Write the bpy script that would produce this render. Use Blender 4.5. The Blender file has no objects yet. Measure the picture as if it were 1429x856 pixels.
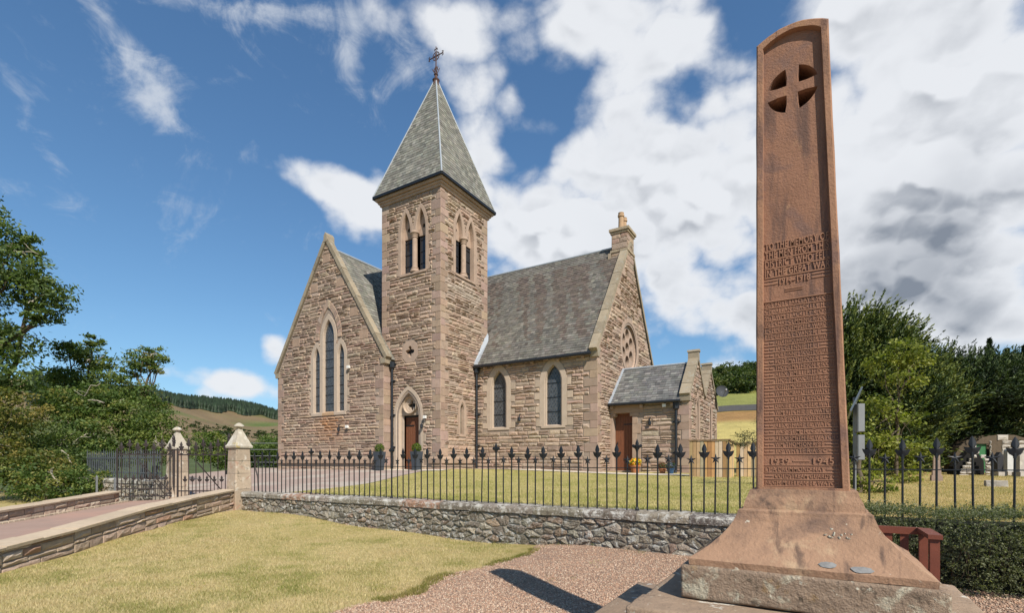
import bpy, bmesh, math, random
import numpy as np
from mathutils import Vector, geometry, noise

random.seed(7)
RNG = np.random.default_rng(11)
SC = bpy.context.scene
COL = SC.collection
rad = math.radians

# ------------------------------------------------------------------ camera
YAW = rad(31.3)
cam_d = bpy.data.cameras.new('camera')
cam = bpy.data.objects.new('camera', cam_d)
COL.objects.link(cam)
cam.location = (0, 0, 1.3)
cam.rotation_euler = (rad(90), 0, YAW)
cam_d.sensor_fit = 'HORIZONTAL'
cam_d.sensor_width = 36
cam_d.lens = 36 * 697 / 1429
cam_d.shift_y = 219 / 1429
cam_d.clip_start = 0.05
cam_d.clip_end = 6000
SC.camera = cam
RX, RY = math.cos(YAW), math.sin(YAW)          # viewer's right
FX, FY = -math.sin(YAW), math.cos(YAW)         # viewer's forward


def at(a, b):
    """ground position a metres to the right of and b metres ahead of the view point"""
    return (a * RX + b * FX, a * RY + b * FY)


# ------------------------------------------------------------------ sun and exposure
SUN_AZ, SUN_EL = rad(34), rad(43)
SDIR = Vector((math.cos(SUN_EL) * math.cos(SUN_AZ), -math.cos(SUN_EL) * math.sin(SUN_AZ), math.sin(SUN_EL)))
sun_d = bpy.data.lights.new('sun', 'SUN')
sun_d.energy = 4.6
sun_d.angle = rad(0.5)
sun_d.color = (1.0, 0.935, 0.84)
sun = bpy.data.objects.new('sun', sun_d)
COL.objects.link(sun)
sun.rotation_euler = SDIR.to_track_quat('Z', 'Y').to_euler()
sun.location = (20, -20, 40)
SC.view_settings.view_transform = 'Standard'
SC.view_settings.look = 'None'
SC.view_settings.exposure = 0.35
SC.view_settings.gamma = 1.0
SC.view_settings.use_curve_mapping = False
SC.cycles.max_bounces = 6
SC.cycles.transparent_max_bounces = 6
SC.cycles.use_denoising = True


# ------------------------------------------------------------------ node helpers
class NT:
    def __init__(self, tree):
        self.t = tree

    def n(self, typ, **kw):
        nd = self.t.nodes.new(typ)
        for k, v in kw.items():
            if k.startswith('_'):
                setattr(nd, k[1:], v)
        return nd

    def link(self, a, b):
        self.t.links.new(a, b)

    def val(self, sock, v):
        if hasattr(v, 'is_linked') or isinstance(v, bpy.types.NodeSocket):
            self.link(v, sock)
        else:
            sock.default_value = v

    def math(self, op, a, b=None, c=None, clamp=False):
        nd = self.n('ShaderNodeMath', _operation=op, _use_clamp=clamp)
        self.val(nd.inputs[0], a)
        if b is not None:
            self.val(nd.inputs[1], b)
        if c is not None:
            self.val(nd.inputs[2], c)
        return nd.outputs[0]

    def mix(self, fac, a, b, mode='MIX'):
        nd = self.n('ShaderNodeMix', _data_type='RGBA', _blend_type=mode)
        self.val(nd.inputs[0], fac)
        for s, v in ((nd.inputs[6], a), (nd.inputs[7], b)):
            if isinstance(v, (tuple, list)) and len(v) == 3:
                v = (*v, 1)
            self.val(s, v)
        return nd.outputs[2]

    def noise(self, vec, scale, detail=4, rough=0.55, dist=0.0):
        nd = self.n('ShaderNodeTexNoise')
        if vec is not None:
            self.link(vec, nd.inputs['Vector'])
        nd.inputs['Scale'].default_value = scale
        nd.inputs['Detail'].default_value = detail
        nd.inputs['Roughness'].default_value = rough
        nd.inputs['Distortion'].default_value = dist
        return nd.outputs['Fac']

    def smooth(self, v, lo, hi):
        nd = self.n('ShaderNodeMapRange', _interpolation_type='SMOOTHSTEP')
        self.val(nd.inputs[0], v)
        nd.inputs[1].default_value = lo
        nd.inputs[2].default_value = hi
        return nd.outputs[0]


# ------------------------------------------------------------------ world: sky with clouds
world = bpy.data.worlds.new('World')
SC.world = world
world.use_nodes = True
world.cycles.sampling_method = 'MANUAL'
world.cycles.sample_map_resolution = 256
wt = world.node_tree
wt.nodes.clear()
W = NT(wt)
SKY_STRENGTH = 0.11
SKY_TINT = (0.74, 1.02, 1.20, 1)
CLOUD_WHITE = (6.0, 6.15, 6.4, 1)
CLOUD_GREY = (1.7, 1.92, 2.3, 1)
sky = W.n('ShaderNodeTexSky', _sky_type='NISHITA', _sun_disc=False, _sun_elevation=SUN_EL,
          _sun_rotation=math.atan2(SDIR.x, SDIR.y), _altitude=200.0, _air_density=1.0,
          _dust_density=0.35, _ozone_density=2.6)
tc = W.n('ShaderNodeTexCoord')
dirv = tc.outputs['Generated']
sep = W.n('ShaderNodeSeparateXYZ')
W.link(dirv, sep.inputs[0])
dx, dy, dz = sep.outputs
az = W.math('MULTIPLY', W.math('ARCTAN2', dx, dy), 180 / math.pi)       # compass bearing, degrees
el = W.math('MULTIPLY', W.math('ARCSINE', dz), 180 / math.pi)
CLOUDS = [
    # azimuth, elevation, half width, half height, tilt(deg), weight
    (-25.1, 41.6, 12.4, 3.1, -0.8, 1.1),
    (-14.1, 38.8, 6.8, 3.6, -4.2, 0.75),
    (-17.9, 32.0, 6.6, 5.8, 19.6, 1.0),
    (-35.0, 36.2, 3.6, 2.5, 1.5, 0.95),
    (-20.3, 26.0, 12.1, 5.8, 7.6, 1.05),
    (-29.2, 24.4, 6.7, 4.9, -1.6, 1.0),
    (-8.3, 28.8, 7.3, 7.2, -12.6, 0.9),
    (8.7, 26.2, 9.1, 15.0, -21.5, 1.5),
    (4.1, 35.4, 6.0, 4.1, -23.5, 0.9),
    (11.1, 13.5, 6.8, 6.4, -12.5, 1.1),
    (-9.0, 15.4, 7.3, 5.7, -6.7, 1.3),
    (-16.4, 19.6, 6.4, 4.3, -5.7, 0.7),
    (-48.4, 27.2, 5.9, 3.3, -16.1, 1.4),
    (-54.3, 28.1, 3.1, 1.8, 1.4, 1.15),
    (-35.4, 30.5, 2.8, 3.7, 1.6, 1.15),
    (-56.6, 11.9, 2.0, 2.3, 5.4, 1.25),
    (-62.0, 8.2, 8.1, 1.7, -7.0, 1.02),
    (-40.6, 41.8, 3.6, 1.4, 5.4, 0.4),
    (-10.1, 35.9, 3.0, 2.0, 20.3, -0.6),
    (-29.6, 32.4, 2.8, 2.0, -1.3, -0.42),
    (-11.9, 35.0, 2.4, 2.1, -11.8, -0.5),
    (-10.1, 11.9, 4.8, 1.6, -4.8, -0.5),
    (-14.1, 21.5, 4.7, 1.4, 13.1, -0.3),
    (-71.8, 19.1, 11.1, 9.8, 14.6, -0.8),
    (-59.5, 21.2, 3.1, 7.7, 10.7, -0.6),
    (-52.8, 34.1, 6.2, 4.9, 11.4, -0.5),
    (-76.2, 26.8, 3.7, 5.7, 23.7, -0.5),
    (-50.6, 16.4, 3.6, 5.8, 5.4, -0.5),
    (-43.8, 33.2, 3.0, 2.3, 6.4, -0.4),
    (-69.3, 13.2, 8.0, 2.5, 9.6, -0.5),
]
squash = W.n('ShaderNodeMapping')
W.link(dirv, squash.inputs['Vector'])
squash.inputs['Scale'].default_value = (1.0, 1.0, 1.35)
cv = squash.outputs[0]
n_big = W.noise(cv, 4.6, 7, 0.56, 0.1)
n_fine = W.noise(cv, 15.0, 5, 0.62, 0.2)


def puff(vec, scale):
    """rounded billows"""
    nd = W.n('ShaderNodeTexVoronoi', _feature='F1')
    W.link(vec, nd.inputs['Vector'])
    nd.inputs['Scale'].default_value = scale
    nd.inputs['Detail'].default_value = 1.0
    nd.inputs['Roughness'].default_value = 0.55
    nd.inputs['Lacunarity'].default_value = 2.3
    return nd.outputs['Distance']


warp = W.n('ShaderNodeVectorMath', _operation='MULTIPLY_ADD')
wn = W.n('ShaderNodeTexNoise')
W.link(cv, wn.inputs['Vector'])
wn.inputs['Scale'].default_value = 9.0
wn.inputs['Detail'].default_value = 4
W.link(wn.outputs['Color'], warp.inputs[0])
warp.inputs[1].default_value = (0.07, 0.07, 0.07)
W.link(cv, warp.inputs[2])
pv = warp.outputs[0]
p_a = puff(pv, 9.0)
shp = W.n('ShaderNodeVectorMath', _operation='ADD')
W.link(pv, shp.inputs[0])
shp.inputs[1].default_value = (SDIR.x * 0.022, SDIR.y * 0.022, SDIR.z * 0.030)
p_b = puff(shp.outputs[0], 9.0)
CIRRUS = [
    (-69.0, 33.2, 4.1, 1.3, -40.6, 0.9),
    (-66.9, 29.8, 2.1, 1.1, -14.9, 0.7),
    (-60.2, 38.6, 7.9, 0.9, 13.3, 0.6),
    (-49.2, 37.8, 1.3, 2.0, 10.9, 0.8),
    (-44.2, 39.4, 1.6, 4.6, 61.3, 0.4),
    (-43.8, 37.0, 2.5, 1.0, 30.7, 0.5),
    (-74.5, 25.1, 5.0, 1.0, -60.8, 0.45),
    (-65.0, 32.9, 2.5, 0.9, -26.3, 0.4),
    (-49.9, 23.3, 8.5, 1.2, 11.4, 0.25),
    (-76.2, 21.5, 1.7, 1.0, 19.9, 0.5),
    (-37.4, 39.9, 5.0, 2.9, 2.9, 0.15),
]


def blobs(lst):
    cover = None
    for (ca, ce, ra, re, tilt, wgt) in lst:
        # bearing difference scaled by cos(elevation)
        da = W.math('MULTIPLY', W.math('SUBTRACT', az, ca), math.cos(rad(ce)))
        de = W.math('SUBTRACT', el, ce)
        c_, s_ = math.cos(rad(tilt)), math.sin(rad(tilt))
        p = W.math('ADD', W.math('MULTIPLY', da, c_ / ra), W.math('MULTIPLY', de, s_ / ra))
        q = W.math('ADD', W.math('MULTIPLY', da, -s_ / re), W.math('MULTIPLY', de, c_ / re))
        d2 = W.math('ADD', W.math('MULTIPLY', p, p), W.math('MULTIPLY', q, q))
        g = W.math('MULTIPLY', W.math('EXPONENT', W.math('MULTIPLY', d2, -1.0)), wgt)
        cover = g if cover is None else W.math('ADD', cover, g)
    return cover


cover = blobs(CLOUDS)
dens = W.math('ADD', W.math('MULTIPLY', W.math('SUBTRACT', n_big, 0.5), 2.2), W.math('MULTIPLY', W.math('SUBTRACT', n_fine, 0.5), 0.55))
dens = W.math('ADD', dens, W.math('MULTIPLY', W.math("SUBTRACT", 0.58, p_a), 1.0))
dens = W.math('ADD', W.math('SUBTRACT', dens, 0.42), cover)
mask = W.smooth(dens, -0.24, 0.50)
# inside the clouds: sides turned from the sun and thick bases are greyer
shift = W.n('ShaderNodeVectorMath', _operation='ADD')
W.link(cv, shift.inputs[0])
shift.inputs[1].default_value = (SDIR.x * 0.07, SDIR.y * 0.07, SDIR.z * 0.10)
n_sh = W.noise(shift.outputs[0], 4.6, 4, 0.56, 0.1)
lit = W.smooth(W.math('ADD', W.math('MULTIPLY', W.math('SUBTRACT', n_big, n_sh), 0.8), W.math('MULTIPLY', W.math('SUBTRACT', p_b, p_a), 0.8)), -0.16, 0.12)
thick = W.smooth(dens, 0.3, 1.5)
n_band = W.noise(cv, 2.6, 4, 0.5, 0.2)
base = W.smooth(W.math('ADD', el, W.math('MULTIPLY', W.math('SUBTRACT', n_band, 0.5), 60.0)), 32.0, 8.0)
base = W.math('MULTIPLY', base, W.smooth(az, -26.0, -2.0))
grey = W.math('MULTIPLY', thick, W.math('ADD', W.math('MULTIPLY', W.math('SUBTRACT', 1.0, lit), 0.62), W.math('MULTIPLY', base, 0.80)), clamp=True)
ccol = W.mix(grey, CLOUD_WHITE, CLOUD_GREY)
tint = W.mix(1.0, sky.outputs[0], SKY_TINT, 'MULTIPLY')
# soft shoulder: the bright band at the horizon keeps its blue
sc_ = W.n('ShaderNodeSeparateColor')
W.link(tint, sc_.inputs[0])
cc_ = W.n('ShaderNodeCombineColor')
for k_, kk in enumerate((0.060, 0.050, 0.044)):
    W.link(W.math('DIVIDE', sc_.outputs[k_], W.math('MULTIPLY_ADD', sc_.outputs[k_], kk, 1.0)), cc_.inputs[k_])
skyc = cc_.outputs[0]
n_ci = W.noise(cv, 7.0, 6, 0.66, 1.4)
n_c2 = W.noise(cv, 22.0, 4, 0.65, 0.8)
ci = W.math('ADD', W.math('MULTIPLY', W.math('SUBTRACT', n_ci, 0.5), 2.0), W.math('MULTIPLY', W.math('SUBTRACT', n_c2, 0.5), 0.9))
ci = W.math('MULTIPLY', W.smooth(W.math('ADD', ci, W.math('SUBTRACT', blobs(CIRRUS), 0.45)), -0.25, 0.75), 0.72)
skyc = W.mix(ci, skyc, (5.2, 5.5, 5.9, 1))
allc = W.mix(W.math('MULTIPLY', mask, 0.96), skyc, ccol)
bg = W.n('ShaderNodeBackground')
W.link(allc, bg.inputs[0])
bg.inputs[1].default_value = SKY_STRENGTH
wo = W.n('ShaderNodeOutputWorld')
W.link(bg.outputs[0], wo.inputs[0])


# ------------------------------------------------------------------ materials
MATS = {}


def new_mat(name):
    m = bpy.data.materials.new(name)
    m.use_nodes = True
    t = NT(m.node_tree)
    b = m.node_tree.nodes['Principled BSDF']
    MATS[name] = m
    return m, t, b


def rough_mat(name, col, rough=0.9, attr=False, var=0.35, scale=6.0, bump=0.3, bscale=40.0, bdist=0.02,
              blotch=None, lichen=None, spec=0.25, coarse=0.0, more=()):
    """stone / earth / paint like surface.  blotch=(colour, scale, lo, hi), lichen=(colour, scale, lo, hi)"""
    m, t, b = new_mat(name)
    tcn = t.n('ShaderNodeTexCoord')
    gp = t.n('ShaderNodeNewGeometry').outputs['Position']
    c = (*col, 1)
    if attr:
        a = t.n('ShaderNodeAttribute', _attribute_name='tone')
        c = t.mix(1.0, a.outputs['Color'], c, 'MULTIPLY')
    n1 = t.noise(gp, scale, 5, 0.6)
    f = t.math('MULTIPLY_ADD', n1, 2 * var, 1 - var)
    gr = t.n('ShaderNodeCombineColor')
    for i in range(3):
        t.link(f, gr.inputs[i])
    c = t.mix(1.0, c, gr.outputs[0], 'MULTIPLY')
    for spec_ in (blotch, lichen, *more):
        if spec_:
            bc, bs, lo, hi = spec_[:4]
            src = gp
            if len(spec_) > 4:
                mp = t.n('ShaderNodeMapping')
                t.link(gp, mp.inputs['Vector'])
                mp.inputs['Scale'].default_value = spec_[4]
                src = mp.outputs[0]
            nb = t.noise(src, bs, 6, 0.62, 0.4)
            c = t.mix(t.smooth(nb, lo, hi), c, (*bc, 1))
    t.link(c, b.inputs['Base Color'])
    b.inputs['Roughness'].default_value = rough
    b.inputs['Specular IOR Level'].default_value = spec
    if bump:
        h = t.noise(gp, bscale, 6, 0.65)
        if coarse:
            h = t.math('ADD', h, t.math('MULTIPLY', t.noise(gp, bscale * 0.22, 4, 0.6), coarse))
        bn = t.n('ShaderNodeBump')
        bn.inputs['Strength'].default_value = bump
        bn.inputs['Distance'].default_value = bdist
        t.link(h, bn.inputs['Height'])
        t.link(bn.outputs[0], b.inputs['Normal'])
    return m


rough_mat('black_granite', (0.035, 0.035, 0.038), rough=0.4, var=0.2, bump=0.0, spec=0.5)
rough_mat('rubble', (1, 1, 1), attr=True, var=0.34, scale=7, bump=0.9, bscale=22, bdist=0.03,
          blotch=((0.20, 0.155, 0.12), 1.1, 0.60, 0.76), more=(((0.42, 0.36, 0.29), 2.3, 0.64, 0.76), ((0.235, 0.175, 0.138), 3.0, 0.58, 0.82, (1, 1, 0.16))))
rough_mat('mortar', (0.30, 0.235, 0.185), var=0.3, bump=0.6, bscale=30)
rough_mat('ashlar', (0.385, 0.282, 0.213), attr=True, var=0.32, scale=3.5, bump=0.35, bscale=45,
          blotch=((0.30, 0.22, 0.16), 2.2, 0.56, 0.75))
rough_mat('cream_stone', (0.46, 0.365, 0.280), attr=True, var=0.2, scale=4, bump=0.25, bscale=45,
          blotch=((0.42, 0.33, 0.24), 2.6, 0.58, 0.75))
rough_mat('skew_stone', (0.30, 0.248, 0.178), attr=True, var=0.3, scale=5, bump=0.4, bscale=40,
          lichen=((0.30, 0.27, 0.21), 6.0, 0.52, 0.66))
rough_mat('slate', (1, 1, 1), rough=0.75, attr=True, var=0.4, scale=5, bump=0.4, bscale=60, bdist=0.01,
          blotch=((0.30, 0.29, 0.24), 9.0, 0.62, 0.74), spec=0.35)
rough_mat('lead', (0.33, 0.36, 0.39), rough=0.55, var=0.2, bump=0.1, spec=0.5)
rough_mat('black_iron', (0.012, 0.013, 0.015), rough=0.45, var=0.3, bump=0.15, bscale=80, bdist=0.004, spec=0.5)
rough_mat('worn_iron', (0.030, 0.022, 0.020), rough=0.6, var=0.5, bump=0.2, bscale=80, bdist=0.004, spec=0.4)
rough_mat('pipe_iron', (0.014, 0.017, 0.022), rough=0.45, var=0.3, bump=0.1, spec=0.5)
rough_mat('rust_iron', (0.10, 0.055, 0.045), rough=0.8, var=0.5, scale=20, bump=0.3, spec=0.3)
rough_mat('grey_fence', (0.085, 0.095, 0.105), rough=0.6, var=0.2, bump=0.0, spec=0.4)
rough_mat('memorial_stone', (0.285, 0.148, 0.092), attr=True, var=0.26, scale=5, bump=0.6, bscale=90, bdist=0.007, coarse=0.6,
          blotch=((0.21, 0.122, 0.092), 3.0, 0.52, 0.64), lichen=((0.40, 0.235, 0.135), 9.0, 0.58, 0.74), more=(((0.15, 0.088, 0.066), 14.0, 0.50, 0.68, (1, 1, 0.13)), ((0.36, 0.20, 0.105), 10.0, 0.58, 0.72, (1, 1, 0.22)), ((0.105, 0.068, 0.055), 2.2, 0.60, 0.74)))
rough_mat('memorial_letter', (0.345, 0.185, 0.115), var=0.2, scale=9, bump=0.15, bscale=120, bdist=0.003)
rough_mat('memorial_base', (0.33, 0.20, 0.125), var=0.30, scale=7, bump=0.55, bscale=60, bdist=0.012, coarse=1.0,
          blotch=((0.155, 0.10, 0.075), 2.6, 0.47, 0.66), lichen=((0.42, 0.29, 0.18), 6.0, 0.55, 0.72), more=(((0.085, 0.06, 0.048), 4.5, 0.58, 0.72), ((0.14, 0.09, 0.065), 12.0, 0.55, 0.70, (1, 0.3, 0.3)), ((0.55, 0.50, 0.40), 16.0, 0.66, 0.70)))
rough_mat('memorial_block', (0.29, 0.21, 0.148), var=0.35, scale=12, bump=0.9, bscale=55, bdist=0.02, coarse=0.8,
          blotch=((0.33, 0.21, 0.09), 5.0, 0.60, 0.72), lichen=((0.48, 0.43, 0.32), 8.0, 0.52, 0.64), more=(((0.11, 0.085, 0.06), 11.0, 0.58, 0.70), ((0.55, 0.51, 0.40), 24.0, 0.61, 0.68)))
rough_mat('memorial_step', (0.31, 0.22, 0.15), var=0.35, scale=9, bump=0.6, bscale=50, bdist=0.015, coarse=0.8,
          blotch=((0.16, 0.13, 0.10), 4.0, 0.55, 0.68), lichen=((0.56, 0.52, 0.44), 6.5, 0.60, 0.66), more=(((0.50, 0.44, 0.33), 20.0, 0.60, 0.68),))
rough_mat('wall_rubble', (1, 1, 1), attr=True, var=0.6, scale=14, bump=1.0, bscale=45, bdist=0.05,
          blotch=((0.50, 0.485, 0.44), 9.0, 0.52, 0.62), lichen=((0.085, 0.095, 0.03), 3.0, 0.64, 0.74), coarse=1.5, more=(((0.12, 0.10, 0.075), 16.0, 0.60, 0.70), ((0.56, 0.54, 0.49), 34.0, 0.60, 0.66)))
rough_mat('wall_mortar', (0.30, 0.27, 0.22), var=0.4, bump=0.6, bscale=30)
rough_mat('wall_coping', (1, 1, 1), attr=True, var=0.45, scale=11, bump=1.0, bscale=40, bdist=0.035, coarse=1.0,
          blotch=((0.15, 0.125, 0.095), 7.0, 0.52, 0.66), lichen=((0.56, 0.53, 0.47), 6.0, 0.50, 0.62), more=(((0.60, 0.57, 0.51), 22.0, 0.57, 0.64), ((0.12, 0.10, 0.075), 26.0, 0.60, 0.68), ((0.10, 0.10, 0.04), 4.0, 0.68, 0.76)))
rough_mat('ramp_stone', (1, 1, 1), attr=True, var=0.35, scale=10, bump=0.7, bscale=30, bdist=0.02,
          lichen=((0.50, 0.42, 0.33), 4.0, 0.60, 0.75))
rough_mat('ramp_coping', (0.50, 0.40, 0.29), attr=True, var=0.2, scale=8, bump=0.4, bscale=40)
rough_mat('pillar_stone', (0.40, 0.32, 0.24), attr=True, var=0.35, scale=8, bump=0.6, bscale=40,
          blotch=((0.38, 0.24, 0.17), 2.0, 0.56, 0.66), lichen=((0.54, 0.48, 0.39), 6.0, 0.54, 0.66), more=(((0.20, 0.165, 0.12), 8.0, 0.56, 0.70), ((0.34, 0.21, 0.15), 3.0, 0.58, 0.66)))
rough_mat('pillar_cap', (0.42, 0.37, 0.29), attr=True, var=0.3, scale=9, bump=0.5, bscale=40,
          lichen=((0.56, 0.52, 0.44), 6.0, 0.50, 0.64), more=(((0.42, 0.33, 0.14), 5.0, 0.62, 0.68), ((0.26, 0.24, 0.19), 11.0, 0.58, 0.72)))
rough_mat('tarmac', (0.34, 0.235, 0.185), var=0.18, scale=3, bump=0.4, bscale=160, bdist=0.006,
          blotch=((0.40, 0.25, 0.19), 0.8, 0.45, 0.7))
rough_mat('paving', (0.36, 0.27, 0.225), var=0.2, scale=5, bump=0.3, bscale=90, bdist=0.006,
          blotch=((0.42, 0.36, 0.30), 0.7, 0.45, 0.62))
rough_mat('pale_gravel', (0.62, 0.54, 0.43), var=0.3, scale=30, bump=0.8, bscale=90, bdist=0.02)
rough_mat('gravel_bed', (0.33, 0.22, 0.155), var=0.45, scale=60, bump=1.0, bscale=110, bdist=0.015,
          blotch=((0.25, 0.17, 0.13), 1.4, 0.5, 0.75))
rough_mat('pebble', (1, 1, 1), attr=True, var=0.15, scale=40, bump=0.0)
rough_mat('door_wood', (0.17, 0.062, 0.028), rough=0.55, var=0.35, scale=9, bump=0.2, bscale=50, spec=0.4)
rough_mat('bench_wood', (0.175, 0.052, 0.030), rough=0.5, var=0.3, scale=12, bump=0.2, bscale=60, bdist=0.005, spec=0.4)
rough_mat('board_wood', (1, 1, 1), rough=0.75, attr=True, var=0.25, scale=9, bump=0.2, bscale=50)
rough_mat('bark', (0.13, 0.10, 0.07), var=0.5, scale=10, bump=0.9, bscale=30)
rough_mat('pale_bark', (0.36, 0.32, 0.25), var=0.4, scale=14, bump=0.6, bscale=40)
rough_mat('mortar_patch', (0.23, 0.225, 0.215), var=0.25, scale=30, bump=0.3, bscale=80)
rough_mat('white_lichen', (0.46, 0.43, 0.34), var=0.3, scale=50, bump=0.3, bscale=120)
rough_mat('terracotta', (0.42, 0.17, 0.08), var=0.25, scale=12, bump=0.2)
rough_mat('pot_stone', (0.42, 0.28, 0.17), var=0.3, scale=9, bump=0.3)
rough_mat('blue_glaze', (0.03, 0.08, 0.17), rough=0.3, var=0.3, bump=0.0, spec=0.5)
rough_mat('planter_grey', (0.055, 0.065, 0.078), rough=0.5, var=0.2, bump=0.1)
rough_mat('white_plastic', (0.75, 0.73, 0.68), rough=0.5, var=0.05, bump=0.0)
rough_mat('dish_grey', (0.022, 0.025, 0.03), rough=0.7, var=0.1, bump=0.0, spec=0.5)
rough_mat('metal_grey', (0.18, 0.185, 0.19), rough=0.5, var=0.15, bump=0.05, spec=0.5)
rough_mat('panel_blue', (0.10, 0.12, 0.14), rough=0.25, var=0.1, bump=0.0, spec=0.5)
rough_mat('grave_stone', (0.40, 0.36, 0.31), var=0.35, scale=9, bump=0.5, bscale=40,
          lichen=((0.50, 0.46, 0.38), 7.0, 0.55, 0.68))
rough_mat('red_granite', (0.34, 0.25, 0.20), var=0.4, scale=14, bump=0.3, bscale=50)
rough_mat('white_marble', (0.50, 0.49, 0.46), var=0.2, scale=6, bump=0.2, bscale=40)
rough_mat('green_paint', (0.045, 0.15, 0.06), rough=0.5, var=0.15, bump=0.0)
rough_mat('dark_void', (0.012, 0.011, 0.010), var=0.1, bump=0.0)
rough_mat('terrain', (1, 1, 1), attr=True, var=0.4, scale=0.35, bump=0.6, bscale=0.8, bdist=0.6)
rough_mat('asphalt', (0.11, 0.11, 0.115), var=0.2, scale=2, bump=0.2)
rough_mat('soil', (0.10, 0.075, 0.05), var=0.4, scale=14, bump=0.6)


def grass_ground(name, c1, c2, c3, s1, s2):
    m, t, b = new_mat(name)
    gp = t.n('ShaderNodeNewGeometry').outputs['Position']
    a = t.noise(gp, s1, 5, 0.6)
    d = t.noise(gp, s2, 5, 0.7)
    c = t.mix(t.smooth(a, 0.38, 0.62), (*c1, 1), (*c2, 1))
    c = t.mix(t.smooth(d, 0.45, 0.75), c, (*c3, 1))
    t.link(c, b.inputs['Base Color'])
    b.inputs['Roughness'].default_value = 0.95
    b.inputs['Specular IOR Level'].default_value = 0.1
    bn = t.n('ShaderNodeBump')
    bn.inputs['Strength'].default_value = 0.8
    bn.inputs['Distance'].default_value = 0.03
    t.link(t.noise(gp, 70, 5, 0.7), bn.inputs['Height'])
    t.link(bn.outputs[0], b.inputs['Normal'])
    return m


grass_ground('lawn_ground', (0.40, 0.315, 0.12), (0.50, 0.395, 0.18), (0.25, 0.23, 0.065), 0.7, 6.0)
grass_ground('church_lawn_ground', (0.38, 0.325, 0.115), (0.47, 0.385, 0.165), (0.25, 0.25, 0.06), 0.8, 5.0)

grass_ground('graveyard_ground', (0.42, 0.31, 0.12), (0.50, 0.37, 0.17), (0.26, 0.235, 0.07), 0.7, 4.0)


def leaf_mat(name, trans=0.35, rough=0.55):
    m, t, b = new_mat(name)
    a = t.n('ShaderNodeAttribute', _attribute_name='tone')
    t.link(a.outputs['Color'], b.inputs['Base Color'])
    b.inputs['Roughness'].default_value = rough
    b.inputs['Specular IOR Level'].default_value = 0.3
    tr = t.n('ShaderNodeBsdfTranslucent')
    tc_ = t.mix(1.0, a.outputs['Color'], (1.1, 1.25, 0.45, 1), 'MULTIPLY')
    t.link(tc_, tr.inputs['Color'])
    mx = t.n('ShaderNodeMixShader')
    mx.inputs[0].default_value = trans
    t.link(b.outputs[0], mx.inputs[1])
    t.link(tr.outputs[0], mx.inputs[2])
    t.link(mx.outputs[0], m.node_tree.nodes['Material Output'].inputs[0])
    return m


leaf_mat('leaf', 0.42)
leaf_mat('needle', 0.15, 0.6)
leaf_mat('blade', 0.3, 0.7)
leaf_mat('petal', 0.2, 0.6)


def glass_mat(name, base, lattice, lead=(0.09, 0.09, 0.085)):
    """dark leaded window glass; the lattice is in the pane itself"""
    m, t, b = new_mat(name)
    gp = t.n('ShaderNodeNewGeometry').outputs['Position']
    s = t.n('ShaderNodeSeparateXYZ')
    t.link(gp, s.inputs[0])
    u = t.math('ADD', s.outputs[0], s.outputs[1])
    z = s.outputs[2]
    p = t.math('FRACT', t.math('ADD', t.math('MULTIPLY', u, 1 / lattice), t.math('MULTIPLY', z, 0.62 / lattice)))
    q = t.math('FRACT', t.math('SUBTRACT', t.math('MULTIPLY', u, 1 / lattice), t.math('MULTIPLY', z, 0.62 / lattice)))
    ln = t.math('MAXIMUM', t.math('LESS_THAN', p, 0.16), t.math('LESS_THAN', q, 0.16))
    nz = t.noise(gp, 9, 3, 0.6)
    c = t.mix(t.smooth(nz, 0.35, 0.7), (*base, 1), tuple(v * 2.6 for v in base) + (1,))
    c = t.mix(ln, c, (*lead, 1))
    t.link(c, b.inputs['Base Color'])
    t.link(t.math('MULTIPLY_ADD', ln, 0.4, 0.16), b.inputs['Roughness'])
    bn = t.n('ShaderNodeBump')
    bn.inputs['Strength'].default_value = 0.35
    bn.inputs['Distance'].default_value = 0.02
    t.link(t.noise(gp, 7, 2, 0.5), bn.inputs['Height'])
    t.link(bn.outputs[0], b.inputs['Normal'])
    return m


glass_mat('leaded_glass', (0.034, 0.038, 0.044), 0.13)
glass_mat('green_glass', (0.016, 0.05, 0.026), 0.10, (0.03, 0.05, 0.03))
m_, t_, b_ = new_mat('dark_glass')
b_.inputs['Base Color'].default_value = (0.025, 0.027, 0.032, 1)
b_.inputs['Roughness'].default_value = 0.15


# ------------------------------------------------------------------ objects
def wloc(o):
    v = Vector((0, 0, 0))
    while o:
        v += o.location
        o = o.parent
    return v


def link_mesh(name, me, mat, parent=None):
    o = bpy.data.objects.new(name, me)
    COL.objects.link(o)
    if mat:
        me.materials.append(MATS[mat] if isinstance(mat, str) else mat)
    if parent:
        o.parent = parent
    return o


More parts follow.
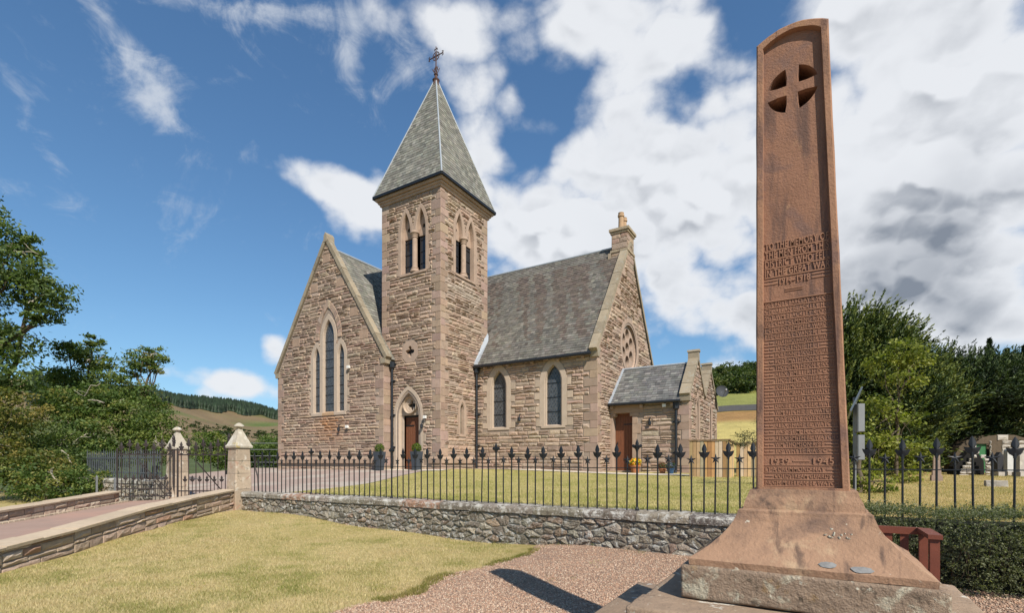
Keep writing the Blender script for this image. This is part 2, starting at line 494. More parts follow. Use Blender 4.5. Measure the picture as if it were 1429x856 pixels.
class MB:
    """collects faces with one colour per face's vertices and links them as one mesh object"""

    def __init__(self, tone=(1, 1, 1)):
        self.v, self.f, self.c, self.tone = [], [], [], tone

    def add(self, vs, fs, tone=None):
        k = len(self.v)
        self.v.extend([tuple(p) for p in vs])
        self.f.extend([tuple(k + i for i in f) for f in fs])
        self.c.extend([tone or self.tone] * len(vs))

    def box(self, x0, x1, y0, y1, z0, z1, tone=None):
        self.add([(x0, y0, z0), (x1, y0, z0), (x1, y1, z0), (x0, y1, z0), (x0, y0, z1), (x1, y0, z1), (x1, y1, z1), (x0, y1, z1)],
                 [(0, 3, 2, 1), (4, 5, 6, 7), (0, 1, 5, 4), (1, 2, 6, 5), (2, 3, 7, 6), (3, 0, 4, 7)], tone)

    def bar(self, p0, p1, w, h, tone=None, up=(0, 0, 1)):
        """box beam from p0 to p1"""
        p0, p1 = Vector(p0), Vector(p1)
        d = (p1 - p0).normalized()
        u = Vector(up)
        if abs(d.dot(u)) > 0.98:
            u = Vector((0, 1, 0))
        s = d.cross(u).normalized() * (w / 2)
        t = s.cross(d).normalized() * (h / 2)
        vs = []
        for p in (p0, p1):
            vs += [p - s - t, p + s - t, p + s + t, p - s + t]
        self.add(vs, [(0, 3, 2, 1), (4, 5, 6, 7), (0, 1, 5, 4), (1, 2, 6, 5), (2, 3, 7, 6), (3, 0, 4, 7)], tone)

    def tube(self, pts, radii, n=8, tone=None, caps=True):
        pts = [Vector(p) for p in pts]
        if not isinstance(radii, (list, tuple)):
            radii = [radii] * len(pts)
        vs, fs = [], []
        ref = None
        for i, p in enumerate(pts):
            d = (pts[min(i + 1, len(pts) - 1)] - pts[max(i - 1, 0)]).normalized()
            if ref is None:
                ref = Vector((1, 0, 0)) if abs(d.x) < 0.8 else Vector((0, 1, 0))
            s = (ref - d * ref.dot(d)).normalized()
            ref = s
            t = d.cross(s)
            for k in range(n):
                a = 2 * math.pi * k / n
                vs.append(p + (s * math.cos(a) + t * math.sin(a)) * radii[i])
        for i in range(len(pts) - 1):
            for k in range(n):
                a, b = i * n + k, i * n + (k + 1) % n
                fs.append((a, b, b + n, a + n))
        if caps:
            fs.append(tuple(range(n - 1, -1, -1)))
            fs.append(tuple(range((len(pts) - 1) * n, len(pts) * n)))
        self.add(vs, fs, tone)

    def lathe(self, cx, cy, prof, n=12, tone=None):
        vs, fs = [], []
        for r, z in prof:
            for k in range(n):
                a = 2 * math.pi * (k + 0.5) / n
                vs.append((cx + r * math.cos(a), cy + r * math.sin(a), z))
        for i in range(len(prof) - 1):
            for k in range(n):
                a, b = i * n + k, i * n + (k + 1) % n
                fs.append((a, b, b + n, a + n))
        fs.append(tuple(range(n - 1, -1, -1)))
        fs.append(tuple(range((len(prof) - 1) * n, len(prof) * n)))
        self.add(vs, fs, tone)

    def prism(self, P, poly, d0, d1, tone=None, back=True):
        """polygon (u, v) extruded from depth d0 to d1 through the mapping P(u, v, d)"""
        n = len(poly)
        vs = [P(u, v, d1) for u, v in poly] + [P(u, v, d0) for u, v in poly]
        tris = geometry.tessellate_polygon([[Vector((u, v, 0)) for u, v in poly]])
        fs = [tuple(t) for t in tris]
        if back:
            fs += [tuple(i + n for i in reversed(t)) for t in tris]
        fs += [(i, i + n, (i + 1) % n + n, (i + 1) % n) for i in range(n)]
        self.add(vs, fs, tone)

    def pieces(self):
        """groups of faces whose islands lie close together"""
        n = len(self.v)
        if n == 0 or len(self.f) > 9000:
            return None
        par = list(range(n))

        def find(i):
            while par[i] != i:
                par[i] = par[par[i]]
                i = par[i]
            return i
        for f in self.f:
            r = find(f[0])
            for k in f[1:]:
                par[find(k)] = r
        roots = np.array([find(i) for i in range(n)])
        ids, isl = np.unique(roots, return_inverse=True)
        k = len(ids)
        if k < 2 or k > 900:
            return None
        P = np.array(self.v, float)
        lo, hi = np.full((k, 3), np.inf), np.full((k, 3), -np.inf)
        np.minimum.at(lo, isl, P)
        np.maximum.at(hi, isl, P)
        size = (hi - lo).max(1)
        gap = np.maximum(0, np.maximum(lo[:, None] - hi[None], lo[None] - hi[:, None]))
        near = np.sqrt((gap ** 2).sum(2)) <= np.maximum(0.018, 0.48 * np.maximum(size[:, None], size[None]))
        lab = -np.ones(k, int)
        c = 0
        for i in range(k):
            if lab[i] < 0:
                st = [i]
                lab[i] = c
                while st:
                    q = st.pop()
                    for j in np.nonzero(near[q] & (lab < 0))[0]:
                        lab[j] = c
                        st.append(j)
                c += 1
        return (lab[isl], c) if 2 <= c <= 40 else None

    def build(self, name, mat, parent=None, smooth=False, local=False, recalc=False):
        got = self.pieces() if parent else None
        if got:
            lab, c = got
            out = []
            for g in range(c):
                m = MB(self.tone)
                idx = {}
                for f in self.f:
                    if lab[f[0]] == g:
                        q = []
                        for i in f:
                            if i not in idx:
                                idx[i] = len(m.v)
                                m.v.append(self.v[i])
                                m.c.append(self.c[i])
                            q.append(idx[i])
                        m.f.append(tuple(q))
                out.append(m.build_one(name, mat, parent, smooth, local, recalc))
            return out[0]
        return self.build_one(name, mat, parent, smooth, local, recalc)

    def build_one(self, name, mat, parent=None, smooth=False, local=False, recalc=False):
        off = Vector((0, 0, 0)) if (local or not parent) else wloc(parent)
        me = bpy.data.meshes.new(name)
        me.from_pydata([(x - off.x, y - off.y, z - off.z) for x, y, z in self.v], [], self.f)
        if self.v:
            ca = me.color_attributes.new('tone', 'FLOAT_COLOR', 'POINT')
            arr = np.ones((len(self.v), 4), np.float32)
            arr[:, :3] = np.array(self.c, np.float32)
            ca.data.foreach_set('color', arr.ravel())
        if recalc:
            bm = bmesh.new()
            bm.from_mesh(me)
            bmesh.ops.recalc_face_normals(bm, faces=bm.faces)
            bm.to_mesh(me)
            bm.free()
        if smooth:
            me.polygons.foreach_set('use_smooth', [True] * len(me.polygons))
        me.update()
        return link_mesh(name, me, mat, parent)


def soup(name, V, C, mat, parent=None, smooth=False):
    """many separate faces: V (N, k, 3), C (N, 3)"""
    N, k, _ = V.shape
    off = np.array(wloc(parent)) if parent else np.zeros(3)
    me = bpy.data.meshes.new(name)
    me.vertices.add(N * k)
    me.vertices.foreach_set('co', (V.reshape(-1, 3) - off).astype(np.float32).ravel())
    me.loops.add(N * k)
    me.loops.foreach_set('vertex_index', np.arange(N * k, dtype=np.int32))
    me.polygons.add(N)
    me.polygons.foreach_set('loop_start', np.arange(0, N * k, k, dtype=np.int32))
    me.update(calc_edges=True)
    ca = me.color_attributes.new('tone', 'FLOAT_COLOR', 'POINT')
    arr = np.ones((N * k, 4), np.float32)
    arr[:, :3] = np.repeat(C, k, axis=0)
    ca.data.foreach_set('color', arr.ravel())
    return link_mesh(name, me, mat, parent)


def indexed(name, V, F, C, mat, parent=None):
    """V (n,3), F (m,3 or 4), C (n,3)"""
    off = np.array(wloc(parent)) if parent else np.zeros(3)
    me = bpy.data.meshes.new(name)
    k = F.shape[1]
    me.vertices.add(len(V))
    me.vertices.foreach_set('co', (V - off).astype(np.float32).ravel())
    me.loops.add(F.size)
    me.loops.foreach_set('vertex_index', F.astype(np.int32).ravel())
    me.polygons.add(len(F))
    me.polygons.foreach_set('loop_start', np.arange(0, F.size, k, dtype=np.int32))
    me.update(calc_edges=True)
    ca = me.color_attributes.new('tone', 'FLOAT_COLOR', 'POINT')
    arr = np.ones((len(V), 4), np.float32)
    arr[:, :3] = C
    ca.data.foreach_set('color', arr.ravel())
    return link_mesh(name, me, mat, parent)


def thing(name, loc, label, cat, group=None):
    o = bpy.data.objects.new(name, None)
    COL.objects.link(o)
    o.location = loc
    o.empty_display_size = 0.2
    return tag(o, label, cat, group)


def tag(o, label, cat, group=None):
    o['label'] = label
    o['category'] = cat
    if group:
        o['group'] = group
    return o


def struct(o, kind='structure'):
    o['kind'] = kind
    return o


def copy_tree(o, parent=None):
    c = o.copy()
    COL.objects.link(c)
    c.parent = parent
    for ch in list(o.children):
        copy_tree(ch, c)
    return c


# ------------------------------------------------------------------ masonry toolkit
class Frame:
    def __init__(self, O, U, V, N):
        self.O, self.U, self.V, self.N = Vector(O), Vector(U), Vector(V), Vector(N)

    def __call__(self, u, v, d=0.0):
        return self.O + self.U * u + self.V * v + self.N * d


def spans(poly, z):
    xs = []
    n = len(poly)
    for i in range(n):
        (u0, z0), (u1, z1) = poly[i], poly[(i + 1) % n]
        if (z0 <= z) != (z1 <= z):
            xs.append(u0 + (u1 - u0) * (z - z0) / (z1 - z0))
    xs.sort()
    return [(xs[i], xs[i + 1]) for i in range(0, len(xs) - 1, 2)]


def inter(A, B):
    out = []
    for a in A:
        for b in B:
            lo, hi = max(a[0], b[0]), min(a[1], b[1])
            if hi > lo:
                out.append((lo, hi))
    return out


def subtract(A, B):
    for b in B:
        nxt = []
        for a in A:
            if b[1] <= a[0] or b[0] >= a[1]:
                nxt.append(a)
            else:
                if b[0] > a[0]:
                    nxt.append((a[0], b[0]))
                if b[1] < a[1]:
                    nxt.append((b[1], a[1]))
        A = nxt
    return A


def free_spans(outer, excl, z0, z1):
    A = None
    for z in (z0, (z0 + z1) / 2, z1):
        s = spans(outer, z)
        A = s if A is None else inter(A, s)
    for e in excl:
        zs = [p[1] for p in e]
        if max(zs) < z0 or min(zs) > z1:
            continue
        for z in (z0, (z0 + z1) / 2, z1):
            A = subtract(A, spans(e, z))
    return A


def stone(mb, fr, u0, u1, v0, v1, tone, proud, rnd, jit=0.006, inset=0.014):
    j = lambda s=jit: rnd.uniform(-s, s)
    base = [(u0, v0), (u1, v0), (u1, v1), (u0, v1)]
    ring = [(u0 + inset + j(), v0 + inset + j()), ((u0 + u1) / 2 + j(0.03), v0 + inset * 0.8 + j()), (u1 - inset + j(), v0 + inset + j()),
            (u1 - inset + j(), v1 - inset + j()), ((u0 + u1) / 2 + j(0.03), v1 - inset * 0.8 + j()), (u0 + inset + j(), v1 - inset + j())]
    vs = [fr(u, v, -0.012) for u, v in base]
    e = proud * 0.45
    vs += [fr(u, v, e + rnd.uniform(-0.3, 0.3) * e) for u, v in ring]
    vm = v0 + (v1 - v0) * rnd.uniform(0.35, 0.6)
    w = u1 - u0
    mid = [(u0 + w * rnd.uniform(0.15, 0.3), vm), (u0 + w * rnd.uniform(0.42, 0.58), vm + j(0.02)), (u1 - w * rnd.uniform(0.15, 0.3), vm + j(0.02))]
    vs += [fr(u, v, proud * rnd.uniform(0.65, 1.35)) for u, v in mid]
    fs = [(0, 1, 6, 5), (0, 5, 4), (1, 2, 7, 6), (2, 3, 9, 8), (2, 8, 7), (3, 0, 4, 9),
          (4, 5, 11, 10), (5, 6, 12, 11), (6, 7, 12), (7, 8, 11, 12), (8, 9, 10, 11), (9, 4, 10)]
    mb.add(vs, fs, tone)


def pick(pal, rnd, spread=0.16):
    c = rnd.choice(pal)
    k = 1 + rnd.uniform(-spread, spread)
    return tuple(max(0.01, v * k * (1 + rnd.uniform(-0.03, 0.03))) for v in c)


PAL_CHURCH = [(0.375, 0.274, 0.202), (0.39, 0.283, 0.208), (0.385, 0.268, 0.200), (0.345, 0.254, 0.190), (0.365, 0.280, 0.212),
              (0.43, 0.312, 0.224), (0.325, 0.236, 0.177), (0.37, 0.254, 0.190), (0.44, 0.338, 0.250)]
PAL_WALL = [(0.29, 0.25, 0.195), (0.35, 0.305, 0.24), (0.26, 0.22, 0.17), (0.32, 0.265, 0.20), (0.39, 0.345, 0.275),
            (0.33, 0.245, 0.18), (0.22, 0.19, 0.15)]
PAL_RAMP = [(0.44, 0.33, 0.24), (0.40, 0.30, 0.22), (0.47, 0.36, 0.27), (0.42, 0.26, 0.175), (0.36, 0.27, 0.20), (0.50, 0.40, 0.31)]


def fill_stones(mb, fr, outer, excl, v0, v1, hh=(0.09, 0.20), ll=(0.20, 0.72), proud=(0.016, 0.058), pal=PAL_CHURCH, seed=1, split=0.3,
                gap=0.009, jit=0.008, inset=0.014, spread=0.15, stain=None):
    rnd = random.Random(seed)
    tint = lambda u, v: (stain(u, v, pick(pal, rnd, spread)) if stain else pick(pal, rnd, spread))
    v = v0
    while v < v1 - 0.02:
        h = rnd.uniform(*hh)
        t = v + h
        if t > v1 - hh[0] * 0.5:
            t = v1
        for a, b in free_spans(outer, excl, v + 0.012, t - 0.012):
            u = a
            while u < b - 0.03:
                L = rnd.uniform(*ll) * (1.25 if rnd.random() < 0.2 else 1)
                if b - (u + L) < ll[0] * 0.6:
                    L = b - u
                if rnd.random() < split and t - v > 0.14 and L > 0.2:
                    m = v + (t - v) * rnd.uniform(0.4, 0.6)
                    for (q0, q1) in ((v, m), (m, t)):
                        stone(mb, fr, u + gap, u + L - gap, q0 + gap, q1 - gap, tint(u + L / 2, (q0 + q1) / 2), rnd.uniform(*proud), rnd, jit, inset)
                else:
                    stone(mb, fr, u + gap, u + L - gap, v + gap, t - gap, tint(u + L / 2, (v + t) / 2), rnd.uniform(*proud), rnd, jit, inset)
                u += L
        v = t


def backing(mb, fr, outer, holes=(), d=0.0, tone=None):
    loops = [[Vector((u, v, 0)) for u, v in outer]] + [[Vector((u, v, 0)) for u, v in h] for h in holes]
    pts = [p for l in loops for p in l]
    tr = geometry.tessellate_polygon(loops)
    mb.add([fr(p.x, p.y, d) for p in pts], [tuple(t) for t in tr], tone)


def lancet(uc, w, v0, vs, va, n=7):
    h, r = w / 2, va - vs
    R = (h * h + r * r) / (2 * h)
    pts = [(uc - h, v0), (uc + h, v0)]
    th = math.atan2(r, R - h)
    for i in range(n + 1):
        a = th * i / n
        pts.append((uc + h - R + R * math.cos(a), vs + R * math.sin(a)))
    for i in range(n - 1, -1, -1):
        a = th * i / n
        pts.append((uc - h + R - R * math.cos(a), vs + R * math.sin(a)))
    return pts


def circle(uc, vc, r, n=24, ph=0.0):
    return [(uc + r * math.cos(ph + 2 * math.pi * i / n), vc + r * math.sin(ph + 2 * math.pi * i / n)) for i in range(n)]


def ring_surround(mb, fr, inner, outer, front=0.02, depth=0.22, tone=None, cham=0.0):
    """dressed stone ring with its reveal: inner and outer outlines with equal point counts"""
    n = len(inner)
    vs = [fr(u, v, front) for u, v in outer] + [fr(u, v, front) for u, v in inner] + \
         [fr(u, v, -depth) for u, v in inner] + [fr(u, v, -0.012) for u, v in outer]
    if cham:
        for i in range(n):
            (ui, vi), (uo, vo) = inner[i], outer[i]
            L = math.hypot(uo - ui, vo - vi) + 1e-6
            k = min(0.8, cham / L)
            vs[n + i] = fr(ui + (uo - ui) * k, vi + (vo - vi) * k, front)
        vs += [fr(u, v, front - cham * 1.3) for u, v in inner]
    fs = []
    for i in range(n):
        j = (i + 1) % n
        fs.append((i, j, j + n, i + n))
        if cham:
            fs.append((i + n, j + n, j + 4 * n, i + 4 * n))
            fs.append((i + 4 * n, j + 4 * n, j + 2 * n, i + 2 * n))
        else:
            fs.append((i + n, j + n, j + 2 * n, i + 2 * n))
        fs.append((i + 3 * n, j + 3 * n, j, i))
    mb.add(vs, fs, tone)


def rubble_fill(mb, fr, u0, u1, v0, v1, cu, cv, pal, seed, proud=(0.015, 0.05), gap=0.008, spread=0.3):
    """random rubble: irregular many-sided stones"""
    rnd = random.Random(seed)
    P = []
    nv = max(2, round((v1 - v0) / cv))
    for j in range(nv):
        u = u0 + rnd.uniform(0, cu)
        while u < u1:
            if rnd.random() > 0.16:
                P.append((u + rnd.uniform(-.3, .3) * cu, v0 + (j + 0.5 + rnd.uniform(-.36, .36)) * (v1 - v0) / nv))
            u += cu * rnd.uniform(0.55, 1.5)
    k = cv / cu
    P.sort()
    for i, (pu, pv) in enumerate(P):
        poly = [(max(u0, pu - cu * 1.6), v0), (min(u1, pu + cu * 1.6), v0), (min(u1, pu + cu * 1.6), v1), (max(u0, pu - cu * 1.6), v1)]
        for j in range(max(0, i - 40), min(len(P), i + 41)):
            if j == i or abs(P[j][0] - pu) > cu * 3:
                continue
            qu, qv = P[j]
            mu, mv = (pu + qu) / 2, (pv + qv) / 2
            nu, nv_ = (qu - pu) * k * k, (qv - pv)
            out = []
            for a in range(len(poly)):
                A, B = poly[a], poly[(a + 1) % len(poly)]
                da = (A[0] - mu) * nu + (A[1] - mv) * nv_
                db = (B[0] - mu) * nu + (B[1] - mv) * nv_
                if da <= 0:
                    out.append(A)
                if (da < 0) != (db < 0) and da != db:
                    t = da / (da - db)
                    out.append((A[0] + (B[0] - A[0]) * t, A[1] + (B[1] - A[1]) * t))
            poly = out
            if len(poly) < 3:
                break
        if len(poly) < 3:
            continue
        cx, cy = sum(p[0] for p in poly) / len(poly), sum(p[1] for p in poly) / len(poly)
        # roughen the outline with mid points
        Q = []
        for a in range(len(poly)):
            A, B = poly[a], poly[(a + 1) % len(poly)]
            Q.append(A)
            if math.hypot(B[0] - A[0], B[1] - A[1]) > 0.05:
                for q_ in (0.33, 0.67):
                    Q.append((A[0] + (B[0] - A[0]) * q_ + rnd.uniform(-.013, .013), A[1] + (B[1] - A[1]) * q_ + rnd.uniform(-.011, .011)))

        def toward(p, d):
            L = math.hypot(p[0] - cx, p[1] - cy) + 1e-6
            f = max(0.2, 1 - d / L)
            return (cx + (p[0] - cx) * f, cy + (p[1] - cy) * f)
        n = len(Q)
        pr_ = rnd.uniform(*proud)
        r0 = [toward(p, gap) for p in Q]
        r1 = [toward(p, gap + rnd.uniform(0.010, 0.022)) for p in Q]
        r2 = [toward(p, gap + 0.045) for p in Q]
        vs = [fr(u, v, -0.012) for u, v in r0] + [fr(u, v, pr_ * rnd.uniform(0.5, 0.85)) for u, v in r1] + \
             [fr(u, v, pr_ * rnd.uniform(0.7, 1.3)) for u, v in r2] + [fr(cx, cy, pr_ * rnd.uniform(0.8, 1.3))]
        fs = []
        for a in range(n):
            c = (a + 1) % n
            fs += [(a, c, c + n, a + n), (a + n, c + n, c + 2 * n, a + 2 * n), (a + 2 * n, c + 2 * n, 3 * n)]
        mb.add(vs, fs, pick(pal, rnd, spread))


def rect(u0, u1, v0, v1):
    return [(u0, v0), (u1, v0), (u1, v1), (u0, v1)]


def block(mb, fr, u0, u1, v0, v1, proud=0.012, tone=None, bev=0.008):
    """dressed block, lightly bevelled"""
    vs = [fr(u, v, -0.02) for u, v in rect(u0, u1, v0, v1)] + [fr(u, v, proud - bev) for u, v in rect(u0, u1, v0, v1)] + \
         [fr(u, v, proud) for u, v in rect(u0 + bev, u1 - bev, v0 + bev, v1 - bev)]
    fs = [(8, 9, 10, 11)]
    for i in range(4):
        j = (i + 1) % 4
        fs += [(i, j, j + 4, i + 4), (i + 4, j + 4, j + 8, i + 8)]
    mb.add(vs, fs, tone)


def quoins(mb, fr, u_edge, sgn, v0, v1, seed, wid=(0.26, 0.46), hh=(0.26, 0.4), start=0):
    """alternating corner blocks against edge u_edge growing to sgn; returns exclusion polygons"""
    rnd = random.Random(seed)
    ex, v, k = [], v0, start
    while v < v1 - 0.05:
        h = rnd.uniform(*hh)
        t = min(v + h, v1)
        if v1 - t < 0.15:
            t = v1
        w = wid[k % 2] * rnd.uniform(0.9, 1.1)
        u0, u1 = (u_edge, u_edge + w) if sgn > 0 else (u_edge - w, u_edge)
        g = 0.97 + rnd.uniform(-0.22, 0.10)
        block(mb, fr, u0, u1, v + 0.004, t - 0.004, rnd.uniform(0.008, 0.018), (g, g * rnd.uniform(0.93, 1.02), g * rnd.uniform(0.90, 1.04)))
        ex.append(rect(u0 - 0.02, u1 + 0.008, v, t))
        v, k = t, k + 1
    return ex


def tabs(mb, fr, u_l, u_r, v0, v1, seed, wid=0.14, hh=0.28):
    """in-and-out jamb stones on both sides of a surround"""
    rnd = random.Random(seed)
    ex, v, k = [], v0, 0
    while v < v1 - 0.1:
        t = min(v + hh * rnd.uniform(0.85, 1.15), v1)
        if k % 2 == 0:
            for s in (-1, 1):
                w = wid * rnd.uniform(0.8, 1.3)
                u0, u1 = (u_l - w, u_l - 0.004) if s < 0 else (u_r + 0.004, u_r + w)
                g = 1 + rnd.uniform(-0.15, 0.08)
                block(mb, fr, u0, u1, v + 0.004, t - 0.004, 0.016, (g, g * 0.99, g * 0.97))
                ex.append(rect(u0 - 0.008, u1 + 0.008, v, t))
        v, k = t, k + 1
    return ex


def fill_slates(mb, fr, poly, v0, v1, exp=0.19, wid=(0.17, 0.27), pal=None, seed=1, streak=None, lift=0.020):
    rnd = random.Random(seed)
    v = v0
    while v < v1 - 0.03:
        e = exp
        t = min(v + e, v1)
        A = free_spans(poly, [], v + 0.004, max(v + 0.005, t - 0.004))
        for a, b in A:
            u = a
            while u < b - 0.01:
                L = min(rnd.uniform(*wid), b - u)
                if b - (u + L) < 0.06:
                    L = b - u
                c = pick(pal, rnd, 0.22)
                if streak:
                    c = streak(u, v, c, rnd)
                j = lambda s=0.006: rnd.uniform(-s, s)
                l0, l1 = lift * rnd.uniform(0.8, 1.4), lift * rnd.uniform(0.8, 1.4)
                g = 0.004
                vb = v + j()
                vs = [fr(u + g, vb, l0), fr(u + L - g, vb + j(0.004), l1), fr(u + L - g, t + 0.02, 0.006), fr(u + g, t + 0.02, 0.006),
                      fr(u + g, vb, 0), fr(u + L - g, vb, 0)]
                mb.add(vs, [(0, 1, 2, 3), (4, 5, 1, 0), (4, 0, 3), (5, 2, 1)], c)
                u += L
        v = t
# ------------------------------------------------------------------ the church
church = thing('church', (-14.8, 19.0, 1.0),
               'brown sandstone church with slated spire on its square tower and a rose window gable', 'church')
CLEAR = (1, 1, 1)
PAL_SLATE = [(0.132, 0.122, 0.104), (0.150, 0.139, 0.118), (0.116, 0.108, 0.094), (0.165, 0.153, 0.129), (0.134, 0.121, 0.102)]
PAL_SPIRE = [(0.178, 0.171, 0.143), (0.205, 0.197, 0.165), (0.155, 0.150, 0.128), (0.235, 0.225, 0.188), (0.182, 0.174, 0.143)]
PAL_PORCH = [(0.13, 0.128, 0.122), (0.16, 0.155, 0.145), (0.11, 0.108, 0.105), (0.19, 0.185, 0.17)]


def quatrefoil(uc, vc, r, n=32):
    return [(uc + r * (0.42 + 0.58 * abs(math.cos(2 * t))) * math.cos(t), vc + r * (0.42 + 0.58 * abs(math.cos(2 * t))) * math.sin(t))
            for t in [2 * math.pi * (i + 0.5) / n for i in range(n)]]


def lancet_window(fr, uc, w, v0, vs, va, sw, mat, glass, depth=0.2, tab=0.0, seed=1, sill=True, cham=0.06, bars=3, name='lancet_window'):
    """surround (part) with pane, sill and saddle bars (sub-parts); returns hole and exclusions"""
    inner = lancet(uc, w, v0, vs, va)
    outer = lancet(uc, w + 2 * sw, v0 - 0.02, vs, va + sw * 1.25)
    mb = MB()
    ring_surround(mb, fr, inner, outer, 0.018, depth, cham=cham)
    ex = [outer]
    if tab:
        ex += tabs(mb, fr, uc - w / 2 - sw, uc + w / 2 + sw, v0 - 0.02, vs + 0.15, seed, wid=tab)
    o = mb.build(name, mat, church)
    g = MB()
    backing(g, fr, inner, d=-depth + 0.02)
    g.build('pane', glass, o)
    if bars:
        b = MB()
        for i in range(1, bars + 1):
            v = v0 + (vs - v0) * i / bars
            b.bar(fr(uc - w / 2, v, -depth + 0.035), fr(uc + w / 2, v, -depth + 0.035), 0.018, 0.018)
        b.build('saddle_bar', 'pipe_iron', o)
    if sill:
        s = MB()
        u0, u1 = uc - w / 2 - sw * 0.7, uc + w / 2 + sw * 0.7
        sec = [(-depth + 0.01, v0 + 0.05), (0.03, v0 - 0.015), (0.03, v0 - 0.10), (-depth + 0.01, v0 - 0.10)]
        vs_ = [fr(u0, v, d) for d, v in sec] + [fr(u1, v, d) for d, v in sec]
        s.add(vs_, [(0, 1, 5, 4), (1, 2, 6, 5), (2, 3, 7, 6), (0, 3, 2, 1), (4, 5, 6, 7)])
        s.build('sill', mat, o)
        ex.append(rect(u0, u1, v0 - 0.11, v0))
    return inner, ex


def skew(mb, P, a, b, thick, d0, d1, seg=0.75, seed=1):
    """raking coping stones from a to b (u, v) standing on that line"""
    rnd = random.Random(seed)
    L = math.hypot(b[0] - a[0], b[1] - a[1])
    ux, uy = (b[0] - a[0]) / L, (b[1] - a[1]) / L
    nx, ny = -uy, ux
    if ny < 0:
        nx, ny = -nx, -ny
    s = 0.0
    while s < L - 0.05:
        t = min(L, s + seg * rnd.uniform(0.8, 1.2))
        if L - t < 0.3:
            t = L
        g = 1 + rnd.uniform(-0.2, 0.15)
        q0, q1 = s + 0.008, t - 0.008
        k = thick * rnd.uniform(0.94, 1.08)
        poly = [(a[0] + ux * q0, a[1] + uy * q0), (a[0] + ux * q1, a[1] + uy * q1),
                (a[0] + ux * q1 + nx * k, a[1] + uy * q1 + ny * k), (a[0] + ux * q0 + nx * k, a[1] + uy * q0 + ny * k)]
        mb.prism(P, poly, d0, d1, (g, g * 0.99, g * 0.96))
        s = t


def rust(u, v, c):
    """iron stain that has run down below the sill"""
    k = math.exp(-((u - (-19.45 - GX0)) / 0.85) ** 2) * math.exp(-((v - 3.1) / 0.75) ** 2) if v < 3.6 else 0
    k *= 0.75 + 0.5 * noise.noise(Vector((u * 3, v * 2, 0)))
    k = max(0, min(0.85, k))
    return tuple(a * (1 - k) + b_ * k for a, b_ in zip(c, (0.40, 0.20, 0.085)))


def pale_bloom(u, v, c):
    """whitish bloom of salts below the belfry sill"""
    k = 0.65 * math.exp(-((v - 8.7) / 0.55) ** 2) * (0.6 + 0.9 * noise.noise(Vector((u * 1.7, v * 2.2, 4))))
    k = max(0, min(0.7, k))
    return tuple(a * (1 - k) + b_ * k for a, b_ in zip(c, (0.46, 0.40, 0.33)))


# --- tower walls
GX0 = -23.40
TX0, TX1, TY0, TY1, TZ1 = -16.5, -13.15, 16.0, 19.4, 12.74
GZ = 0.86
FT = Frame((TX0, TY0, 0), (1, 0, 0), (0, 0, 1), (0, -1, 0))
RT = Frame((TX1, TY0, 0), (0, 1, 0), (0, 0, 1), (1, 0, 0))
BT = Frame((TX1, TY1, 0), (-1, 0, 0), (0, 0, 1), (0, 1, 0))
LT = Frame((TX0, TY1, 0), (0, -1, 0), (0, 0, 1), (-1, 0, 0))
tw, tl = TX1 - TX0, TY1 - TY0
mbB, mbS, mbQ = MB(), MB(), MB()


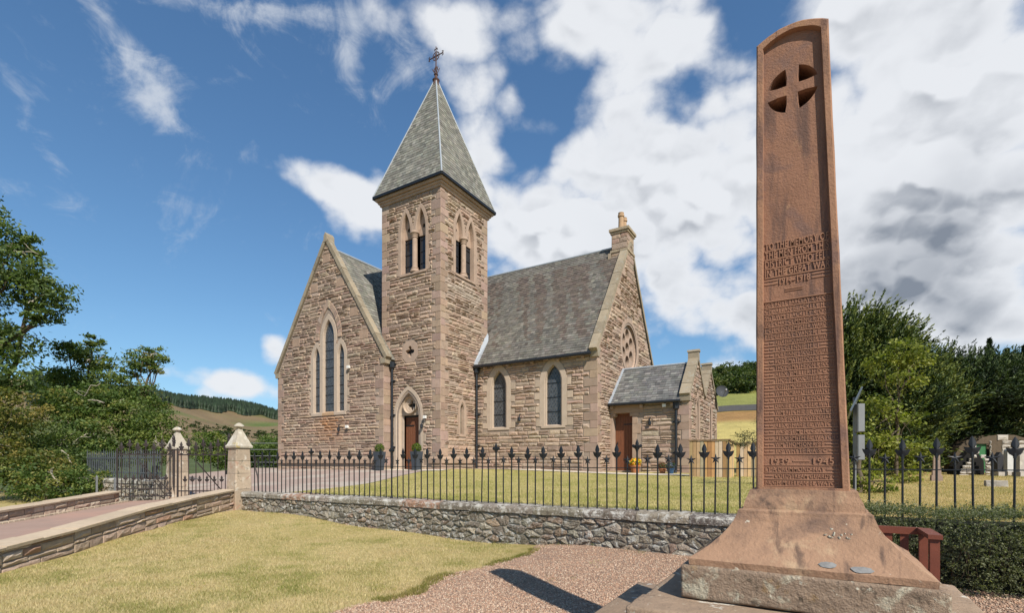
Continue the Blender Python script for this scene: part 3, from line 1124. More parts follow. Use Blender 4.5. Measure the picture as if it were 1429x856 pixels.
def belfry(fr, uc, v0=9.47):
    """pair of pointed openings with a round column between them"""
    def pair(w_half, off, vb, va_, mid):
        vs_ = 11.2
        R = lancet(uc + off, 2 * w_half, vb, vs_, va_)
        L = lancet(uc - off, 2 * w_half, vb, vs_, va_)
        # right arch from right spring over the apex to its left spring, then the left arch
        return [(uc - off - w_half, vb), (uc + off + w_half, vb)] + R[2:] + L[2:]
    inner = pair(0.245, 0.425, v0, 12.08, 0)
    outer = pair(0.425, 0.425, v0 - 0.06, 12.30, 0)
    mb = MB()
    ring_surround(mb, fr, inner, outer, 0.02, 0.26, cham=0.03)
    ex = [outer] + tabs(mb, fr, uc - 0.85, uc + 0.85, v0 - 0.05, 11.3, int(uc * 10), wid=0.10, hh=0.3)
    o = mb.build('belfry_window', 'ashlar', church)
    for s in (-1, 1):
        h = MB()
        c = uc + s * 0.425
        head = [p for p in lancet(c, 0.52, 11.02, 11.2, 12.10)]
        hole = circle(c, 11.42, 0.085, 14)
        backing(h, fr, head, [hole], d=-0.20)
        n = len(hole)
        h.add([fr(u, v, -0.20) for u, v in hole] + [fr(u, v, -0.28) for u, v in hole],
              [(i, (i + 1) % n, (i + 1) % n + n, i + n) for i in range(n)])
        h.add([fr(c - 0.26, 11.02, -0.20), fr(c + 0.26, 11.02, -0.20), fr(c + 0.26, 11.02, -0.28), fr(c - 0.26, 11.02, -0.28)], [(0, 1, 2, 3)])
        h.build('head_stone', 'ashlar', o)
        p = MB()
        backing(p, fr, lancet(c, 0.50, v0, 11.2, 12.08), d=-0.25)
        for k in range(3):
            p.bar(fr(c - 0.245, v0 + 0.4 + k * 0.5, -0.235), fr(c + 0.245, v0 + 0.4 + k * 0.5, -0.235), 0.03, 0.03)
        for e in (-0.22, 0.22):
            p.bar(fr(c + e, v0, -0.238), fr(c + e, 11.1, -0.238), 0.025, 0.025)
        p.build('pane', 'dark_glass', o)
    cmb = MB()
    ctr = fr(uc, 0, -0.10)
    cmb.lathe(ctr.x, ctr.y, [(0.20, v0), (0.20, v0 + 0.08), (0.15, v0 + 0.13), (0.17, v0 + 0.17), (0.115, v0 + 0.22), (0.110, 10.92), (0.14, 10.95),
                             (0.12, 10.98), (0.17, 11.08), (0.21, 11.12), (0.21, 11.21)], 16)
    cmb.build('column', 'ashlar', o, smooth=False)
    s = MB()
    sec = [(-0.30, v0 + 0.06), (0.05, v0 - 0.03), (0.05, v0 - 0.12), (-0.30, v0 - 0.12)]
    vs_ = [fr(uc - 0.74, v, d) for d, v in sec] + [fr(uc + 0.74, v, d) for d, v in sec]
    s.add(vs_, [(0, 1, 5, 4), (1, 2, 6, 5), (2, 3, 7, 6), (0, 3, 2, 1), (4, 5, 6, 7)])
    s.build('sill', 'ashlar', o)
    ex.append(rect(uc - 0.75, uc + 0.75, v0 - 0.13, v0))
    return inner, ex


def plinth(mb, fr, u0, u1, top=1.58, proud=0.07, seed=3, skip=()):
    rnd = random.Random(seed)
    u = u0
    while u < u1 - 0.02:
        t = min(u1, u + rnd.uniform(0.5, 0.9))
        if u1 - t < 0.3:
            t = u1
        if not any(a < (u + t) / 2 < b for a, b in skip):
            g = 1 + rnd.uniform(-0.22, 0.1)
            sec = [(-0.02, 1.30), (proud, 1.30), (proud, top - 0.08), (0.0, top)]
            vs_ = [fr(u + 0.004, v, d) for d, v in sec] + [fr(t - 0.004, v, d) for d, v in sec]
            mb.add(vs_, [(0, 1, 5, 4), (1, 2, 6, 5), (2, 3, 7, 6), (0, 3, 2, 1), (4, 5, 6, 7)], (g, g * 0.98, g * 0.95))
        u = t


# front face
door_uc = -14.93 - TX0
b_in, b_ex = belfry(FT, -14.65 - TX0)
ex = list(b_ex)
holes = [b_in]
# doorway
d_in, d_out = lancet(door_uc, 1.16, GZ, 3.30, 4.33), lancet(door_uc, 1.68, GZ, 3.30, 4.62)
mb = MB()
ring_surround(mb, FT, d_in, d_out, 0.025, 0.34, cham=0.12)
ex += [d_out] + tabs(mb, FT, door_uc - 0.84, door_uc + 0.84, GZ, 3.3, 5, wid=0.12, hh=0.34)
for s in (-1, 1):
    block(mb, Frame(FT(0, 0, -0.20), FT.U, FT.V, FT.N), door_uc + s * 0.515 - 0.075, door_uc + s * 0.515 + 0.075, GZ, 3.38, 0.01)
entrance = mb.build('doorway', 'cream_stone', church)
tym = MB()
qf = quatrefoil(door_uc + 0.04, 3.80, 0.23)
backing(tym, FT, lancet(door_uc, 1.18, 3.38, 3.40, 4.34), [qf], d=-0.17)
n = len(qf)
tym.add([FT(u, v, -0.17) for u, v in qf] + [FT(u, v, -0.30) for u, v in qf], [(i, (i + 1) % n, (i + 1) % n + n, i + n) for i in range(n)])
cin, cout = circle(door_uc + 0.04, 3.80, 0.27), circle(door_uc + 0.04, 3.80, 0.36)
ring_surround(tym, FT, cin, cout, -0.145, 0.17)
tym.add([FT(u, v, d) for u, v, d in ((door_uc - 0.6, 3.38, -0.17), (door_uc + 0.6, 3.38, -0.17), (door_uc + 0.6, 3.38, -0.34), (door_uc - 0.6, 3.38, -0.34))], [(0, 1, 2, 3)])
tym.build('tympanum', 'cream_stone', entrance)
v_ = MB()
backing(v_, FT, lancet(door_uc, 1.16, 3.3, 3.40, 4.33), d=-0.31)
v_.build('tympanum_glass', 'dark_glass', entrance)
holes.append(d_in)


def plank_door(fr, u0, u1, v0, v1, d, seed, hinge_left=True):
    mb = MB()
    rnd = random.Random(seed)
    u = u0
    while u < u1 - 0.01:
        t = min(u1, u + 0.11)
        if u1 - t < 0.05:
            t = u1
        block(mb, Frame(fr(0, 0, d), fr.U, fr.V, fr.N), u + 0.002, t - 0.002, v0, v1, 0.012 * rnd.uniform(0.7, 1.2), (1, 1, 1), bev=0.006)
        u = t
    o = mb.build('door', 'door_wood', church)
    h = MB()
    for v in (v0 + 0.45, v1 - 0.45):
        a, b = (u0 + 0.02, u0 + 0.55 * (u1 - u0)) if hinge_left else (u1 - 0.02, u1 - 0.55 * (u1 - u0))
        h.bar(fr(a, v, d + 0.022), fr(b, v, d + 0.022), 0.012, 0.05)
    h.build('strap_hinge', 'black_iron', o)
    k = MB()
    uk = u1 - 0.1 if hinge_left else u0 + 0.1
    c = fr(uk, (v0 + v1) / 2 - 0.05, d + 0.05)
    k.tube([fr(uk, (v0 + v1) / 2 - 0.05, d + 0.01), c], 0.025, 8)
    k.tube([c - fr.V * 0.07, c + fr.V * 0.07], 0.014, 6)
    k.build('door_handle', 'black_iron', o)
    return o


plank_door(FT, door_uc - 0.45, door_uc + 0.45, 0.98, 3.39, -0.34, 2)
# quatrefoil panel
pan = MB()
qu, qv = -14.83 - TX0, 6.08
qo = [(qu - 0.22, qv - 0.46), (qu + 0.22, qv - 0.46), (qu + 0.44, qv - 0.22), (qu + 0.44, qv + 0.22), (qu + 0.22, qv + 0.46), (qu - 0.22, qv + 0.46),
      (qu - 0.44, qv + 0.22), (qu - 0.44, qv - 0.22)]
qh = quatrefoil(qu, qv, 0.25)
backing(pan, FT, qo, [qh], d=0.016)
n = len(qh)
pan.add([FT(u, v, 0.016) for u, v in qh] + [FT(u, v, -0.14) for u, v in qh], [(i, (i + 1) % n, (i + 1) % n + n, i + n) for i in range(n)])
n = len(qo)
pan.add([FT(u, v, 0.016) for u, v in qo] + [FT(u, v, -0.02) for u, v in qo], [(i, (i + 1) % n, (i + 1) % n + n, i + n) for i in range(n)])
pp = pan.build('quatrefoil_panel', 'ashlar', church)
v_ = MB()
backing(v_, FT, rect(qu - 0.28, qu + 0.28, qv - 0.28, qv + 0.28), d=-0.14)
v_.build('quatrefoil_glass', 'dark_glass', pp)
ex.append(qo)
holes.append(circle(qu, qv, 0.3, 16))
ex += quoins(mbQ, FT, tw, -1, GZ, TZ1, 31, start=0) + quoins(mbQ, FT, 0, 1, 5.4, TZ1, 32)
pl_ex = rect(0, tw, GZ, 1.58)
plinth(mbQ, FT, 0, tw, skip=[(door_uc - 0.84, door_uc + 0.84)])
outer = rect(0, tw, GZ, TZ1)
backing(mbB, FT, outer, holes, d=-0.005)
fill_stones(mbS, FT, outer, ex + [rect(-0.1, tw + 0.1, 1.30, 1.58)], GZ, TZ1, seed=41, hh=(0.085, 0.195))
# right face
b_in, b_ex = belfry(RT, 1.68)
ex = list(b_ex)
s_in, s_ex = lancet_window(RT, 17.46 - TY0, 0.24, 2.55, 3.62, 3.90, 0.17, 'ashlar', 'green_glass', tab=0.08, seed=8, bars=2)
ex += s_ex + quoins(mbQ, RT, 0, 1, GZ, TZ1, 33, start=1) + quoins(mbQ, RT, tl, -1, 5.6, TZ1, 34)
plinth(mbQ, RT, 0, 2.5, seed=6)
outer = rect(0, tl, GZ, TZ1)
backing(mbB, RT, outer, [b_in, s_in], d=-0.005)
fill_stones(mbS, RT, outer, ex + [rect(-0.1, 2.5, 1.30, 1.58)], GZ, TZ1, seed=42, hh=(0.085, 0.195), stain=pale_bloom)
# left and back faces
for fr, w_, sd in ((LT, tl, 43), (BT, tw, 44)):
    outer = rect(0, w_, GZ, TZ1)
    b_in, b_ex = belfry(fr, w_ / 2)
    backing(mbB, fr, outer, [b_in], d=-0.005)
    fill_stones(mbS, fr, rect(0, w_, 5.5, TZ1), b_ex, 5.5, TZ1, seed=sd, hh=(0.085, 0.195))
tower = mbS.build('tower_wall', 'rubble', church)
mbB.build('wall_core', 'mortar', tower)
mbQ.build('quoins', 'ashlar', tower)

# cornice and eaves
mb = MB()
for (o_, z0, z1) in ((0.06, 12.70, 12.80), (0.12, 12.80, 12.86), (0.10, 12.86, 12.90), (0.20, 12.90, 13.0)):
    a, b, c, d = TX0 - o_, TX1 + o_, TY0 - o_, TY1 + o_
    p = o_ - 0.07
    mb.add([(a, c, z0), (b, c, z0), (b, d, z0), (a, d, z0), (a - 0.02, c - 0.02, z1), (b + 0.02, c - 0.02, z1), (b + 0.02, d + 0.02, z1), (a - 0.02, d + 0.02, z1)],
           [(0, 3, 2, 1), (4, 5, 6, 7), (0, 1, 5, 4), (1, 2, 6, 5), (2, 3, 7, 6), (3, 0, 4, 7)])
mb.build('cornice', 'ashlar', church)
EX0, EX1, EY0, EY1, EZ = -16.77, -12.88, 15.73, 19.67, 13.10
APEX = Vector(((EX0 + EX1) / 2, (EY0 + EY1) / 2, 18.95))
mb = MB()
for (p0, p1) in (((EX0, EY0), (EX1, EY0)), ((EX1, EY0), (EX1, EY1)), ((EX1, EY1), (EX0, EY1)), ((EX0, EY1), (EX0, EY0))):
    mb.bar((*p0, EZ - 0.05), (*p1, EZ - 0.05), 0.10, 0.10)
mb.box(EX0 + 0.06, EX1 - 0.06, EY0 + 0.06, EY1 - 0.06, 13.003, 13.06)
mb.build('tower_gutter', 'black_iron', church)


def slope_frame(pl, pr, top):
    pl, pr, top = Vector(pl), Vector(pr), Vector(top)
    U = (pr - pl).normalized()
    t = top - pl
    V = (t - U * t.dot(U))
    L = V.length
    V.normalize()
    return Frame(pl, U, V, U.cross(V)), (pr - pl).length, L


mb, core = MB(), MB()
cs = [(EX0, EY0, EZ), (EX1, EY0, EZ), (EX1, EY1, EZ), (EX0, EY1, EZ)]
for i in range(4):
    fr, w_, L = slope_frame(cs[i], cs[(i + 1) % 4], APEX)
    poly = [(0, 0), (w_, 0), (w_ / 2, L)]
    fill_slates(mb, fr, poly, 0, L, exp=0.155, wid=(0.14, 0.24), pal=PAL_SPIRE, seed=60 + i, lift=0.016)
    backing(core, fr, poly, d=-0.004, tone=(0.15, 0.15, 0.12))
spire = mb.build('spire_roof', 'slate', church)
core.build('roof_core', 'slate', spire)
mb = MB()
for c in cs:
    mb.tube([c, tuple(APEX)], [0.035, 0.03], 6)
mb.build('hip_flashing', 'lead', spire)
# wrought iron cross on the tip
mb = MB()
ax, ay, azp = APEX
mb.lathe(ax, ay, [(0.16, azp - 0.42), (0.13, azp - 0.2), (0.17, azp - 0.12), (0.08, azp - 0.06), (0.06, azp + 0.1), (0.10, azp + 0.13), (0.04, azp + 0.2)], 10)
mb.tube([(ax, ay, azp), (ax, ay, azp + 1.42)], [0.035, 0.02], 6)
CZ = azp + 0.98
mb.tube([(ax - 0.42, ay, CZ), (ax + 0.42, ay, CZ)], 0.022, 6)
for s in (-1, 1):
    for k in (-1, 1):
        mb.tube([(ax + s * 0.36, ay, CZ), (ax + s * 0.43, ay, CZ + k * 0.07), (ax + s * 0.35, ay, CZ + k * 0.10)], 0.018, 5)
        mb.tube([(ax, ay, azp + 1.28), (ax + k * 0.07, ay, azp + 1.33), (ax + k * 0.09, ay, azp + 1.25)], 0.018, 5)
        mb.tube([(ax + s * 0.03, ay, azp + 0.12), (ax + s * 0.12, ay + 0.05 * k, azp + 0.32), (ax + s * 0.03, ay, azp + 0.5)], 0.016, 5)
        mb.tube([(ax + s * 0.12, ay + 0.05 * k, azp + 0.3), (ax + s * 0.17, ay + 0.06 * k, azp + 0.42)], 0.014, 5)
ringp = [(ax + 0.19 * math.cos(t), ay, CZ + 0.19 * math.sin(t)) for t in [2 * math.pi * i / 20 for i in range(21)]]
mb.tube(ringp, 0.016, 5, caps=False)
for t in range(4):
    a = math.pi / 4 + t * math.pi / 2
    rp = [(ax + 0.12 * math.cos(a) + 0.055 * math.cos(q), ay, CZ + 0.12 * math.sin(a) + 0.055 * math.sin(q)) for q in [2 * math.pi * i / 10 for i in range(11)]]
    mb.tube(rp, 0.011, 4, caps=False)
mb.build('iron_cross', 'rust_iron', spire)

# --- transept gable with three lancets
GX0, GX1, GY = -23.40, -15.94, 15.55
GW = GX1 - GX0
G = Frame((GX0, GY, 0), (1, 0, 0), (0, 0, 1), (0, -1, 0))
gm = GW / 2
mbB, mbS, mbQ = MB(), MB(), MB()
g_out = [(0, GZ), (GW, GZ), (GW, 5.85), (gm, 11.72), (0, 5.85)]
ex, holes = [], []
ctr_u = -19.52 - GX0
specs = [(ctr_u - 0.85, 0.40, 6.25, 6.80), (ctr_u, 0.72, 7.2, 8.03), (ctr_u + 0.85, 0.40, 6.25, 6.80)]
mb = MB()
rings = []
for (uc, w_, vs_, va) in specs:
    inn = lancet(uc, w_, 3.68, vs_, va)
    sw = 0.225
    out = lancet(uc, w_ + 2 * sw, 3.66, vs_, va + sw * 1.25)
    ring_surround(mb, G, inn, out, 0.02 if w_ > 0.5 else 0.017, 0.13, cham=0.035)
    holes.append(inn)
    ex.append(out)
ex += tabs(mb, G, specs[0][0] - 0.425, specs[2][0] + 0.425, 3.68, 6.3, 9, wid=0.12, hh=0.34)
win = mb.build('triple_lancet_window', 'cream_stone', church)
for (uc, w_, vs_, va) in specs:
    g = MB()
    backing(g, G, lancet(uc, w_, 3.68, vs_, va), d=-0.11)
    g.build('pane', 'leaded_glass', win)
b = MB()
for (uc, w_, vs_, va) in specs:
    v = 4.1
    while v < vs_ + 0.2:
        b.bar(G(uc - w_ / 2, v, -0.10), G(uc + w_ / 2, v, -0.10), 0.016, 0.016)
        v += 0.42
b.build('saddle_bar', 'pipe_iron', win)
s = MB()
sec = [(-0.12, 3.74), (0.05, 3.66), (0.05, 3.54), (-0.12, 3.54)]
for (a_, b__) in ((specs[0][0] - 0.36, specs[1][0] - 0.42), (specs[1][0] - 0.42, specs[1][0] + 0.42), (specs[1][0] + 0.42, specs[2][0] + 0.36)):
    vs_ = [G(a_ + 0.004, v, d) for d, v in sec] + [G(b__ - 0.004, v, d) for d, v in sec]
    tone = (0.95, 0.78, 0.6) if a_ > specs[0][0] and b__ < specs[2][0] else (1, 1, 1)
    s.add(vs_, [(0, 1, 5, 4), (1, 2, 6, 5), (2, 3, 7, 6), (0, 3, 2, 1), (4, 5, 6, 7)], tone)
s.build('sill', 'cream_stone', win)
ex.append(rect(specs[0][0] - 0.37, specs[2][0] + 0.37, 3.53, 3.67))
# relieving arch of voussoirs over the middle light
va_in, va_out = lancet(ctr_u, 1.34, 7.0, 7.15, 8.62, 11), lancet(ctr_u, 1.86, 7.0, 7.15, 8.98, 11)
vm_ = MB()
rnd = random.Random(5)
for i in range(2, len(va_in) - 1):
    p = [va_in[i], va_out[i], va_out[i + 1], va_in[i + 1]]
    cu, cv = sum(q[0] for q in p) / 4, sum(q[1] for q in p) / 4
    p = [(cu + (q[0] - cu) * 0.92, cv + (q[1] - cv) * 0.92) for q in p]
    vm_.prism(G, p, -0.01, rnd.uniform(0.03, 0.05), pick(PAL_CHURCH, rnd))
vm_.build('relieving_arch', 'rubble', church)
ex.append(va_out)
# gable filling between window head and relieving arch keeps its small stones
ex += quoins(mbQ, G, GW, -1, GZ, 5.8, 51) + quoins(mbQ, G, 0, 1, GZ, 5.8, 52)
plinth(mbQ, G, 0, GW, seed=12)
for (u, v) in ((gm - 1.15, 9.75), (gm + 1.2, 9.7), (gm + 2.1, 8.2), (gm - 0.25, 11.0), (gm - 2.5, 7.3), (gm + 2.75, 7.1)):
    if u < gm:
        p = rect(u, u + 0.5, v - 0.25, v + 0.15)
    else:
        p = rect(u - 0.5, u, v - 0.25, v + 0.15)
    block(mbQ, G, p[0][0], p[1][0], p[0][1], p[2][1], 0.012, (0.95, 0.9, 0.85))
    ex.append(p)
backing(mbB, G, g_out, holes, d=-0.005)
fill_stones(mbS, G, g_out, ex + [rect(-0.1, GW + 0.1, 1.30, 1.58)], GZ, 11.7, seed=45, stain=rust)
# return wall to the tower and the hidden flank
RG = Frame((GX1, GY, 0), (0, 1, 0), (0, 0, 1), (1, 0, 0))
backing(mbB, RG, rect(0, 0.5, GZ, 5.85), d=-0.005)
quoins(mbQ, RG, 0, 1, GZ, 5.8, 53, wid=(0.44, 0.42))
LG = Frame((GX0, 26.4, 0), (0, -1, 0), (0, 0, 1), (-1, 0, 0))
lw = 26.4 - GY
backing(mbB, LG, rect(0, lw, GZ, 5.85), d=-0.005)
fill_stones(mbS, LG, rect(0, lw, GZ, 5.8), quoins(mbQ, LG, lw, -1, GZ, 5.8, 54), GZ, 5.8, seed=46, ll=(0.4, 0.9))
transept = mbS.build('gable_wall', 'rubble', church)
mbB.build('wall_core', 'mortar', transept)
mbQ.build('quoins', 'ashlar', transept)
mb = MB()
skew(mb, G, (-0.12, 5.80), (gm, 11.74), 0.17, -0.24, 0.07, seed=3)
skew(mb, G, (GW + 0.12, 5.80), (gm, 11.74), 0.17, -0.24, 0.07, seed=4)
mb.prism(G, [(gm - 0.12, 11.72), (gm + 0.12, 11.72), (gm + 0.10, 12.02), (gm, 12.16), (gm - 0.10, 12.02)], -0.36, 0.085)
for s_, u in ((-1, 0), (1, GW)):
    mb.prism(G, [(u - 0.13, 5.62), (u + 0.13, 5.62), (u + 0.16, 5.86), (u - 0.16, 5.86)], -0.36, 0.06)
mb.build('skew_coping', 'skew_stone', church)
TS = 1.43
mb, core = MB(), MB()
RZT = 11.50
rx = GX0 + gm
for sgn in (1, -1):
    ex_ = rx + sgn * (gm + 0.26)
    ez = RZT - TS * (gm + 0.26)
    if sgn > 0:
        fr, w_, L = slope_frame((ex_, 15.77, ez), (ex_, 22.6, ez), (rx, 15.77, RZT))
    else:
        fr, w_, L = slope_frame((ex_, 26.0, ez), (ex_, 15.77, ez), (rx, 26.0, RZT))
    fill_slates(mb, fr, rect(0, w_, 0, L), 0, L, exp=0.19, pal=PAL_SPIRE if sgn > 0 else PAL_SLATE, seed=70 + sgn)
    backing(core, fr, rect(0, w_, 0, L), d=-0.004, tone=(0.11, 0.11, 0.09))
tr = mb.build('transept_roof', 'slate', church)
core.build('roof_core', 'slate', tr)
mb = MB()
mb.tube([(rx, 15.77, RZT + 0.02), (rx, 22.45, RZT + 0.02)], 0.06, 8)
mb.build('ridge', 'lead', tr)

# --- nave
NX1, NY0, NY1 = -7.31, 18.5, 26.4
NF = Frame((TX1, NY0, 0), (1, 0, 0), (0, 0, 1), (0, -1, 0))
NW = NX1 - TX1
mbB, mbS, mbQ = MB(), MB(), MB()
ex, holes = [], []
for xc, sd in ((-11.93, 21), (-9.26, 22)):
    i_, e_ = lancet_window(NF, xc - TX1, 0.72, 2.86, 4.65, 5.36, 0.27, 'cream_stone', 'leaded_glass', depth=0.19, tab=0.20, seed=sd, cham=0.05, bars=3)
    holes.append(i_)
    ex += e_
ex += quoins(mbQ, NF, NW, -1, GZ, 5.7, 55, wid=(0.34, 0.62))
outer = rect(0, NW, GZ, 5.72)
backing(mbB, NF, outer, holes, d=-0.005)
fill_stones(mbS, NF, outer, ex, GZ, 5.70, seed=47, hh=(0.12, 0.24), ll=(0.25, 0.7))
nave_front = mbS.build('nave_wall', 'rubble', church)
mbB.build('wall_core', 'mortar', nave_front)
mbQ.build('quoins', 'ashlar', nave_front)
# corbel stones under the gutter
mb = MB()
for x in (-12.6, -11.4, -10.2, -9.0, -7.9):
    mb.box(x - 0.06, x + 0.06, NY0 - 0.16, NY0 + 0.02, 5.50, 5.66)
mb.build('eaves_corbel', 'ashlar', church)

N3 = Frame((NX1, NY0, 0), (0, 1, 0), (0, 0, 1), (1, 0, 0))
nw = NY1 - NY0
nm = nw / 2
mbB, mbS, mbQ = MB(), MB(), MB()
g_out = [(0, GZ), (nw, GZ), (nw, 5.75), (nm, 11.2), (0, 5.75)]
rc, rr = (nm, 6.62), 1.02
rin, rout = circle(*rc, rr, 36), circle(*rc, rr + 0.27, 36)
mb = MB()
ring_surround(mb, N3, rin, rout, 0.02, 0.30, cham=0.10)
rose = mb.build('rose_window', 'ashlar', church)
ph = [circle(rc[0] + 0.62 * math.cos(math.pi / 2 + k * math.pi / 3), rc[1] + 0.62 * math.sin(math.pi / 2 + k * math.pi / 3), 0.265, 16) for k in range(6)]
ph.append(circle(*rc, 0.25, 16))
tr_ = MB()
backing(tr_, N3, circle(*rc, rr + 0.03, 36), ph, d=-0.12)
for h in ph:
    n = len(h)
    tr_.add([N3(u, v, -0.12) for u, v in h] + [N3(u, v, -0.28) for u, v in h], [(i, (i + 1) % n, (i + 1) % n + n, i + n) for i in range(n)])
tr_.build('tracery', 'ashlar', rose)
g = MB()
backing(g, N3, rin, d=-0.285)
g.build('pane', 'dark_glass', rose)
ex = [rout] + quoins(mbQ, N3, 0, 1, GZ, 5.75, 56, wid=(0.36, 0.2)) + quoins(mbQ, N3, nw, -1, 3, 5.75, 57)
for (u, v) in ((nm + 1.55, 8.7), (nm - 1.5, 8.8), (nm + 2.6, 7.2), (nm - 0.85, 9.9)):
    p = rect(u - 0.3, u + 0.2, v - 0.2, v + 0.15)
    block(mbQ, N3, p[0][0], p[1][0], p[0][1], p[2][1], 0.012)
    ex.append(p)
backing(mbB, N3, g_out, [rin], d=-0.005)
fill_stones(mbS, N3, g_out, ex, GZ, 11.2, seed=48, hh=(0.085, 0.195))
ng = mbS.build('nave_gable_wall', 'rubble', church)
mbB.build('wall_core', 'mortar', ng)
mbQ.build('quoins', 'ashlar', ng)
mb = MB()
skew(mb, N3, (-0.16, 5.70), (nm, 11.40), 0.17, -0.27, 0.06, seed=6)
skew(mb, N3, (nw + 0.16, 5.70), (nm, 11.40), 0.17, -0.27, 0.06, seed=7)
for u in (0, nw):
    mb.prism(N3, [(u - 0.10, 5.50), (u + 0.10, 5.50), (u + 0.17, 5.86), (u - 0.17, 5.86)], -0.27, 0.05)
mb.build('skew_coping', 'skew_stone', church)
NRZ, NS = 11.36, 1.36
ry = NY0 + nm
mb, core = MB(), MB()


def stain(u, v, c, rnd):
    k = noise.noise(Vector((u * 3.2 + v * 1.0, v * 0.20, 3.3))) * 0.7 + noise.noise(Vector((u * 0.6, v * 0.25, 7.7))) * 0.55 + rnd.uniform(-0.16, 0.16)
    k2 = noise.noise(Vector((u * 0.5, v * 0.7, 9.1)))
    if k > 0.06 and 0.8 < v < 6.2:
        return (c[0] * 0.86, c[1] * 0.75, c[2] * 0.72)
    if k2 > 0.25:
        return (c[0] * 1.14, c[1] * 1.13, c[2] * 1.1)
    return c


for sgn in (-1, 1):
    ey = ry + sgn * (nm + 0.22)
    ez = NRZ - NS * (nm + 0.22)
    if sgn < 0:
        fr, w_, L = slope_frame((-19.6, ey, ez), (NX1 - 0.24, ey, ez), (-19.6, ry, NRZ))
    else:
        fr, w_, L = slope_frame((NX1 - 0.24, ey, ez), (-23.6, ey, ez), (NX1 - 0.24, ry, NRZ))
    if sgn < 0:
        poly = [(3.0, 0), (w_, 0), (w_, L), (0, L), (0, L * 0.5)]
        fill_slates(mb, fr, rect(2.9, w_, 0, L), 0, L, exp=0.150, wid=(0.13, 0.22), pal=PAL_SLATE, seed=80, streak=stain)
        backing(core, fr, rect(2.9, w_, 0, L), d=-0.004, tone=(0.10, 0.095, 0.085))
        fill_slates(mb, fr, rect(0, 2.9, L * 0.6, L), L * 0.6, L, exp=0.185, pal=PAL_SLATE, seed=82)
        backing(core, fr, rect(0, 2.9, L * 0.6, L), d=-0.004, tone=(0.10, 0.095, 0.085))
    else:
        backing(core, fr, rect(0, w_, 0, L), d=0.01, tone=(0.11, 0.105, 0.09))
nr = mb.build('nave_roof', 'slate', church)
core.build('roof_core', 'slate', nr)
mb = MB()
mb.tube([(-19.6, ry, NRZ + 0.02), (NX1 - 0.24, ry, NRZ + 0.02)], 0.055, 8)
mb.build('ridge', 'lead', nr)
# lead flashing where the nave roof meets the tower
mb = MB()
e0 = NY0 - 0.22
zf = lambda y: NRZ - NS * (ry - y)
mb.add([(TX1 + 0.002, e0, zf(e0) + 0.05), (TX1 + 0.24, e0, zf(e0) + 0.035), (TX1 + 0.20, e0 + 0.9, zf(e0 + 0.9) + 0.04), (TX1 + 0.06, TY1 + 0.02, zf(TY1) + 0.05),
        (TX1 + 0.004, TY1 + 0.02, zf(TY1) + 0.20), (TX1 + 0.004, e0 + 0.9, zf(e0 + 0.9) + 0.22)], [(0, 1, 2, 5), (5, 2, 3, 4)])
mb.build('lead_flashing', 'lead', nr)
mb = MB()
mb.tube([(TX1 + 0.03, NY0 - 0.25, 5.62), (NX1 - 0.20, NY0 - 0.25, 5.62)], 0.065, 8)
mb.tube([(GX1 + 0.28, 15.95, 5.62), (GX1 + 0.28, 16.0, 5.62)], 0.06, 8)
mb.build('gutter', 'pipe_iron', church)

# chimney on the nave gable
mb = MB()
CF = Frame((NX1 - 0.78, 0, 0), (1, 0, 0), (0, 0, 1), (0, -1, 0))
cx0, cx1, cy0, cy1 = NX1 - 0.70, NX1 + 0.035, 21.98, 22.92
cmat = MB()
cr = Frame((cx1, cy0, 0), (0, 1, 0), (0, 0, 1), (1, 0, 0))
cf = Frame((cx0, cy0, 0), (1, 0, 0), (0, 0, 1), (0, -1, 0))
cl = Frame((cx0, cy1, 0), (0, -1, 0), (0, 0, 1), (-1, 0, 0))
cb = Frame((cx1, cy1, 0), (-1, 0, 0), (0, 0, 1), (0, 1, 0))
for fr, w_, sd in ((cr, cy1 - cy0, 1), (cf, cx1 - cx0, 2), (cl, cy1 - cy0, 3), (cb, cx1 - cx0, 4)):
    fill_stones(cmat, fr, rect(0, w_, 9.6, 11.86), [], 9.6, 11.86, hh=(0.2, 0.3), ll=(0.35, 0.6), proud=(0.01, 0.02), seed=90 + sd, split=0)
    backing(cmat, fr, rect(0, w_, 9.6, 11.86), d=-0.006, tone=(0.24, 0.19, 0.14))
for (o_, z0, z1) in ((0.05, 10.95, 11.05), (0.05, 11.80, 11.90), (0.10, 11.90, 12.02)):
    cmat.box(cx0 - o_, cx1 + o_, cy0 - o_, cy1 + o_, z0, z1, (0.36, 0.29, 0.20))
# stepped shoulder on the roof side
cmat.box(cx0 - 0.16, cx0 - 0.013, cy0 - 0.05, cy1 + 0.05, 9.9, 10.95, (0.33, 0.26, 0.18))
chim = cmat.build('chimney', 'rubble', church)
for (x, y, h) in ((cx0 + 0.36, cy0 + 0.26, 0.80), (cx0 + 0.36, cy0 + 0.68, 0.74)):
    p = MB()
    p.lathe(x, y, [(0.15, 12.02), (0.15, 12.08), (0.125, 12.12), (0.115, 12.02 + h * 0.75), (0.15, 12.02 + h * 0.78), (0.15, 12.02 + h * 0.88), (0.12, 12.02 + h * 0.9), (0.135, 12.02 + h), (0.09, 12.02 + h), (0.085, 12.1)], 14)
    p.build('chimney_pot', 'pot_stone', chim)

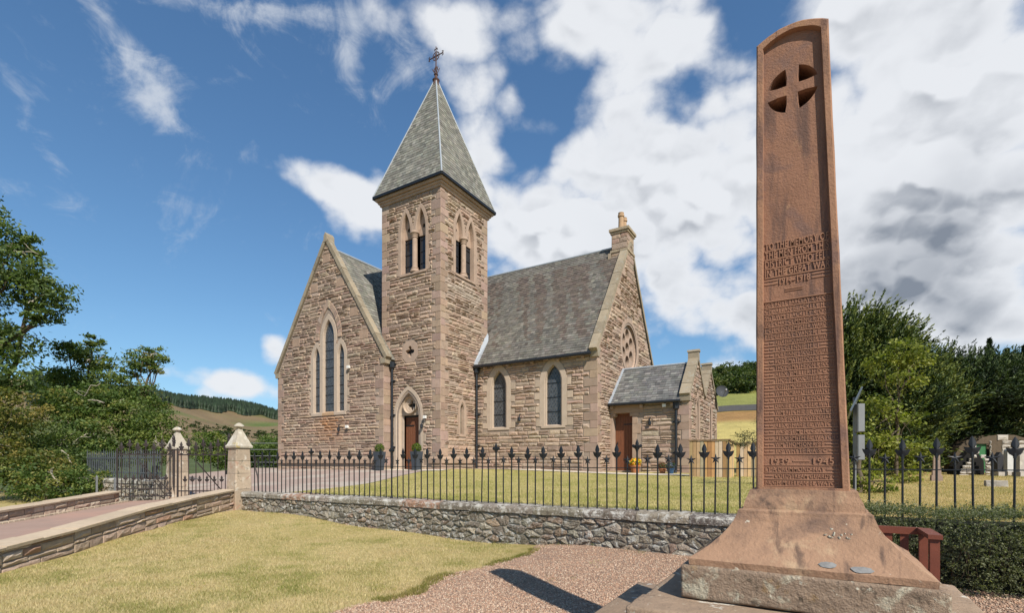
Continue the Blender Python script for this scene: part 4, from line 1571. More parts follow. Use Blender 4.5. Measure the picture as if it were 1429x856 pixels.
# --- porch range with two small gables
PX1, PY0 = -4.13, 19.85
PF = Frame((NX1, PY0, 0), (1, 0, 0), (0, 0, 1), (0, -1, 0))
PW = PX1 - NX1
mbB, mbS, mbQ = MB(), MB(), MB()
PR = Frame((PX1, PY0, 0), (0, 1, 0), (0, 0, 1), (1, 0, 0))
dl, dr, dtop = -7.17 - NX1, -6.36 - NX1, 3.36
hole = [(dl, GZ), (dr, GZ), (dr, dtop - 0.16), (dr - 0.10, dtop - 0.10), (dr - 0.10, dtop), (dl + 0.10, dtop), (dl + 0.10, dtop - 0.10), (dl, dtop - 0.16)]
block(mbQ, PF, 0.0, dl - 0.002, GZ, dtop - 0.15, 0.014)
for (v0, v1, w_) in ((GZ, 1.5, 0.2), (1.5, 1.95, 0.34), (1.95, 2.5, 0.2), (2.5, 2.9, 0.36), (2.9, dtop - 0.15, 0.22)):
    block(mbQ, PF, dr + 0.002, dr + w_, v0 + 0.004, v1 - 0.004, 0.014, (0.95, 0.92, 0.88))
block(mbQ, PF, 0.0, dr + 0.45, dtop + 0.004, 3.72, 0.016, (0.9, 0.86, 0.8))
for a_, b__ in ((0.0, dl + 0.10), (dr - 0.10, dr + 0.30)):
    block(mbQ, PF, a_, b__, dtop - 0.146, dtop - 0.002, 0.015, (0.92, 0.88, 0.83))
# reveal
n = len(hole)
mbQ.add([PF(u, v, 0.0) for u, v in hole] + [PF(u, v, -0.30) for u, v in hole], [(i, (i + 1) % n, (i + 1) % n + n, i + n) for i in range(1, n)])
ex = [rect(-0.1, dr + 0.38, GZ - 0.1, dtop), rect(-0.1, dr + 0.46, dtop - 0.16, 3.73)] + quoins(mbQ, PF, PW, -1, GZ, 3.9, 58, wid=(0.3, 0.45))
outer = rect(0, PW, GZ, 3.92)
backing(mbB, PF, outer, [hole], d=-0.005)
fill_stones(mbS, PF, outer, ex, GZ, 3.90, hh=(0.12, 0.24), ll=(0.3, 0.8), seed=49, pal=PAL_CHURCH + [(0.36, 0.29, 0.21), (0.38, 0.30, 0.22)])
ex, holes = [], []
for yc, sd in ((21.45, 3), (24.35, 4)):
    i_, e_ = lancet_window(PR, yc - PY0, 0.30, 2.3, 3.55, 3.95, 0.20, 'ashlar', 'leaded_glass', tab=0.12, seed=sd, bars=2)
    holes.append(i_)
    ex += e_
y1, ym1, yv, ym2, ye = 0.0, 1.55, 3.05, 4.40, 6.2
g_out = [(0, GZ), (ye, GZ), (ye, 3.9), (ym2, 5.45), (yv, 4.05), (ym1, 5.5), (0, 3.9)]
ex += quoins(mbQ, PR, 0, 1, GZ, 3.9, 59, wid=(0.24, 0.4)) + quoins(mbQ, PR, ye, -1, GZ, 3.9, 60, wid=(0.24, 0.4))
backing(mbB, PR, g_out, holes, d=-0.005)
fill_stones(mbS, PR, g_out, ex, GZ, 5.5, hh=(0.11, 0.2), seed=50, pal=PAL_CHURCH + [(0.40, 0.34, 0.27)])
pw_ = mbS.build('porch_wall', 'rubble', church)
mbB.build('wall_core', 'mortar', pw_)
mbQ.build('quoins', 'ashlar', pw_)
plank_door(PF, dl + 0.002, dr - 0.002, 0.99, dtop, -0.30, 4, False)
mb = MB()
mb.box(-7.28, -6.2, PY0 - 0.42, PY0 - 0.01, 0.80, 1.0)
mb.build('door_step', 'ashlar', church)
mb = MB()
for (a, b_) in (((-0.10, 3.86), (ym1, 5.52)), ((yv, 4.06), (ym1, 5.52)), ((yv, 4.06), (ym2, 5.46)), ((ye + 0.1, 3.86), (ym2, 5.46))):
    skew(mb, PR, a, b_, 0.15, -0.34, 0.05, seg=0.6, seed=int(a[0] * 10) + 20)
for u, v in ((ym1, 5.5), (ym2, 5.44)):
    mb.prism(PR, [(u - 0.13, v), (u + 0.13, v), (u + 0.13, v + 0.36), (u - 0.13, v + 0.36)], -0.35, 0.06)
    mb.prism(PR, [(u - 0.16, v + 0.363), (u + 0.16, v + 0.363), (u + 0.12, v + 0.45), (u - 0.12, v + 0.45)], -0.38, 0.09)
mb.prism(PR, [(-0.10, 3.70), (0.12, 3.70), (0.16, 3.92), (-0.14, 3.92)], -0.34, 0.04)
mb.build('skew_coping', 'skew_stone', church)
mb, core = MB(), MB()
for (ya, za, yb, zb, sd) in ((PY0 - 0.24, 3.70, PY0 + ym1, 5.42, 1), (PY0 + yv, 4.0, PY0 + ym1, 5.42, 2), (PY0 + yv, 4.0, PY0 + ym2, 5.36, 3), (PY0 + ye + 0.2, 3.7, PY0 + ym2, 5.36, 4)):
    xa, xb = (NX1 + 0.04, PX1 - 0.32)
    if yb > ya:
        fr, w_, L = slope_frame((xa, ya, za), (xb, ya, za), (xa, yb, zb))
    else:
        fr, w_, L = slope_frame((xb, ya, za), (xa, ya, za), (xb, yb, zb))
    fill_slates(mb, fr, rect(0, w_, 0, L), 0, L, exp=0.16, wid=(0.15, 0.26), pal=PAL_PORCH, seed=100 + sd)
    backing(core, fr, rect(0, w_, 0, L), d=-0.004, tone=(0.12, 0.12, 0.11))
pr = mb.build('porch_roof', 'slate', church)
core.build('roof_core', 'slate', pr)
mb = MB()
mb.tube([(NX1 + 0.04, PY0 + ym1, 5.44), (PX1 - 0.32, PY0 + ym1, 5.44)], 0.045, 8)
mb.build('ridge', 'lead', pr)
mb = MB()
mb.bar((NX1 + 0.06, PY0 - 0.24, 3.75), (NX1 + 0.06, PY0 + ym1, 5.47), 0.10, 0.03)
mb.build('lead_flashing', 'lead', pr)
mb = MB()
mb.tube([(NX1 + 0.02, PY0 - 0.27, 3.70), (PX1 - 0.28, PY0 - 0.27, 3.70)], 0.06, 8)
mb.build('gutter', 'pipe_iron', church)
mb = MB()
for x in (NX1 + 0.12, NX1 + 1.35, PX1 - 0.62):
    mb.box(x - 0.06, x + 0.06, PY0 - 0.14, PY0 + 0.01, 3.52, 3.66)
mb.build('eaves_corbel', 'ashlar', church)
mb = MB()
mb.box(NX1 - 0.05, NX1 + 0.42, 22.55, 22.75, 5.52, 5.66)
mb.build('roof_outlet', 'door_wood', church)


def downpipe(x, y, z0, z1, brk, yw):
    mb = MB()
    mb.tube([(x, y, z0 + 0.12), (x, y, z1)], 0.05, 10)
    mb.tube([(x, y, z0 + 0.14), (x, y - 0.12, z0 + 0.02)], 0.05, 8)
    mb.tube([(x, y, z1), (x, y, z1 + 0.06), (x, y, z1 + 0.3)], [0.055, 0.12, 0.13], 8)
    o = mb.build('downpipe', 'pipe_iron', church)
    for z in brk:
        b = MB()
        b.tube([(x, y, z - 0.05), (x, y, z + 0.05)], 0.072, 10)
        b.box(x - 0.13, x + 0.13, y + 0.03, yw, z - 0.03, z + 0.03)
        b.build('bracket', 'pipe_iron', o)


downpipe(-15.79, 15.90, 0.9, 5.42, (2.0, 3.4, 4.9), 15.99)
downpipe(-13.02, 18.36, 0.9, 5.30, (2.1, 3.5, 4.8), 18.49)
downpipe(-4.60, 19.74, 0.88, 3.35, (1.7, 2.9), 19.84)

# small fittings on the walls
for (x, y, z) in ((-18.05, 15.50, 5.65), (-18.15, 15.50, 2.95), (-13.92, 15.95, 3.22), (-5.05, 19.78, 3.55)):
    mb = MB()
    mb.box(x - 0.07, x + 0.07, y - 0.10, y - 0.02, z - 0.05, z + 0.07)
    mb.box(x - 0.03, x + 0.03, y - 0.02, y + 0.06, z - 0.03, z + 0.03)
    mb.build('security_lamp', 'white_plastic', church)
for (x, y, z) in ((-18.7, 15.50, 2.95), (-14.08, 15.95, 2.95), (-10.82, 18.45, 3.28), (-5.62, 19.80, 3.0)):
    mb = MB()
    mb.tube([(x, y + 0.04, z + 0.12), (x, y - 0.05, z + 0.10), (x, y - 0.06, z - 0.02)], 0.022, 6)
    mb.lathe(x, y - 0.06, [(0.02, z), (0.06, z - 0.03), (0.06, z - 0.16), (0.03, z - 0.2)], 8)
    mb.build('wall_lantern', 'pipe_iron', church)
# satellite dish on the second porch gable
mb = MB()
dc = Vector((PX1 + 0.34, 25.45, 4.72))
dn = Vector((0.45, -0.82, 0.32)).normalized()
du = dn.cross(Vector((0, 0, 1))).normalized()
dv = du.cross(dn)
vs_, fs_ = [dc - dn * 0.07], []
K = 20
for r_i, (r_, off) in enumerate(((0.12, -0.055), (0.22, -0.03), (0.29, 0.0))):
    for k in range(K):
        a = 2 * math.pi * k / K
        vs_.append(dc + du * r_ * math.cos(a) + dv * r_ * 1.06 * math.sin(a) + dn * off)
for k in range(K):
    fs_.append((0, 1 + k, 1 + (k + 1) % K))
    for r_i in range(2):
        a, b_ = 1 + r_i * K + k, 1 + r_i * K + (k + 1) % K
        fs_.append((a, b_, b_ + K, a + K))
mb.add(vs_, fs_)
dish = mb.build('satellite_dish', 'dish_grey', church)
mb = MB()
mb.tube([dc - dv * 0.29, dc + dn * 0.42 - dv * 0.15], 0.012, 6)
mb.tube([dc + dn * 0.36 - dv * 0.15, dc + dn * 0.48 - dv * 0.15], 0.035, 8)
mb.tube([dc - dn * 0.07, dc - dn * 0.16 - dv * 0.02, (PX1 + 0.02, 25.75, 4.55)], 0.025, 6)
mb.build('dish_arm', 'metal_grey', dish)
# ------------------------------------------------------------------ ground
def S01(t):
    t = np.clip(t, 0, 1)
    return t * t * (3 - 2 * t)


def z_front(x, y):
    z = 0.15 * S01((-6.5 - x) / 4.5) * S01((y - 1.2) / 3.0)
    z = z - 0.04 * np.exp(-((x + 5.2) / 2.0) ** 2) * S01((y - 4.5) / 2.0)
    z = z + 0.05 * S01((y - 4.8) / 2.0) * S01((x + 4.0) / 1.2)
    z = z + 0.012 * np.sin(x * 2.1 + 1.3 * y) + 0.010 * np.sin(3.1 * y - 1.7 * x)
    return z


def z_in(x, y):
    s = np.interp(x, [-13, -8, -4, 3], [0.052, 0.034, 0.027, 0.021])
    z1 = 0.57 + s * (y - 7.3)
    z2 = 0.32 + 0.083 * (y - 7.3)
    t = S01((-10.8 - x) / 1.6)
    z = z1 * (1 - t) + z2 * t
    z = np.minimum(z, np.where(y > 14, 1.02 + 0.004 * (y - 14), 1.02))
    return z + 0.010 * np.sin(1.3 * x + 0.7 * y)


def sheet(name, xs, ys, zf, mat, keep=None, dz=0.0):
    X, Y = np.meshgrid(xs, ys)
    Z = zf(X, Y) + dz
    V = np.stack([X, Y, Z], -1).reshape(-1, 3)
    nx, ny = len(xs), len(ys)
    i = np.arange(nx - 1)[None, :] + nx * np.arange(ny - 1)[:, None]
    F = np.stack([i, i + 1, i + 1 + nx, i + nx], -1).reshape(-1, 4)
    if keep is not None:
        c = V[F].mean(1)
        F = F[keep(c[:, 0], c[:, 1])]
    o = indexed(name, V, F, np.ones((len(V), 3)), mat)
    o.data.polygons.foreach_set('use_smooth', [True] * len(o.data.polygons))
    return struct(o)


NEAR_A, NEAR_B = Vector((-5.49, -1.5)), Vector((-12.25, 6.98))
nd = (NEAR_B - NEAR_A).normalized()


def grass_edge(y):
    return -3.52 + 0.07 * np.sin(2.3 * y) + 0.05 * np.sin(5.1 * y + 1) - 0.12 * S01((y - 5.6) / 1.4)


sheet('lawn', np.linspace(-30, -3.0, 180), np.linspace(-8, 7.25, 110), z_front, 'lawn_ground')
sheet('gravel_path', np.concatenate([[-3.52], np.linspace(-3.4, 9, 90)]), np.linspace(-8, 7.25, 110), z_front, 'gravel_bed', dz=-0.012 + 0.02)
FORE = lambda x, y: (x < np.interp(y, [7.3, 9.0, 11.5, 13.5, 15.0, 17.0], [-11.2, -11.6, -12.3, -13.0, -13.4, -13.4])) & (x > -26)
sheet('church_lawn', np.linspace(-24, 30, 200), np.concatenate([np.linspace(7.28, 20, 60), np.linspace(20.4, 46, 30)]), z_in, 'church_lawn_ground')
sheet('graveyard_grass', np.concatenate([[0.45], np.linspace(0.7, 30, 90)]), np.linspace(7.3, 40, 90), z_in, 'graveyard_ground', dz=0.008)
sheet('forecourt', np.linspace(-26, -11, 150), np.linspace(7.3, 17.0, 90), z_in, 'paving', keep=FORE, dz=0.012)
sheet('gravel_strip', np.linspace(-13.3, -3.6, 60), np.linspace(17.75, 18.6, 8), z_in, 'pale_gravel', dz=0.02)
sheet('gravel_strip', np.linspace(-16.4, -12.6, 40), np.linspace(15.35, 16.1, 8), z_in, 'pale_gravel', dz=0.02)


# driveway ramp
def far_pt(t):
    return (-15.72 + 0.63 * t, 5.88 - 0.776 * t)


mb = MB()
cs = [((-9.7, -1.5), (-5.5, -1.5), -0.02), (far_pt(5.1), (-8.3, 1.94), 0.10), (far_pt(3.0), (-9.9, 3.9), 0.17), (far_pt(0.0), (-11.9, 6.5), 0.28),
      ((-15.3, 6.9), (-12.2, 7.05), 0.315), ((-15.3, 7.5), (-12.0, 7.5), 0.345)]
rows = []
for i in range(len(cs) - 1):
    (l0, r0, z0), (l1, r1, z1) = cs[i], cs[i + 1]
    for k in range(6):
        f = k / 6
        rows.append(((l0[0] + (l1[0] - l0[0]) * f, l0[1] + (l1[1] - l0[1]) * f), (r0[0] + (r1[0] - r0[0]) * f, r0[1] + (r1[1] - r0[1]) * f), z0 + (z1 - z0) * f))
rows.append(cs[-1])
vs, fs = [], []
for l, r, z in rows:
    vs += [(l[0], l[1], z), (r[0], r[1], z)]
for i in range(len(rows) - 1):
    fs.append((2 * i, 2 * i + 1, 2 * i + 3, 2 * i + 2))
mb.add(vs, fs)
struct(mb.build('driveway', 'tarmac'))
# pale kerb setts on the far edge of the driveway
mb = MB()
rnd = random.Random(3)
for k in range(70):
    t = k * 0.125
    x, y = far_pt(t)
    z = np.interp(t, [0, 3, 5.1, 8.8], [0.28, 0.17, 0.10, -0.02])
    n0 = Vector((0.776, 0.63, 0))
    a = Vector((x, y, z)) + n0 * 0.22
    b = a + Vector((0.63, -0.776, 0)) * 0.105
    g = rnd.uniform(0.7, 1.1)
    mb.bar(a + Vector((0, 0, 0.01)), b + Vector((0, 0, 0.01)), 0.10, 0.05, (g, g, g))
struct(mb.build('kerb', 'ramp_coping'))


# ------------------------------------------------------------------ ramp walls
def ramp_wall(name, pts, normal, label, seed):
    """pts: list of (x, y, z_top, z_base) along the visible face"""
    o = thing(name, (pts[0][0], pts[0][1], pts[0][3]), label, 'wall', 'low walls along the driveway ramp')
    st, core, cop = MB(), MB(), MB()
    N = Vector((*normal, 0))
    rnd = random.Random(seed)
    for i in range(len(pts) - 1):
        p, q = pts[i], pts[i + 1]
        a, b = Vector((p[0], p[1], p[2] - 0.06)), Vector((q[0], q[1], q[2] - 0.06))
        L = (b - a).length
        U = (b - a) / L
        if Vector((U.y, -U.x, 0)).dot(N) < 0:
            a, b, p, q = b, a, q, p
            U = -U
        fr = Frame(a, U, (0, 0, 1), N)
        poly = [(0, p[3] - 0.12 - a.z), (L, q[3] - 0.12 - b.z), (L, 0), (0, 0)]
        fill_stones(st, fr, poly, [], -0.84, 0.0, hh=(0.06, 0.15), ll=(0.22, 0.62), proud=(0.012, 0.035), pal=PAL_RAMP, seed=seed + i, split=0.3, gap=0.006, inset=0.010)
        backing(core, fr, poly, d=-0.005)
        fb = Frame(a - N * 0.28, U, (0, 0, 1), N)
        backing(core, fb, poly)
        u = 0.0
        while u < L - 0.02:
            w = rnd.uniform(0.5, 0.9)
            t = min(L, u + w)
            if L - t < 0.25:
                t = L
            g = rnd.uniform(0.88, 1.08)
            k = 0.052 * rnd.uniform(0.9, 1.15)
            prof = [(0.05, 0.004), (0.056, k - 0.012), (0.042, k), (-0.30, k), (-0.32, 0.004)]
            vs_ = [fr(u + 0.003, v, d) for d, v in prof] + [fr(t - 0.003, v, d) for d, v in prof]
            cop.add(vs_, [(0, 1, 6, 5), (1, 2, 7, 6), (2, 3, 8, 7), (3, 4, 9, 8), (4, 0, 5, 9), (4, 3, 2, 1, 0), (5, 6, 7, 8, 9)], (g, g * 0.985, g * 0.96))
            u = t
    st.build('wall_face', 'ramp_stone', o)
    core.build('wall_core', 'mortar', o)
    cop.build('coping', 'ramp_coping', o)
    return o


def near_pt(y):
    return NEAR_A.x + (y - NEAR_A.y) * (NEAR_B.x - NEAR_A.x) / (NEAR_B.y - NEAR_A.y)


ramp_wall('ramp_wall', [(near_pt(y), y, zt, float(z_front(near_pt(y), y))) for y, zt in ((-1.5, 0.16), (0.4, 0.235), (1.9, 0.325), (2.8, 0.39), (4.1, 0.525), (5.5, 0.61), (6.98, 0.665))],
          (nd.y, -nd.x), 'low sandstone wall with pale coping along the near side of the driveway, at the lawn', 200)
ramp_wall('ramp_wall', [(*far_pt(t), zt, zb) for t, zt, zb in ((9.4, 0.16, -0.1), (7.0, 0.25, 0.0), (5.1, 0.33, 0.06), (3.4, 0.41, 0.10), (1.6, 0.50, 0.2), (0.0, 0.575, 0.27))],
          (0.776, 0.63), 'low sandstone wall on the far side of the driveway, ending at the open left gate leaf', 230)

# ------------------------------------------------------------------ boundary wall with railings
WX0, WX1, WY = -12.05, 3.6, 7.05
wall = thing('rubble_wall', ((WX0 + WX1) / 2, WY, 0), 'grey rubble stone wall with lichened coping carrying the church railings', 'wall')
WF = Frame((WX0, WY, 0), (1, 0, 0), (0, 0, 1), (0, -1, 0))
mb, core = MB(), MB()
poly = rect(0, WX1 - WX0, -0.12, 0.475)
rubble_fill(mb, WF, 0, WX1 - WX0, -0.12, 0.477, 0.175, 0.10, PAL_WALL, 300, proud=(0.010, 0.040), gap=0.004)
backing(core, WF, poly, d=-0.004)
core.box(WX0, WX1, WY + 0.02, WY + 0.38, -0.12, 0.47)
wf = mb.build('wall_face', 'wall_rubble', wall)
core.build('wall_core', 'wall_mortar', wf)
rnd = random.Random(17)
x = WX0
ct = [(0.29, 0.25, 0.195), (0.25, 0.215, 0.165), (0.31, 0.265, 0.21), (0.22, 0.185, 0.145)]
while x < WX1 - 0.02:
    w = rnd.uniform(0.65, 1.05)
    t = min(WX1, x + w)
    c = pick(ct, rnd, 0.1)
    if abs((x + t) / 2 + 6.2) < 0.45 or abs((x + t) / 2 + 9.9) < 0.4:
        c = (0.37, 0.22, 0.15)
    if abs((x + t) / 2 + 0.95) < 0.35:
        c = (0.15, 0.125, 0.11)
    h0, h1 = 0.605 + rnd.uniform(-0.008, 0.008), 0.605 + rnd.uniform(-0.008, 0.008)
    mb = MB(c)
    prof = [(-0.045, 0.478), (-0.05, 0.555), (-0.025, 0.590), (0.05, 0.0), (0.40, 0.0), (0.44, 0.56), (0.44, 0.478)]
    n = len(prof)
    K = 5
    vs_ = []
    for k in range(K):
        f = k / (K - 1)
        xx = x + 0.004 + (t - x - 0.008) * f
        hz = h0 + (h1 - h0) * f + rnd.uniform(-0.004, 0.004)
        for (d, z) in prof:
            vs_.append((xx, WY + d + rnd.uniform(-0.005, 0.005), hz if z == 0.0 else z + rnd.uniform(-0.005, 0.005)))
    fs_ = []
    for k in range(K - 1):
        for i in range(n):
            j = (i + 1) % n
            fs_.append((k * n + i, k * n + j, (k + 1) * n + j, (k + 1) * n + i))
    fs_ += [tuple(range(n - 1, -1, -1)), tuple(range((K - 1) * n, K * n))]
    mb.add(vs_, fs_)
    mb.build('coping_stone', 'wall_coping', wall, recalc=True)
    x = t

RYY = 7.25
railing = thing('iron_railing', (-4.7, RYY, 0.6), 'black iron railing of alternating star and spear topped bars on the rubble wall', 'railing')


def leafplate(mb, outline, cz, ridge=0.013, edge=0.004, swap=False):
    """cast finial: outline (u, z) with a raised centre on both sides"""
    n = len(outline)
    m = (lambda u, d, z: (d, u, z)) if swap else (lambda u, d, z: (u, d, z))
    vs_ = [m(u, -edge, z) for u, z in outline] + [m(u, edge, z) for u, z in outline] + [m(0, -ridge, cz), m(0, ridge, cz)]
    fs_ = []
    for i in range(n):
        j = (i + 1) % n
        fs_ += [(i, j, 2 * n), (j + n, i + n, 2 * n + 1), (i, i + n, j + n, j)]
    mb.add(vs_, fs_)


def star_outline(cz, r, r2):
    return [((r if i % 2 == 0 else r2) * math.sin(math.pi * i / 5), cz + (r if i % 2 == 0 else r2) * math.cos(math.pi * i / 5)) for i in range(10)]


def sym(pts):
    return pts + [(-u, z) for u, z in reversed(pts) if abs(u) > 1e-6]


SPEAR = sym([(0, 0.990), (0.016, 0.962), (0.030, 0.925), (0.034, 0.90), (0.028, 0.880), (0.021, 0.868), (0.046, 0.862), (0.074, 0.874), (0.062, 0.838), (0.046, 0.806), (0.022, 0.788), (0.010, 0.775)])
FLEUR = sym([(0, 1.055), (0.014, 1.02), (0.026, 0.985), (0.016, 0.955), (0.040, 0.962), (0.060, 0.975), (0.078, 0.955), (0.062, 0.925), (0.040, 0.918), (0.022, 0.895), (0.014, 0.86)])


def bar_proto(kind):
    top = {'star': 0.73, 'spear': 0.80, 'post': 0.93}[kind]
    r = 0.016 if kind == 'post' else 0.0115
    mb = MB()
    if kind == 'post':
        mb.tube([(0, 0, -0.02), (0, 0, 0.02), (0, 0, 0.05), (0, 0, top)], [0.03, 0.028, r, r * 0.9], 8)
    else:
        mb.tube([(0, 0, -0.02), (0, 0, top)], r, 8)
    me_o = mb.build({'star': 'star_bar', 'spear': 'spear_bar', 'post': 'rail_post'}[kind], 'black_iron', None)
    f = MB()
    if kind == 'star':
        leafplate(f, star_outline(0.752, 0.072, 0.025), 0.752, 0.015)
        f.tube([(0, 0, 0.68), (0, 0, 0.79)], [0.013, 0.006], 6)
        nm_ = 'star'
    elif kind == 'spear':
        leafplate(f, SPEAR, 0.855, 0.020, 0.005)
        f.tube([(0, 0, 0.76), (0, 0, 0.80), (0, 0, 0.90)], [0.016, 0.015, 0.007], 6)
        nm_ = 'spear_head'
    else:
        leafplate(f, FLEUR, 0.95, 0.018, 0.005)
        leafplate(f, FLEUR, 0.95, 0.018, 0.005, swap=True)
        nm_ = 'fleur_finial'
    f.build(nm_, 'black_iron', me_o, local=True)
    return me_o


PROTO = {k: bar_proto(k) for k in ('star', 'spear', 'post')}
used = {k: False for k in PROTO}


def put_bar(kind, parent, lx, ly, lz, rotz=0.0):
    o = copy_tree(PROTO[kind], parent) if used[kind] else PROTO[kind]
    used[kind] = True
    o.parent = parent
    o.location = (lx, ly, lz)
    o.rotation_euler = (0, 0, rotz)
    return o


posts = [-2.25 + 2.48 * k for k in (-4, -3, -2, -1, 0, 1, 2)]
rnd = random.Random(9)
for px in posts:
    if px > -11.9:
        put_bar('post', railing, px + 4.7, 0, 0.005)
    for i in range(1, 16):
        bx = px + 2.48 * i / 16
        if -11.9 < bx < 3.3:
            put_bar('star' if i % 2 else 'spear', railing, bx + 4.7 + rnd.uniform(-0.007, 0.007), rnd.uniform(-0.004, 0.004), rnd.uniform(-0.014, 0.010), rnd.uniform(-0.15, 0.15)).rotation_euler.y = rnd.gauss(0, 0.009)
mb = MB()
mb.bar((-11.9, RYY, 1.235), (3.3, RYY, 1.225), 0.026, 0.012)
mb.build('top_rail', 'black_iron', railing)
# curved stay against the gate pillar
mb = MB()
mb.tube([(-11.80, RYY, 1.42), (-11.84, RYY, 1.2), (-11.72, RYY, 0.95), (-11.70, RYY, 0.62)], 0.016, 6)
mb.build('end_stay', 'worn_iron', railing)


# ------------------------------------------------------------------ gate pillars and gates
def pillar(x, y, z0, label, seed):
    o = thing('gate_pillar', (x, y, z0), label, 'gate pillar', 'stone gate pillars')
    mb = MB()
    rnd = random.Random(seed)
    zs = [z0 - 0.1, 0.66, 1.05, 1.36, 1.68]
    for i in range(4):
        f0, f1 = (zs[i] - zs[0]) / 1.6, (zs[i + 1] - zs[0]) / 1.6
        w0, w1 = 0.225 - 0.045 * f0, 0.225 - 0.045 * f1
        g = rnd.uniform(0.85, 1.12)
        z_a, z_b = zs[i] + 0.004, zs[i + 1] - 0.004
        c = 0.018
        ring = lambda w, z: [(x - w + c, y - w, z), (x + w - c, y - w, z), (x + w, y - w + c, z), (x + w, y + w - c, z), (x + w - c, y + w, z), (x - w + c, y + w, z), (x - w, y + w - c, z), (x - w, y - w + c, z)]
        vs_ = ring(w0, z_a) + ring(w1, z_b)
        mb.add(vs_, [(k, (k + 1) % 8, (k + 1) % 8 + 8, k + 8) for k in range(8)] + [tuple(range(8, 16)), tuple(range(7, -1, -1))], (g, g * 0.98, g * 0.95))
    mb.build('shaft', 'pillar_stone', o)
    cp = MB()
    prof = [(0.30, 1.68), (0.31, 1.73), (0.28, 1.755), (0.075, 2.13), (0.06, 2.16)]
    vs_, fs_ = [], []
    for r, z in prof:
        r *= 0.72
        vs_ += [(x - r, y - r, z), (x + r, y - r, z), (x + r, y + r, z), (x - r, y + r, z)]
    for i in range(len(prof) - 1):
        for k in range(4):
            fs_.append((i * 4 + k, i * 4 + (k + 1) % 4, i * 4 + 4 + (k + 1) % 4, i * 4 + 4 + k))
    fs_ += [(3, 2, 1, 0), tuple(range(len(vs_) - 4, len(vs_)))]
    cp.add(vs_, fs_)
    cap = cp.build('cap', 'pillar_cap', o)
    kb = MB()
    kb.lathe(x, y, [(0.05, 2.15), (0.06, 2.19), (0.11, 2.20), (0.125, 2.22), (0.10, 2.25), (0.055, 2.29), (0.02, 2.305)], 14)
    kb.build('finial', 'pillar_cap', cap, smooth=True)
    return o


p_near = pillar(-12.27, 7.10, 0.14, 'taller looking stone gate pillar with pyramid cap at the end of the railing wall', 1)
p_far = pillar(-15.05, 6.98, 0.28, 'stone gate pillar with pyramid cap behind the left gate leaf, nearest the trees', 2)
mb = MB()
mb.box(-12.56, -12.46, 6.92, 7.0, 1.02, 1.12)
mb.build('hinge_block', 'black_iron', p_near)


def gate_leaf(hx, hy, ex, ey, z0, label):
    L = math.hypot(ex - hx, ey - hy)
    ang = math.atan2(ey - hy, ex - hx)
    o = thing('iron_gate', (hx, hy, z0), label, 'gate', 'iron gate leaves')
    o.rotation_euler = (0, 0, ang)
    f = MB()
    f.tube([(0, 0, -0.02), (0, 0, 1.52)], 0.030, 8)
    f.lathe(0, 0, [(0.03, 1.52), (0.045, 1.54), (0.03, 1.57), (0.04, 1.62), (0.006, 1.72)], 8)
    f.tube([(L, 0, -0.04), (L, 0, 1.34)], 0.022, 8)
    for z in (0.06, 0.26, 1.17):
        f.bar((0, 0, z), (L, 0, z), 0.014, 0.030)
    f.build('frame', 'worn_iron', o, local=True)
    b = MB()
    b.bar((0.03, 0, 0.10), (L * 0.62, 0, 0.98), 0.012, 0.026)
    b.build('brace', 'worn_iron', o, local=True)
    n = 7
    for k in range(n):
        x = L * (k + 0.5) / n
        m = MB()
        h = 1.38 if k % 2 else 1.30
        m.tube([(0, 0, 0.04), (0, 0, h)], 0.0115, 6)
        leafplate(m, [(u * 0.95, (z - 0.775) + h - 0.01) for u, z in SPEAR], h + 0.08, 0.016)
        m.lathe(0, 0, [(0.012, 1.19), (0.026, 1.205), (0.012, 1.22)], 6)
        q = m.build('tall_bar', 'worn_iron', o, local=True)
        q.location = (x, 0, 0)
        if k < n - 1:
            m = MB()
            m.tube([(0, 0, 0.04), (0, 0, 0.50)], 0.010, 6)
            leafplate(m, [(u * 0.85, (z - 0.775) * 0.75 + 0.49) for u, z in SPEAR], 0.55, 0.014)
            q = m.build('dog_bar', 'worn_iron', o, local=True)
            q.location = (x + L * 0.5 / n, 0, 0)
    s = MB()
    for k in range(n):
        x = L * (k + 0.5) / n
        rp = [(x + 0.055 * math.cos(t), 0, 1.235 + 0.055 * math.sin(t)) for t in [2 * math.pi * i / 12 for i in range(13)]]
        s.tube(rp, 0.008, 4, caps=False)
    s.build('scroll_band', 'worn_iron', o, local=True)
    return o


gate_leaf(-14.86, 6.80, -15.72, 5.84, 0.36, 'black iron gate leaf swung open to the left, its foot by the far ramp wall')
gate_leaf(-12.58, 7.02, -13.70, 6.36, 0.34, 'black iron gate leaf hinged on the pillar at the end of the railing wall')

